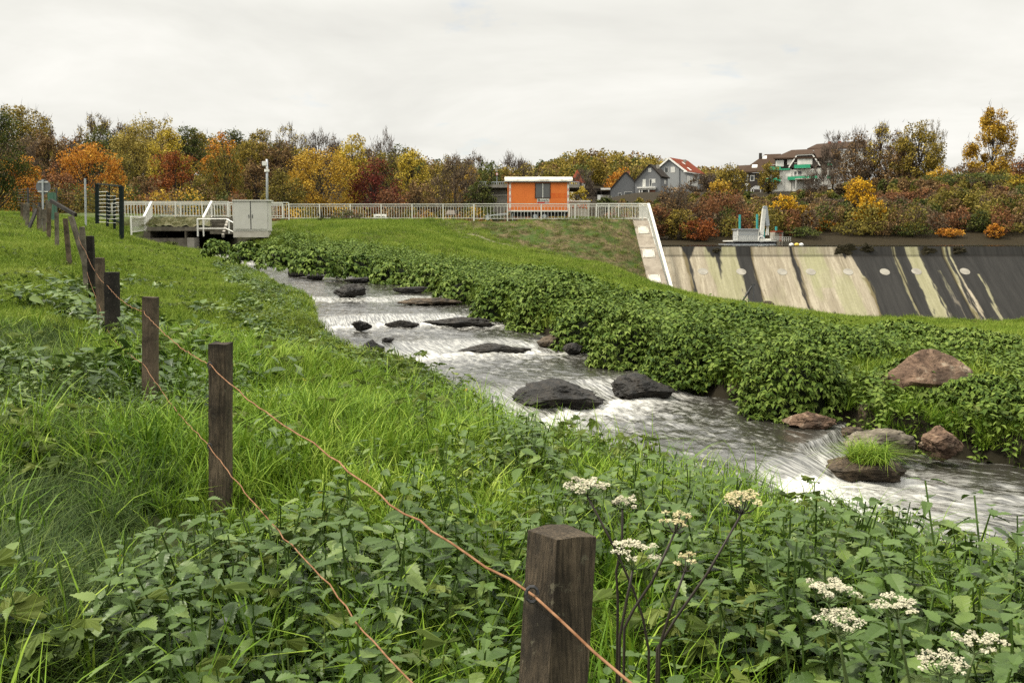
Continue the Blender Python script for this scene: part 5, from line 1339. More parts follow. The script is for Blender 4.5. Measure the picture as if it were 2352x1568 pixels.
pxbox(MB(), 1265, 1301, 444, 455, D - .004, .012).build('paint_smear', MAT['orange_faded'], tr, bevel=.0)
sg = pxbox(MB(), 1233.5, 1261.5, 456, 468, D - .02, .04).build('sign', MAT['white_paint'], tr)
pxbox(MB(), 1234, 1261, 463.8, 467.6, D - .026, .03).build('red_band', MAT['red_paint'], sg)
def lettering(txt, X0, X1, Yb, hpx, Dd, mat, parent, name='lettering', ex=None, rz=0):
    cu_ = bpy.data.curves.new(name, 'FONT'); cu_.body = txt; cu_.size = 1; cu_.extrude = .012
    t_ = bpy.data.objects.new(name, cu_); COL.objects.link(t_)
    dg = bpy.context.evaluated_depsgraph_get(); me = bpy.data.meshes.new_from_object(t_.evaluated_get(dg)); bpy.data.objects.remove(t_)
    V = np.zeros(len(me.vertices) * 3, np.float32); me.vertices.foreach_get('co', V); V = V.reshape(-1, 3)
    sx = (X1 - X0) * Dd * K / F / (V[:, 0].max() - V[:, 0].min()); sz_ = hpx * Dd * K / F / (V[:, 1].max() - V[:, 1].min()); o0 = P(X0, Yb, Dd)
    Wd_ = np.c_[o0[0] + (V[:, 0] - V[:, 0].min()) * sx, Dd - V[:, 2], o0[2] + (V[:, 1] - V[:, 1].min()) * sz_] - np.array(wm(parent).translation)
    me.vertices.foreach_set('co', Wd_.astype(np.float32).ravel()); me.materials.clear(); me.materials.append(MAT[mat]); me.update()
    o = bpy.data.objects.new(name, me); COL.objects.link(o); o.parent = parent; return o
lettering('Boels', 1235.3, 1259.8, 462.6, 5.4, D - .03, 'black', sg); lettering('RENTAL', 1251, 1260.2, 467, 2.5, D - .034, 'white_paint', sg)
sk = MB(); pxbox(sk, 1174, 1302, 486, 497, D + .3, .1); sk.build('skirt', MAT['black'], tr); pxbox(MB(), 1172, 1304, 486, 489, D + .1, 1.9).build('chassis', MAT['black'], tr)
for X in (1229, 1250):
    wv = MB(); q = P(X, 497, D + .25); wv.disc((q[0], D + .22, q[2]), .3, .2, (0, 1, 0), 20); wh = wv.build('wheel', MAT['black'], tr)
    MB().disc((q[0], D + .1, q[2]), .17, .06, (0, 1, 0), 14).build('rim', MAT['grey_steel'], wh)
db = MB(); db.beam(P(1166, 493, D + .9), P(1114, 496, D + .9), .1); db.beam(P(1166, 490, D + .4), P(1126, 495, D + .9), .08); db.build('drawbar', MAT['grey_steel'], tr)
for X in (1177, 1296): pxbox(MB(), X - 1, X + 1, 486, 507, D + .2, .12).build('support_leg', MAT['grey_steel'], tr)
jw = MB(); q = P(1120, 501, D + .9); jw.disc((q[0], D + .9, q[2]), .16, .12, (0, 1, 0), 14); jw.beam(q, P(1121, 490, D + .9), .07); jw.build('jockey_wheel', MAT['grey_steel'], tr)
# grey container
ct = empty('steel_container', P(1330, 505, 75.5), 'pale grey container with red graffiti beside the trailer', 'container')
pxbox(MB(), 1310, 1354, 463, 510, 75.5, 2.2).build('body', MAT['concrete_pale'], ct, bevel=.02); pxbox(MB(), 1308, 1356, 460.5, 463.5, 75.4, 2.4).build('top_edge', MAT['white_paint'], ct)
gf = MB()
for st_ in ([(1314, 473), (1316, 477), (1319, 472)], [(1327, 471), (1331, 477), (1335, 471), (1337, 478)], [(1340, 478), (1340, 470), (1345, 468), (1347, 472), (1342, 474), (1348, 479)]):
    gf.tube([P(X, Y, 75.46) for X, Y in st_], .045, 5)
gf.build('graffiti', MAT['orange_faded'], ct)
# timber stack and lattice at the left of the trailer
# road bridge
br = empty('road_bridge', P(1150, 480, 118), 'grey concrete road bridge emerging from the trees left of the trailer', 'bridge')
pxbox(MB(), 1100, 1330, 424, 431, 118, 8).build('deck', MAT['concrete'], br); pxbox(MB(), 1100, 1330, 430.7, 435, 119, 6).build('girder', MAT['concrete_dark'], br)
pxbox(MB(), 1124, 1168, 435, 500, 119.5, 5).build('abutment', MAT['concrete'], br); pxbox(MB(), 1128, 1172, 447, 450, 119.4, .3).build('ledge', MAT['concrete_pale'], br)
rl = MB(); rl.beam(P(1100, 418, 118.1), P(1330, 418, 118.1), .08); [rl.beam(P(X, 425, 118.1), P(X, 418, 118.1), .06) for X in range(1100, 1331, 5)]; rl.build('parapet_rail', MAT['grey_steel'], br)
ps = empty('traffic_sign', P(1141, 425, 118), 'thin pole with a small round red-rimmed sign on the road bridge', 'sign')
MB().tube([P(1141.5, 425, 118), P(1141.5, 372, 118)], .035, 6).build('pole', MAT['grey_steel'], ps); q = P(1141.5, 400, 117.9); MB().disc(q, .17, .04, (0, 1, 0), 18).build('rim', MAT['red_paint'], ps); MB().disc(q - [0, .025, 0], .11, .04, (0, 1, 0), 18).build('plate', MAT['white_paint'], ps)
# ------------------------------------------------------------------ weir
YC, ZC = 66.0, -.293            # downstream edge of the crest
TS = math.tan(math.radians(38)); CAPH = .62
def z4(x, y): return (1607.8 + x * .3369, 218.2 + y * .3369)     # zoomed-view coordinates -> layout
def crest_x(x4): q = P(*z4(x4, 1035), YC); return float(q[0])
wr = empty('weir', (24, YC, -5.5), 'long sloping concrete weir wall streaked with black wet algae', 'weir')
xs = np.linspace(10.3, 62, 1100); ss_ = np.linspace(0, 8.4, 90)      # metres along the crest / down the slope
XG, SG = np.meshgrid(xs, ss_, indexing='ij')
jit = (fnoise(XG * 9.0, SG * 1.3, 53, 3) - .5) * .35 + (fnoise(XG * 3.0, SG * .35, 51, 4) - .5) * .55 + (fnoise(XG * .7, SG * .25, 52, 3) - .5) * .55
xq = XG + jit * np.clip(.35 + SG * .09, 0, 1)
def band(a, b, s0=0, s1=99, taper=False, soft=.05):
    a, b = crest_x(a), crest_x(b); k = np.clip((SG - s0) / (s1 - s0), 0, 1) if taper else 0
    m_ = (a + b) / 2; hw = (b - a) / 2 * (1 - k); return sstep(-soft, soft, hw - np.abs(xq - m_)) * (SG < s1) * (SG >= s0)
wet = np.zeros_like(XG)
for q in [(-130, -30, 0, 1.1, True), (-100, -78), (40, 130, 0, .9, True), (92, 140, 0, 3.2, True), (245, 342), (606, 626), (950, 1012, 0, 1.1, True), (1022, 1090, 0, 3.6, True), (1062, 1302), (1322, 1402), (1496, 1652), (1668, 1686), (1706, 2900)]:
    wet = np.maximum(wet, band(*q))
dry = np.maximum.reduce([band(1640, 1664) * .45, band(1812, 1830, 2.6, 99) * .85, band(1566, 1574, 2.2, 99) * .4])
wet = np.clip(wet - dry, 0, 1)
green = np.clip(sstep(.5, .62, fnoise(xq * .55, SG * .12, 57, 3)) * .8 + band(700, 830, .5, 4) * .7 + band(1060, 1100) * .6 + band(1640, 1660), 0, 1)
# brown algae margins along the black streaks
mg = np.clip(band(335, 356) + band(620, 640) * .8 + band(1040, 1075, 3, 99) + band(1302, 1322) * .6 + band(1630, 1660) + band(-120, -95), 0, 1)
cap = SG < CAPH / math.sin(math.radians(62)) - .0
YG = np.where(cap, YC - SG * math.cos(math.radians(62)), 0); ZG = np.where(cap, ZC - SG * math.sin(math.radians(62)), 0)
s_c = CAPH / math.sin(math.radians(62)); y_c = YC - s_c * math.cos(math.radians(62)); z_c = ZC - CAPH
rest = np.clip(SG - s_c, 0, None); YG = np.where(cap, YG, y_c - rest * math.cos(math.radians(38))); ZG = np.where(cap, ZG, z_c - rest * math.sin(math.radians(38)))
jointm = np.zeros_like(XG)
for x4 in (336, 618, 1312, 1640, 2190): jointm += np.exp(-((XG - crest_x(x4)) / .045) ** 2)
linem = np.exp(-((SG - s_c) / .06) ** 2)
m, nt, out = newmat('weir_concrete'); co = coords(nt, 'Object')
n = noisetex(nt, 1.3, 10, .74, coords(nt, 'Object', (1.8, .16, .16)), .3); n2 = noisetex(nt, 9, 6, .7, co); nst = noisetex(nt, 2.4, 6, .65, coords(nt, 'Object', (2.4, .12, .12)))
c = ramp(nt, [(.3, (.11, .09, .06)), (.45, (.24, .205, .145)), (.57, (.38, .335, .25)), (.72, (.2, .165, .12))], n).outputs[0]
c = mixc(nt, math_(nt, 'MULTIPLY', ramp(nt, [(.42, (0, 0, 0)), (.6, (.75, .75, .75))], nst).outputs[0], 1), c, (.24, .205, .15))
c = mixc(nt, math_(nt, 'MULTIPLY', attr(nt, 'green'), .55), c, (.22, .235, .1))
c = mixc(nt, ramp(nt, [(.4, (0, 0, 0)), (.62, (.35, .35, .35))], n2).outputs[0], c, (.15, .13, .095))
c = mixc(nt, math_(nt, 'MULTIPLY', attr(nt, 'margin'), .8), c, (.09, .07, .03))
c = mixc(nt, attr(nt, 'wet'), c, ramp(nt, [(.3, (.012, .0115, .0105)), (.7, (.034, .032, .029))], n).outputs[0])
c = mixc(nt, attr(nt, 'joint'), c, (.012, .01, .008))
rg_ = mixc(nt, attr(nt, 'wet'), (.9, .9, .9), (.7, .7, .7))
bsdf(nt, out, c, rg_, 0, .12, bump(nt, n2, .4, .02)); MAT['weir'] = m
i0, i1 = XG.shape; ii = np.arange(i0 * i1).reshape(i0, i1)
qd = np.c_[ii[:-1, :-1].ravel(), ii[:-1, 1:].ravel(), ii[1:, 1:].ravel(), ii[1:, :-1].ravel()]
link_np('spillway_face', np.c_[XG.ravel(), YG.ravel(), ZG.ravel()], [qd], MAT['weir'], wr, attrs={'wet': wet.ravel(), 'green': green.ravel(), 'margin': mg.ravel(), 'joint': np.clip(jointm + linem * .85, 0, 1).ravel()})
MB().box((36.15, 66.5, ZC - .06), (51.7, .98, .12)).build('crest_cap', MAT['concrete_dark'], wr)
MB().box((36.15, 67.4, -3.4), (51.7, .8, 6.0)).build('wall_body', MAT['concrete_dark'], wr)
nf = np.array([0, -math.sin(math.radians(38)), math.cos(math.radians(38))])
for x4, y4 in ((20, 1203), (281, 1205), (560, 1206), (755, 1206), (1010, 1206), (1260, 1206), (1476, 1203), (1806, 1203)):
    r = ray(*z4(x4, y4)); # meet the sloping face
    t = (z_c + y_c * -TS * 1.0 - 0) ; k = (z_c - TS * y_c) / (r[2] - TS * r[1]); q = r * k
    MB().disc(q + nf * .002, .33, .03, nf, 24).build('drain_cover', MAT['concrete'], wr)
for x4, y4, w_, lab in ((115, 1062, .35, 'moss tuft on the weir crest near the wing wall'), (980, 1066, .9, 'big dark moss clump hanging on the middle of the weir crest'), (1140, 1048, .5, 'small dark moss clump right of the big one on the crest'), (1535, 1078, .75, 'dark moss clump on the right part of the weir crest'), (1762, 1068, .6, 'moss clump farthest right on the weir crest')):
    q = P(*z4(x4, y4), YC - .12); me = rock_mesh((w_ * .8, .16, w_ * .55), int(x4), 3, .5, 4); me.materials.append(MAT['moss']); o = link('moss_clump', me, None, tuple(q)); tag(o, lab, 'moss', 'moss clumps on the weir crest')
# steel bracket in front of the weir
q0 = P(*z4(276, 1425), 60.6); q1 = P(*z4(362, 1292), 60.9); q2 = P(*z4(362, 1428), 60.6); q3 = P(*z4(332, 1340), 60.9); q4 = P(*z4(332, 1425), 60.6)
bk = MB(); bk.beam(q0, q1, .09); bk.beam(q2, q1, .12); bk.beam(q4, q3, .09); bk.beam(q1 - [.12, 0, 0], q1 + [.12, 0, 0], .1)
tag(bk.build('steel_bracket', MAT['dark_steel']), 'dark triangular steel bracket standing in front of the weir', 'bracket')
me = rock_mesh((.5, .3, .28), 77, 6); me.materials.append(MAT['rock_brown']); o = link('boulder', me, None, tuple(P(*z4(455, 1435), 59.8))); tag(o, 'low brown stone at the foot of the weir beside the steel bracket', 'boulder')
# wing wall with plates
ww = empty('wing_wall', (9.6, 65, -4), 'sloping concrete wing wall between the grass dike and the weir', 'wall')
A0, A1 = P(1453, 507, 69), P(1488, 507, 69); B0, B1 = P(1487, 664, 61.9), P(1540, 676, 61.5)
A0[2] = A1[2] = (A0[2] + A1[2]) / 2 + .1; dn = (B1 - A1); B1 = A1 + dn * 1.12; B0 = A0 + (B1 - A1); B0[0] = A0[0] + (B0[0] - A0[0]) * .75
mw, nt, out = newmat('wing_wall_concrete'); co = coords(nt, 'Object'); n = noisetex(nt, 1.4, 7, .65, co)
c = ramp(nt, [(.3, (.15, .125, .095)), (.5, (.25, .215, .17)), (.7, (.34, .3, .24))], n).outputs[0]
bsdf(nt, out, c, .9, 0, .2, bump(nt, noisetex(nt, 8, 5, .6, co), .4, .02)); MAT['wing'] = mw
sb_ = MB(); dp = np.array([0, 0, -7.]); sb_.add([A0, A1, B1, B0, A0 + [0, 0, -9], A1 + [0, 0, -9], B1 + [0, 0, -5], B0 + [0, 0, -5]], [(0, 1, 2, 3), (0, 3, 7, 4), (1, 5, 6, 2), (3, 2, 6, 7), (4, 7, 6, 5), (0, 4, 5, 1)])
sb_.build('sloping_slab', mw, ww)
MB().box(((A0[0] + A1[0]) / 2 + .1, 72.2, -3.5), (A1[0] - A0[0] - .1, 6.4, 10.2)).build('abutment', mw, ww)
nw = np.cross(A1 - A0, B0 - A0); nw /= np.linalg.norm(nw); nw = nw if nw[2] > 0 else -nw
e1 = (A1 - A0) / np.linalg.norm(A1 - A0); e2 = np.cross(nw, e1)
def on_wall(X, Y): r = ray(X, Y); return r * (A0.dot(nw) / r.dot(nw))
z3 = lambda x, y: (1033.6 + x * .26856, 287.1 + y * .26856)
for x0, x1, y0, y1 in ((1613, 1704, 868, 932), (1652, 1754, 1066, 1134), (1702, 1803, 1281, 1351)):
    c4 = [on_wall(*z3(*q)) for q in ((x0, y1), (x1 + 2, y1 - 2), (x1 - 10, y0), (x0 - 6, y0 + 2))]
    plt = MB().prism([q + nw * .003 for q in c4], nw * .035).build('cover_plate', MAT['concrete_pale'], ww)
    bo = MB(); cc_ = sum(c4) / 4
    for q in c4: bo.disc(cc_ + (q - cc_) * .78 + nw * .04, .035, .03, nw, 8)
    bo.build('bolt', MAT['dark_steel'], plt)
j0, j1 = on_wall(*z3(1610, 1047)), on_wall(*z3(1752, 1047)); MB().beam(j0 + nw * .003, j1 + nw * .003, .07, .012).build('joint', MAT['dark_steel'], ww)

# ------------------------------------------------------------------ houses
class Face:
    """upright facade plane through the layout point (X, Y=horizon, D), turned by yaw"""
    def __init__(self, X, D, yaw):
        self.o = P(X, 557, D); self.e = np.array([math.cos(yaw), math.sin(yaw), 0]); self.n = np.array([-math.sin(yaw), math.cos(yaw), 0])   # n points away from the viewer
    def pt(self, X, Y, out=0.): r = ray(X, Y); k = self.o.dot(self.n) / r.dot(self.n); return r * k - self.n * out
    def slab(self, pix, out, depth): return MB().prism([self.pt(*q, out) for q in pix], self.n * depth)
    def rect(self, X0, X1, Y0, Y1, out, depth):
        a, b = self.pt(X0, Y1, out), self.pt(X1, Y1, out); zt = self.pt((X0 + X1) / 2, Y0, out)[2]; zb = self.pt((X0 + X1) / 2, Y1, out)[2]
        a[2] = b[2] = zb; return MB().prism([a, b, b + [0, 0, zt - zb], a + [0, 0, zt - zb]], self.n * depth)
    def window(self, root, X0, X1, Y0, Y1, fr=.09, pane='glass', name='window', frm='white_paint'):
        w = self.rect(X0, X1, Y0, Y1, .06, .06).build(name, MAT[frm], root); k = fr * 1.0 / (self.o[1] * K / F)
        self.rect(X0 + k, X1 - k, Y0 + k, Y1 - k, .075, .03).build('pane', MAT[pane], w); return w
def side_face(f, X, Y, sign=1):
    """plane at right angles to f through the facade point seen at (X, Y)"""
    g_ = Face.__new__(Face); g_.o = f.pt(X, Y); g_.e = f.n * sign; g_.n = -f.e; return g_
z5 = lambda x, y: (1378.1 + x * .12208, 344.5 + y * .12208)
z6 = lambda x, y: (1636.5 + x * .16848, 310.1 + y * .16848)
def R5(x0, x1, y0, y1): a = z5(x0, y0); b = z5(x1, y1); return a[0], b[0], a[1], b[1]
def R6(x0, x1, y0, y1): a = z6(x0, y0); b = z6(x1, y1); return a[0], b[0], a[1], b[1]
def roof_plane(f, q0, q1, depth, thick, over, mat, root, name='roof'):
    """roof slab lying along facade edge q0-q1, running back by depth"""
    a, b = f.pt(*q0, over), f.pt(*q1, over); d = b - a; nn = np.cross(d, f.n); nn /= np.linalg.norm(nn); nn = nn if nn[2] > 0 else -nn
    return MB().prism([a, b, b + nn * thick, a + nn * thick], f.n * (depth + 2 * over)).build(name, mat, root)
def chimney(f, X0, X1, Y0, Y1, back, mat, root):
    m_ = f.rect(X0, X1, Y0, Y1, -back, .7); return m_.build('chimney', mat, root)
# left and middle grey houses
D0 = 280; fA = Face(1440, D0, math.radians(-10)); hA = empty('house', fA.pt(*z5(420, 1040)), 'grey slate-clad gable house on the left of the three, with a white basement', 'house', 'houses on the far hill')
fA.slab([z5(*q) for q in ((185, 975), (652, 975), (655, 600), (485, 428), (185, 775))], 0, 9).build('wall', MAT['slate'], hA)
fA.slab([z5(*q) for q in ((188, 1140), (540, 1140), (540, 976), (188, 976))], -.05, 8.8).build('basement_wall', MAT['wall_white'], hA)
roof_plane(fA, z5(168, 788), z5(485, 422), 9, .3, .35, MAT['roof_dark'], hA); roof_plane(fA, z5(485, 422), z5(662, 606), 9, .3, .35, MAT['roof_dark'], hA)
fA.window(hA, *R5(457, 606, 786, 910)); fA.window(hA, *R5(340, 405, 812, 893)); fA.window(hA, *R5(352, 402, 988, 1040), pane='glass_grey')
chimney(fA, *R5(500, 545, 385, 520), 3, MAT['brick'], hA)
fB = Face(1490, D0 - 4, math.radians(-24)); hB = empty('house', fB.pt(*z5(900, 940)), 'middle grey slate house with a white balcony and open terrace', 'house', 'houses on the far hill')
fB.slab([z5(*q) for q in ((662, 1000), (1137, 1000), (1137, 505), (940, 285), (662, 590))], 0, 8).build('wall', MAT['slate'], hB)
roof_plane(fB, z5(650, 606), z5(940, 280), 8, .3, .4, MAT['roof_dark'], hB); roof_plane(fB, z5(940, 280), z5(1165, 512), 8, .3, .4, MAT['roof_dark'], hB)
fB.window(hB, *R5(908, 966, 345, 418), pane='blind'); fB.window(hB, *R5(803, 858, 553, 694), pane='blind', name='balcony_door'); fB.window(hB, *R5(928, 975, 548, 688), name='balcony_door'); fB.window(hB, *R5(980, 1043, 546, 622), pane='blind')
bl = fB.rect(*R5(722, 1062, 700, 720), 1.3, 1.6).build('balcony', MAT['white_paint'], hB); fB.rect(*R5(750, 1060, 722, 750), 1.0, .3).build('fascia', MAT['wall_white'], bl)
for x0, x1 in ((750, 766), (798, 815), (925, 940)): fB.rect(*R5(x0, x1, 750, 900), 1.0, .15).build('terrace_post', MAT['white_paint'], hB)
fB.rect(*R5(766, 860, 762, 890), .05, .1).build('terrace_door', MAT['glass'], hB); fB.rect(*R5(940, 1040, 752, 830), .05, .1).build('red_wall_panel', MAT['maroon_wall'] if 'maroon_wall' in MAT else MAT['brick'], hB)
fB.rect(*R5(664, 930, 905, 925), 1.5, 1.8).build('terrace_edge', MAT['wall_white'], hB)
fBs = side_face(fB, *z5(1137, 560)); ws = fBs.window(hB, *R5(1205, 1240, 570, 640), pane='blind')
chimney(fB, *R5(1000, 1052, 262, 340), 3, MAT['concrete'], hB)
fC = Face(1540, D0 + 12, math.radians(-33)); hC = empty('house', fC.pt(*z5(1400, 800)), 'pale grey house with a red tiled roof, highest of the three', 'house', 'houses on the far hill')
fC.slab([z5(*q) for q in ((1060, 860), (1622, 860), (1622, 412), (1310, 165), (1060, 375))], 0, 13).build('wall', MAT['slate_pale'], hC)
roof_plane(fC, z5(1070, 366), z5(1310, 158), 13, .3, .5, MAT['roof_red'], hC)
rc = roof_plane(fC, z5(1310, 158), z5(1645, 420), 13, .3, .5, MAT['roof_red'], hC)
for a, b in ((z5(1085, 352), z5(1310, 156)), (z5(1310, 156), z5(1648, 420))):
    p0, p1 = fC.pt(*a, .56), fC.pt(*b, .56); MB().beam(p0, p1, .12, .5).build('barge_board', MAT['white_paint'], hC)
fC.window(hC, *R5(1215, 1285, 325, 430)); fC.window(hC, *R5(1332, 1412, 322, 428), pane='blind')
MB().tube([fC.pt(*z5(1490, 250), .15), fC.pt(*z5(1490, 760), .15)], .12, 6).build('downpipe', MAT['slate_pale'], hC)
fCs = side_face(fC, *z5(1622, 600))
for q in ((1630, 1695, 490, 655), (1715, 1752, 505, 665), (1768, 1800, 515, 680), (1804, 1830, 520, 688)): fCs.window(hC, *R5(*q), pane='blind', fr=.16)
fCs.rect(*R5(1570, 1840, 425, 440), .5, .5).build('gutter', MAT['white_paint'], hC)
chimney(fC, *R5(1440, 1482, 160, 215), 5, MAT['concrete'], hC)
# roof windows on the red roof: lie on the right-hand plane
a_, b_ = fC.pt(*z5(1310, 158), .5), fC.pt(*z5(1645, 420), .5); dd_ = (b_ - a_) / np.linalg.norm(b_ - a_); nn_ = np.cross(dd_, fC.n); nn_ /= np.linalg.norm(nn_); nn_ = nn_ if nn_[2] > 0 else -nn_
for x, y, w_ in ((1575, 250, 1.2), (1680, 358, 1.5)):
    r = ray(*z5(x, y)); q = r * ((a_ + nn_ * .31).dot(nn_) / r.dot(nn_)); MB().box(q, (w_, 1.0, .08), ax=(dd_, fC.n, nn_)).build('roof_window', MAT['white_paint'], rc)
# carport and shed left of the grey houses
fS = Face(1360, 262, math.radians(-6)); cp = empty('carport', fS.pt(1370, 472), 'open carport shed with a dark flat roof left of the grey houses', 'shed')
fS.rect(1341, 1379, 432, 436, 0, 5).build('roof', MAT['roof_dark'], cp); fS.rect(1380, 1402, 432, 436, .2, 5).build('side_roof', MAT['white_paint'], cp)
for X in (1343, 1358, 1370, 1380): fS.rect(X, X + 1.3, 436, 462, 0, .3).build('post', MAT['wall_dark'], cp)
fS.rect(1342, 1372, 452, 474, -.3, .3).build('low_wall', MAT['wood_shed'], cp); fS.rect(1372, 1383, 448, 474, -.1, .3).build('white_door', MAT['white_paint'], cp); fS.rect(1383.5, 1400, 448, 474, -.2, .3).build('tan_wall', MAT['concrete'], cp)
fS.rect(1342, 1402, 437, 474, -4, .3).build('back_wall', MAT['wall_dark'], cp)
# tower with a pointed red roof, and the village roof by it
fT = Face(1330, 330, math.radians(12)); tw = empty('tower', fT.pt(1330, 470), 'white tower with a steep pointed red roof behind the bare tree', 'tower')
fT.rect(1319, 1343, 419, 475, 0, 6).build('wall', MAT['wall_white'], tw); a = fT.pt(1318, 420, .3); b = fT.pt(1344, 420, .3); t = fT.pt(1331, 388, -3)
MB().add([a, b, b + fT.n * 6.6, a + fT.n * 6.6, t], [(0, 1, 4), (1, 2, 4), (2, 3, 4), (3, 0, 4), (3, 2, 1, 0)]).build('roof', MAT['roof_red'], tw)
fV = Face(1240, 300, math.radians(8)); vh = empty('village_house', fV.pt(1250, 470), 'village house whose brown roof ridge shows above the trailer', 'house')
fV.rect(1205, 1300, 412, 475, 0, 8).build('wall', MAT['wall_white'], vh); a, b = fV.pt(1202, 413, .3), fV.pt(1303, 413, .3); MB().add([a, b, b + fV.n * 9, a + fV.n * 9, a + fV.n * 4.5 + [0, 0, 1.2], b + fV.n * 4.5 + [0, 0, 1.2]], [(0, 1, 5, 4), (2, 3, 4, 5), (1, 2, 5), (3, 0, 4)]).build('roof', MAT['roof_brown'], vh)
fV.slab([(1231, 412), (1247, 412), (1239, 403)], .2, 4).build('gable', MAT['wall_white'], vh); fV.rect(1195, 1200, 400, 412, -3, .8).build('chimney', MAT['concrete'], vh)

# balcony block
fG = Face(1800, 236, math.radians(-28)); ap = empty('apartment_house', fG.pt(*z6(1150, 770)), 'white balcony block with green balcony fronts and a brown roof', 'apartment house', 'houses on the far hill')
fG.slab([z6(*q) for q in ((745, 800), (1640, 730), (1640, 440), (745, 492))], 0, 11).build('wall', MAT['wall_white'], ap)
fG.slab([z6(*q) for q in ((845, 470), (1640, 438), (1640, 315), (845, 330))], -.4, 10).build('upper_wall', MAT['wall_dark'], ap)
fG.slab([z6(*q) for q in ((755, 492), (1060, 474), (1060, 456), (765, 464))], .3, .5).build('green_band', MAT['green_panel'], ap)
e0, e1_ = fG.pt(*z6(838, 332), .5), fG.pt(*z6(1660, 318), .5); r0_ = fG.pt(*z6(1010, 196), -5.5); r1_ = fG.pt(*z6(1660, 165), -5.5)
rr_ = MB().prism([e0, e1_, r1_, r0_], (0, 0, .3)).build('roof', MAT['roof_brown'], ap)
MB().add([r0_ + [0, 0, .25], r1_ + [0, 0, .25], e1_ + fG.n * 13, e0 + fG.n * 13, e0 + [0, 0, .1]], [(0, 1, 2, 3), (4, 0, 3)]).build('rear_roof', MAT['roof_brown'], ap)
# big dormer with white barge boards
dg_ = fG.slab([z6(*q) for q in ((1050, 450), (1470, 425), (1368, 262), (1155, 272))], .25, 4.5).build('dormer_wall', MAT['wall_dark'], ap)
for a, b in (((1045, 445), (1158, 276)), ((1152, 279), (1368, 266)), ((1364, 264), (1474, 420))): MB().beam(fG.pt(*z6(*a), .35), fG.pt(*z6(*b), .35), .25, .3).build('barge_board', MAT['white_paint'], dg_)
a, b, t0, t1 = fG.pt(*z6(1140, 272), .6), fG.pt(*z6(1392, 258), .6), fG.pt(*z6(1280, 196), -2.5), fG.pt(*z6(1330, 194), -2.5)
MB().add([a, b, t1, t0, a + fG.n * 5, b + fG.n * 5, fG.pt(*z6(1490, 400), .3), fG.pt(*z6(1490, 400), -4)], [(0, 1, 2, 3), (1, 5, 2), (0, 3, 4), (3, 2, 5, 4), (1, 6, 7, 5)]).build('dormer_roof', MAT['roof_brown'], ap)
for q, nm_ in (((737, 942, 590, 640), 'b'), ((1038, 1442, 566, 612), 'b'), ((1127, 1346, 408, 456), 'b'), ((790, 944, 434, 484), 'b'), ((1580, 1640, 388, 424), 'b'), ((1575, 1640, 548, 596), 'b')):
    o = fG.rect(*R6(*q), 1.2, .15).build('balcony', MAT['green_panel'], ap); x0, x1, y0, y1 = q
    fG.rect(*R6(x0 + 2, x1 - 2, y1 - 6, y1), 1.0, 1.0).build('balcony_floor', MAT['wall_white'], o); fG.rect(*R6(x0, x1, y0 - 26, y0 - 22), 1.15, .06).build('rail', MAT['white_steel'], o)
for q, pn, nm_ in (((800, 962, 664, 775), 'blind', 'garage_shutter'), ((775, 926, 495, 588), 'glass_grey', 'balcony_glazing'), ((1020, 1088, 338, 405), 'blind', 'window'), ((862, 970, 346, 432), 'blind', 'balcony_door'), ((1107, 1152, 490, 562), 'glass', 'window'), ((1156, 1222, 486, 560), 'glass_grey', 'balcony_door'), ((1312, 1418, 475, 552), 'blind', 'balcony_door'), ((1545, 1612, 303, 374), 'blind', 'window'), ((1095, 1180, 645, 720), 'blind', 'window')):
    fG.window(ap, *R6(*q), pane=pn, name=nm_, fr=.12)
w_ = fG.rect(*R6(1160, 1362, 308, 408), .3, .1).build('dormer_door', MAT['white_paint'], ap); fG.rect(*R6(1205, 1355, 318, 405), .33, .1).build('blind', MAT['blind'], w_)
for x in (966, 1060, 1228, 1452): fG.rect(*R6(x, x + 9, 462, 760), .18, .3).build('pilaster', MAT['wall_white'], ap)
for x, y in ((1160, 238), (1300, 205)): q = fG.pt(*z6(x, y), -3.6); MB().box(q, (1.2, .9, .3)).build('roof_window', MAT['white_paint'], rr_)
pg = empty('patio_awning', fG.pt(*z6(1300, 680), 3), 'white patio awning under the long green balcony', 'awning'); fG.rect(*R6(1165, 1430, 600, 612), 3.4, 3.0).build('roof', MAT['concrete_pale'], pg)
for x in (1170, 1420): fG.rect(*R6(x, x + 8, 618, 740), 3.3, .15).build('post', MAT['white_paint'], pg)
# house behind it
fH = Face(1900, 262, math.radians(-28)); hh_ = empty('house', fH.pt(*z6(1650, 500)), 'house with a long brown roof and two chimneys behind the balcony block', 'house', 'houses on the far hill')
e0, e1_ = fH.pt(*z6(1290, 200), 0), fH.pt(*z6(2120, 190), 0); r0_, r1_ = fH.pt(*z6(1372, 116), -5), fH.pt(*z6(2060, 66), -5)
rh = MB().prism([e0, e1_, r1_, r0_], (0, 0, .3)).build('roof', MAT['roof_brown'], hh_); fH.slab([z6(*q) for q in ((1310, 500), (2100, 500), (2100, 196), (1310, 206))], -.4, 9).build('wall', MAT['wall_white'], hh_)
for x0, x1, y0 in ((1533, 1576, 68), (1670, 1712, 62)): fH.rect(*R6(x0, x1, y0, y0 + 44), -4.4, .8).build('chimney', MAT['brick'], rh)
q = fH.pt(*z6(1418, 153), -2.9); MB().box(q, (1.6, 1, .3)).build('roof_window', MAT['white_paint'], rh)
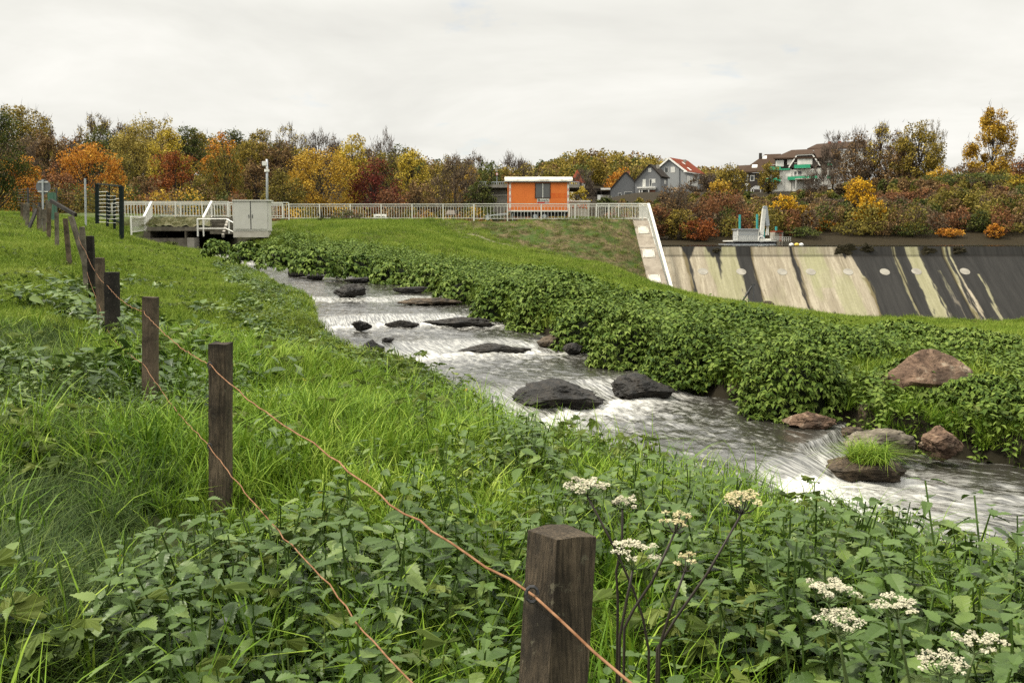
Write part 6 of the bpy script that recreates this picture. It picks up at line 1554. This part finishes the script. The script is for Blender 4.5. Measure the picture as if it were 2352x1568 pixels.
# dark timber house
fD = Face(1730, 248, math.radians(-20)); hD = empty('house', fD.pt(*z6(560, 780)), 'dark shingled house with a tall chimney and steep brown roof', 'house', 'houses on the far hill')
fD.slab([z6(*q) for q in ((392, 800), (760, 800), (760, 515), (392, 520))], 0, 9).build('wall', MAT['wall_dark'], hD)
e0, e1_ = fD.pt(*z6(380, 520), .5), fD.pt(*z6(800, 512), .5); r0_, r1_ = fD.pt(*z6(690, 258), -5), fD.pt(*z6(912, 250), -5); e2_ = fD.pt(*z6(980, 400), 0)
rD = MB().prism([e0, e1_, r1_, r0_], (0, 0, .3)).build('roof', MAT['roof_brown'], hD); MB().add([r0_ + [0, 0, .3], e0 + [0, 0, .3], e0 + fD.n * 11, r0_ + fD.n * .5], [(0, 1, 2, 3)]).build('hip_roof', MAT['roof_brown'], hD)
MB().add([r1_ + [0, 0, .3], e1_ + [0, 0, .3], e1_ + fD.n * 11], [(0, 1, 2)]).build('hip_roof', MAT['roof_brown'], hD)
fD.window(hD, *R6(428, 486, 543, 630), fr=.16); fD.window(hD, *R6(512, 570, 550, 628), fr=.16); fD.rect(*R6(612, 650, 230, 330), -3.5, .9).build('chimney', MAT['wall_dark'], hD)
ne = np.cross(e1_ - e0, r0_ - e0); ne /= np.linalg.norm(ne); ne = ne if ne[2] > 0 else -ne
for x, y, w_ in ((575, 427, 1.3), (710, 306, 1.1)): r = ray(*z6(x, y)); q = r * ((e0 + [0, 0, .32]).dot(ne) / r.dot(ne)); u_ = (e1_ - e0) / np.linalg.norm(e1_ - e0); MB().box(q, (w_, 1.2, .1), ax=(u_, np.cross(ne, u_), ne)).build('roof_window', MAT['white_paint'], rD)
fE = Face(1700, 275, math.radians(-20)); hE = empty('house', fE.pt(*z6(420, 600)), 'low brown-roofed house left behind the dark shingled house', 'house', 'houses on the far hill')
MB().prism([fE.pt(*z6(270, 520), 0), fE.pt(*z6(540, 515), 0), fE.pt(*z6(520, 408), -4), fE.pt(*z6(320, 418), -4)], (0, 0, .3)).build('roof', MAT['roof_brown'], hE); fE.rect(*R6(290, 540, 515, 640), -.3, 6).build('wall', MAT['wall_white'], hE)
for x in (320, 425): fE.rect(*R6(x - 11, x + 11, 396, 425), -3.6, .7).build('chimney', MAT['concrete'], hE)
lp = empty('lamp_post', P(*z6(468, 790), 240), 'garden lamp post with a white lantern in front of the dark house', 'lamp'); MB().tube([P(*z6(468, 800), 240), P(*z6(468, 690), 240)], .1, 6).build('pole', MAT['grey_steel'], lp); MB().box(P(*z6(470, 683), 240), (.7, .5, .7)).build('lantern', MAT['white_paint'], lp)
gh = empty('greenhouse', P(*z6(590, 780), 238), 'small white-framed greenhouse beside the dark house', 'greenhouse')
g_ = MB(); D_ = 238
for a, b in (((528, 780), (528, 735)), ((528, 735), (585, 697)), ((585, 697), (640, 700)), ((560, 780), (560, 735)), ((528, 735), (660, 740)), ((560, 738), (612, 698)), ((600, 740), (640, 700)), ((655, 780), (655, 740))): g_.beam(P(*z6(*a), D_), P(*z6(*b), D_), .16)
g_.build('frame', MAT['white_paint'], gh); MB().prism([P(*z6(530, 736), D_ + .2), P(*z6(655, 740), D_ + .2), P(*z6(638, 701), D_ + 1.5), P(*z6(587, 699), D_ + 1.5)], (0, 0, .05)).build('glass_roof', MAT['glass_grey'], gh)
# dark hedge on the right ridge
tree(2200, 396, 190, 148, 'green', 'long dark clipped hedge on the right ridge', 'bush', 0, name='hedge', cat='hedge', Yb=420, dens=1.2)
tree(1690, 440, 60, 222, 'green', 'dark hedge in front of the dark shingled house', 'bush', 0, name='hedge', cat='hedge')

# ------------------------------------------------------------------ pontoon with cabin and crane
DP = 104
po = empty('work_pontoon', P(*z6(520, 1500), DP), 'grey floating pontoon with deck rails moored below the far bank', 'pontoon')
def px6(m_, x0, x1, y0, y1, D, depth): a = R6(x0, x1, y0, y1); return pxbox(m_, a[0], a[1], a[2], a[3], D, depth)
f_ = MB(); px6(f_, 190, 862, 1484, 1512, DP, 5.5); f_.build('float', MAT['grey_steel'], po, bevel=.04)
px6(MB(), 280, 870, 1436, 1452, DP + .2, 5).build('deck', MAT['white_steel'], po); px6(MB(), 960, 1066, 1448, 1500, DP + .6, 4).build('landing', MAT['concrete_dark'], po)
px6(MB(), 300, 860, 1452, 1484, DP + .8, 4).build('hull', MAT['dark_steel'], po)
for x0, x1, y0, y1 in ((282, 345, 1372, 1438), (345, 640, 1372, 1438), (800, 960, 1388, 1438), (955, 1066, 1392, 1450)):
    r_ = MB(); n_ = max(2, int((x1 - x0) / 26))
    for yy in (y0, (y0 + y1) / 2): r_.beam(P(*z6(x0, yy), DP), P(*z6(x1, yy), DP), .035)
    for k in range(n_ + 1): x = x0 + (x1 - x0) * k / n_; r_.beam(P(*z6(x, y1), DP), P(*z6(x, y0), DP), .035)
    r_.build('deck_rail', MAT['white_steel'], po)
cbn = empty('pontoon_cabin', P(*z6(486, 1450), DP + .8), 'corrugated grey cabin standing on the pontoon', 'cabin')
px6(MB(), 348, 628, 1290, 1446, DP + 1.0, 2.4).build('body', M('corrugated_grey_wall', (.3, .31, .31), (.37, .38, .37), 5, .5, stretch=(.2, 1, 12)), cbn); px6(MB(), 340, 634, 1277, 1292, DP + .85, 2.7).build('roof', MAT['grey_steel'], cbn)
for x in (342, 622): px6(MB(), x, x + 9, 1290, 1448, DP + .92, .12).build('corner_post', MAT['white_steel'], cbn)
px6(MB(), 348, 628, 1360, 1366, DP + .95, .1).build('wall_rib', MAT['grey_steel'], cbn)
cr = empty('knuckle_crane', P(*z6(700, 1440), DP + 1.5), 'folded grey knuckle crane arm standing on the pontoon', 'crane')
c_ = lambda x, y, d=1.6: P(*z6(x, y), DP + d)
MB().beam(c_(666, 1365), c_(706, 1005), .42, .42).build('main_boom', MAT['white_steel'], cr, bevel=.04); MB().beam(c_(722, 1008), c_(752, 1240), .4, .4).build('jib', MAT['grey_steel'], cr, bevel=.04)
k_ = MB(); k_.beam(c_(704, 1010), c_(722, 975), .4); k_.beam(c_(716, 972), c_(730, 1020), .36); k_.build('knuckle', MAT['grey_steel'], cr, bevel=.04)
k_ = MB(); k_.beam(c_(752, 1235), c_(728, 1365), .14); k_.beam(c_(755, 1235), c_(758, 1365), .14); k_.beam(c_(740, 1300), c_(758, 1300), .08); k_.build('grab_frame', MAT['white_steel'], cr)
px6(MB(), 642, 700, 1358, 1372, DP + 1.4, .8).build('slew_base', MAT['grey_steel'], cr); px6(MB(), 660, 690, 1372, 1440, DP + 1.5, .6).build('pedestal', MAT['grey_steel'], cr)
MB().tube([c_(690, 1250), c_(712, 1050)], .07, 6).build('hydraulic_ram', MAT['white_steel'], cr)
bt = MB(); a0, a1 = R6(660, 810, 1412, 1450)[:2]; bt.prism([P(*z6(660, 1412), DP + .5), P(*z6(812, 1412), DP + .5), P(*z6(790, 1450), DP + .5), P(*z6(670, 1450), DP + .5)], (0, 1.2, 0)); tag(bt.build('work_boat', MAT['white_steel'], bevel=.03), 'small pale boat hull lifted beside the crane', 'boat')
rg_pts = [c_(666, 1418, .35) + np.array([math.cos(t) * .3, 0, math.sin(t) * .3]) for t in np.linspace(0, 6.283, 15)]
tag(MB().tube(rg_pts, .07, 6, False).build('life_ring', MAT['white_paint']), 'white life ring hanging on the pontoon rail', 'life ring')
for x, y0, y1, lab in ((372, 1086, 1280, 'teal pole behind the left end of the pontoon cabin'), (609, 1080, 1280, 'teal pole behind the right end of the pontoon cabin'), (697, 1266, 1440, 'short teal pole between the crane arms'), (868, 1246, 1440, 'short teal pole right of the crane')):
    tag(MB().tube([P(*z6(x, y1), DP + 3.5), P(*z6(x, y0), DP + 3.5)], .13, 8).build('mooring_pole', MAT['teal']), lab, 'pole', 'teal mooring poles')
hu = empty('hut', P(*z6(905, 1450), DP + 3), 'small pale hut with a rusty roof at the right end of the pontoon', 'hut'); px6(MB(), 848, 962, 1325, 1450, DP + 3, 2).build('wall', MAT['concrete'], hu); px6(MB(), 868, 962, 1303, 1327, DP + 2.8, 2.4).build('roof', MAT['roof_red'], hu); px6(MB(), 912, 944, 1345, 1448, DP + 2.95, .08).build('door', MAT['brick'], hu)
for x, y, c, lab in ((1075, 1502, 'white_paint', 'leftmost pale float on the reservoir boom'), (1148, 1498, 'yellow_float', 'yellow float on the reservoir boom'), (1210, 1501, 'white_paint', 'white float right of the yellow one')):
    if c not in MAT: MAT[c] = M('yellow_float_plastic', (.6, .42, .05), (.66, .48, .07), 3, .5)
    q = P(*z6(x, y), 90); me = rock_mesh((.22, .2, .16), 5, 1, .03, 2); me.materials.append(MAT[c]); tag(link('float', me, None, (q[0], q[1], -.2)), lab, 'float', 'floats on the reservoir')
mc = MB().add([], [])
for x, y0, y1 in ((1480, 560, 566),): pass

# ------------------------------------------------------------------ flowers, docks and other single plants
def umbel(X, Y, wpx, D, stem_px, label, old=False, thin=1.0, seed=0):
    """hogweed: stem, a spray of rays and flat clusters of tiny flowers"""
    rg = np.random.default_rng(300 + seed); s = D * K / F; R = wpx / 2 * s
    top = P(X, Y, D); hub = P(*stem_px[0], D)
    pts = [hub] + [P(x, y, D + dd) for x, y, dd in [(q[0], q[1], q[2] if len(q) > 2 else 0) for q in stem_px[1:]]]
    foot = pts[-1] + (pts[-1] - pts[-2]) / (np.linalg.norm(pts[-1] - pts[-2]) + 1e-9) * .05
    gz = Hs(pts[-1][0], pts[-1][1]); base = np.array([pts[-1][0], pts[-1][1], min(gz, pts[-1][2]) - .05])
    ro = empty('hogweed', tuple(base), label, 'flower', 'white umbel flowers beside the nearest post')
    MB().tube(pts + ([base] if pts[-1][2] > gz else []), [.0028] + [.0036] * (len(pts) - 1) + ([.005] if pts[-1][2] > gz else []), 6).build('stem', MAT['stem_dark'] if old or X < 1800 else MAT['stem_green'], ro, smooth=True)
    nb = int(17 * thin); rays = MB(); A = Acc(); av = np.array([top[0] - hub[0], top[1] - hub[1], 0]) * .0
    upv = (top - hub); h = max(.03, np.linalg.norm(upv))
    for i in range(nb):
        rr = R * math.sqrt((i + .5) / nb) * rg.uniform(.8, 1.05); a = i * 2.399 + rg.uniform(-.5, .5)
        c = top + np.array([math.cos(a) * rr, math.sin(a) * rr, -.18 * rr * rr / R + rg.normal(0, .006)])
        rays.tube([hub, (hub + c) / 2 + [math.cos(a) * rr * .12, math.sin(a) * rr * .12, -.004], c], .0011, 4)
        nf_ = int(26 * (1 if not old else .7)); cr_ = R * .2 * rg.uniform(.7, 1.25)
        for k in range(nf_):
            r2 = cr_ * math.sqrt(rg.random()); a2 = rg.uniform(0, 6.28); f0 = c + np.array([math.cos(a2) * r2, math.sin(a2) * r2, .012 - r2 * r2 / cr_ * .35 + rg.normal(0, .002)])
            fs_ = rg.uniform(.0022, .0042) * (D / 2.2); nn = np.array([rg.normal(0, .4), rg.normal(0, .4) - .25, 1.]); nn /= np.linalg.norm(nn); x_ = np.cross(nn, [rg.random(), 1, rg.random()]); x_ /= np.linalg.norm(x_); y_ = np.cross(nn, x_)
            A.add(np.array([f0 + fs_ * (math.cos(t) * x_ + math.sin(t) * y_) * (1 if t_i % 2 == 0 else .55) for t_i, t in enumerate(np.linspace(0, 2 * math.pi, 10, endpoint=False))]), [np.array([range(10)])])
        if i % 3 == 0: rays.tube([c, c + [0, 0, .008]], .0016, 4)
    rays.build('flower_rays', MAT['stem_green'] if not old else MAT['stem_dark'], ro)
    V, Fs = A.get(); link_np('florets', V, Fs, MAT['umbel_old'] if old else MAT['umbel'], ro)
z8 = lambda x, y: (1091 + x * .5361, 1033.6 + y * .5361)
UM = [((470, 150), 215, 2.35, [(478, 190), (600, 420), (680, 600), (720, 720), (745, 860)], 'largest cream umbel, upper left just above the nearest post', False, 1.3),
      ((640, 222), 128, 2.4, [(632, 250), (630, 400), (605, 520), (612, 640)], 'smaller cream umbel right beside the largest one', False, .7),
      ((870, 298), 165, 2.3, [(856, 352), (760, 560), (680, 680), (640, 760)], 'loose yellowish umbel with a dark gap in its middle', True, .8),
      ((1150, 205), 205, 2.45, [(1142, 272), (1000, 520), (860, 720), (780, 850)], 'wide fading umbel on the longest slanting dark stem', True, 1.25),
      ((680, 425), 250, 2.2, [(676, 512), (650, 640), (620, 800)], 'sparse spreading umbel low beside the nearest post', False, .95),
      ((900, 470), 150, 2.25, [(898, 520), (840, 680), (790, 840)], 'brownish umbel gone to seed below the loose yellowish one', True, .5),
      ((1520, 592), 250, 2.3, [(1516, 655), (1560, 820), (1600, 1010)], 'flat creamy umbel, highest of the group at the lower right', False, 1.25),
      ((1560, 725), 235, 2.2, [(1556, 790), (1575, 900), (1598, 1040)], 'full creamy umbel just below the highest one at the lower right', False, 1.2),
      ((1808, 660), 215, 2.35, [(1810, 720), (1835, 860), (1866, 1010)], 'round creamy umbel standing alone in the lower right leaves', False, 1.1),
      ((2170, 818), 240, 2.35, [(2142, 872), (2118, 940), (2095, 1030)], 'flat creamy umbel farthest to the right', False, 1.1),
      ((2000, 905), 240, 2.2, [(1992, 962), (1990, 1030)], 'lowest creamy umbel near the bottom edge', False, 1.1)]
for i, (c, w_, D_, stm, lab, old, th) in enumerate(UM):
    umbel(*z8(*c), w_ * .5361 * .92, D_, [z8(*q) for q in stm], lab, old, th, i)
# two single docks and the clump on the rock
def single_plant(name, X, Y, D, Vs, Fs, mat, scale, label, cat, z=None):
    q = P(X, Y, D); zz = Hs(q[0], D) if z is None else z
    o = link_np(name, np.asarray(Vs) * scale + [q[0], D, zz], Fs, MAT[mat], origin=(q[0], D, zz)); return tag(o, label, cat)
for X, Y, D, sc, lab, sd_ in ((555, 1215, 4.7, .95, 'pale broad-leaved dock at the foot of the second post', 1), (410, 715, 11.5, 1.6, 'bright yellow-green dock clump behind the third post', 2), (540, 800, 9.2, 1.0, 'yellow-green dock leaves behind the second post', 3),
                              (1640, 1250, 3.6, .7, 'single yellow-green dock leaf among the nettles right of the umbels', 4), (1165, 985, 7.2, .8, 'bright dock leaves on the near bank by the big black boulder', 5), (870, 940, 8.6, .9, 'broad pale dock in the near meadow', 6), (1480, 680, 31, 2.4, 'dark dock clump at the end of the wing wall', 7), (1090, 845, 13.2, 1.3, 'tall yellowing weed stalk on the near bank before the pool', 8)):
    r_ = random.Random(sd_); V, Fs = dock_plant(r_, 7 + sd_ % 4, .32); single_plant('dock_plant', X, Y, D, V, Fs, 'dock' if sd_ != 7 else 'nettle', sc, lab, 'plant')
for (X, Y, D, sc, lab, o_) in ((2010, 1052, None, 1.0, 'bright grass clump growing on the flat brown rock', b_t), (775, 641, None, .8, 'small grass tuft at the end of the driftwood log', None)):
    r_ = random.Random(3); V, Fs = blades(560 if o_ else 60, .16, .38, .2 if o_ else .1, 2.3, .009, r_, 5)
    if o_ is not None: c = np.array(o_.location) + [.02, -.05, .1]
    else: c = Pz(X, Y, -1.3) + [0, 0, .02]
    tag(link_np('grass_clump', V * sc + c, Fs, MAT['grass'], origin=tuple(c)), lab, 'grass clump')
# fallen leaves in the grass are part of the ground cover
x, y = wedge(1.5, 14, 2.0); d, z, sd, ss = stream_info(x, y); ok = d > .2
lf = protos('fallen_leaf', [(leaf_shape(.05, .04, 0, .2, .3, 4)[0], [leaf_shape(.05, .04, 0, .2, .3, 4)[1]]) for _ in range(2)], M_leaf('fallen_leaves', PAL['gold'], .2, .6, .2, .8))
put('fallen_leaves', x, y, ok, 1.0, lf, 'yellow fallen leaves in the grass', .5, -.1)
# ------------------------------------------------------------------ sky and light
W = bpy.data.worlds.new('World'); SC.world = W; W.use_nodes = True
nt = W.node_tree; nt.nodes.clear()
out = nt.nodes.new('ShaderNodeOutputWorld')
SUN_EL, SUN_AZ = math.radians(52), math.radians(-88)      # azimuth from straight ahead, negative = left
sky = nd(nt, 'ShaderNodeTexSky', sky_type='NISHITA'); sky.sun_disc = False
sky.sun_elevation = SUN_EL; sky.sun_rotation = SUN_AZ
bg1 = nd(nt, 'ShaderNodeBackground'); nt.links.new(sky.outputs[0], bg1.inputs[0]); bg1.inputs[1].default_value = .1
tc = nd(nt, 'ShaderNodeTexCoord').outputs['Generated']
sx = nd(nt, 'ShaderNodeSeparateXYZ'); nt.links.new(tc, sx.inputs[0]); zz = math_(nt, 'MAXIMUM', sx.outputs[2], 0.0)
# cloud deck seen from below: project the direction on a flat layer
den = math_(nt, 'ADD', zz, .16)
cv = nd(nt, 'ShaderNodeCombineXYZ'); nt.links.new(math_(nt, 'DIVIDE', sx.outputs[0], den), cv.inputs[0]); nt.links.new(math_(nt, 'DIVIDE', sx.outputs[1], den), cv.inputs[1])
cn = noisetex(nt, .9, 6, .55, cv.outputs[0], .35); cn2 = noisetex(nt, 2.2, 5, .6, cv.outputs[0], .2)
cc = ramp(nt, [(.32, (.70, .69, .645)), (.5, (.80, .79, .735)), (.68, (.92, .905, .85))], cn).outputs[0]
lum = math_(nt, 'ADD', .66, math_(nt, 'MULTIPLY', math_(nt, 'MAXIMUM', math_(nt, 'SUBTRACT', zz, .22), 0.0), 1.8))
bg2 = nd(nt, 'ShaderNodeBackground'); nt.links.new(cc, bg2.inputs[0]); nt.links.new(lum, bg2.inputs[1])
mx = nd(nt, 'ShaderNodeMixShader'); hole = ramp(nt, [(.27, (.0, .0, .0)), (.36, (1, 1, 1))], cn2).outputs[0]
nt.links.new(math_(nt, 'ADD', .75, math_(nt, 'MULTIPLY', hole, .25)), mx.inputs[0])
nt.links.new(bg1.outputs[0], mx.inputs[1]); nt.links.new(bg2.outputs[0], mx.inputs[2]); nt.links.new(mx.outputs[0], out.inputs[0])
sun = bpy.data.objects.new('sun', bpy.data.lights.new('sun', 'SUN')); COL.objects.link(sun)
sun.data.energy = 3.0; sun.data.angle = math.radians(11); sun.data.color = (1, .93, .8)
dv = Vector((math.sin(SUN_AZ) * math.cos(SUN_EL), math.cos(SUN_AZ) * math.cos(SUN_EL), math.sin(SUN_EL)))
sun.rotation_euler = (-dv).to_track_quat('-Z', 'Y').to_euler(); sun.location = (-20, 20, 40)
SC.view_settings.view_transform = 'Standard'; SC.view_settings.look = 'None'; SC.view_settings.exposure = .75; SC.view_settings.gamma = 1
SC.render.engine = 'CYCLES'; SC.cycles.max_bounces = 6; SC.cycles.diffuse_bounces = 1; SC.cycles.glossy_bounces = 3; SC.cycles.transmission_bounces = 4
SC.cycles.caustics_reflective = False; SC.cycles.caustics_refractive = False
SC.cycles.use_denoising = False
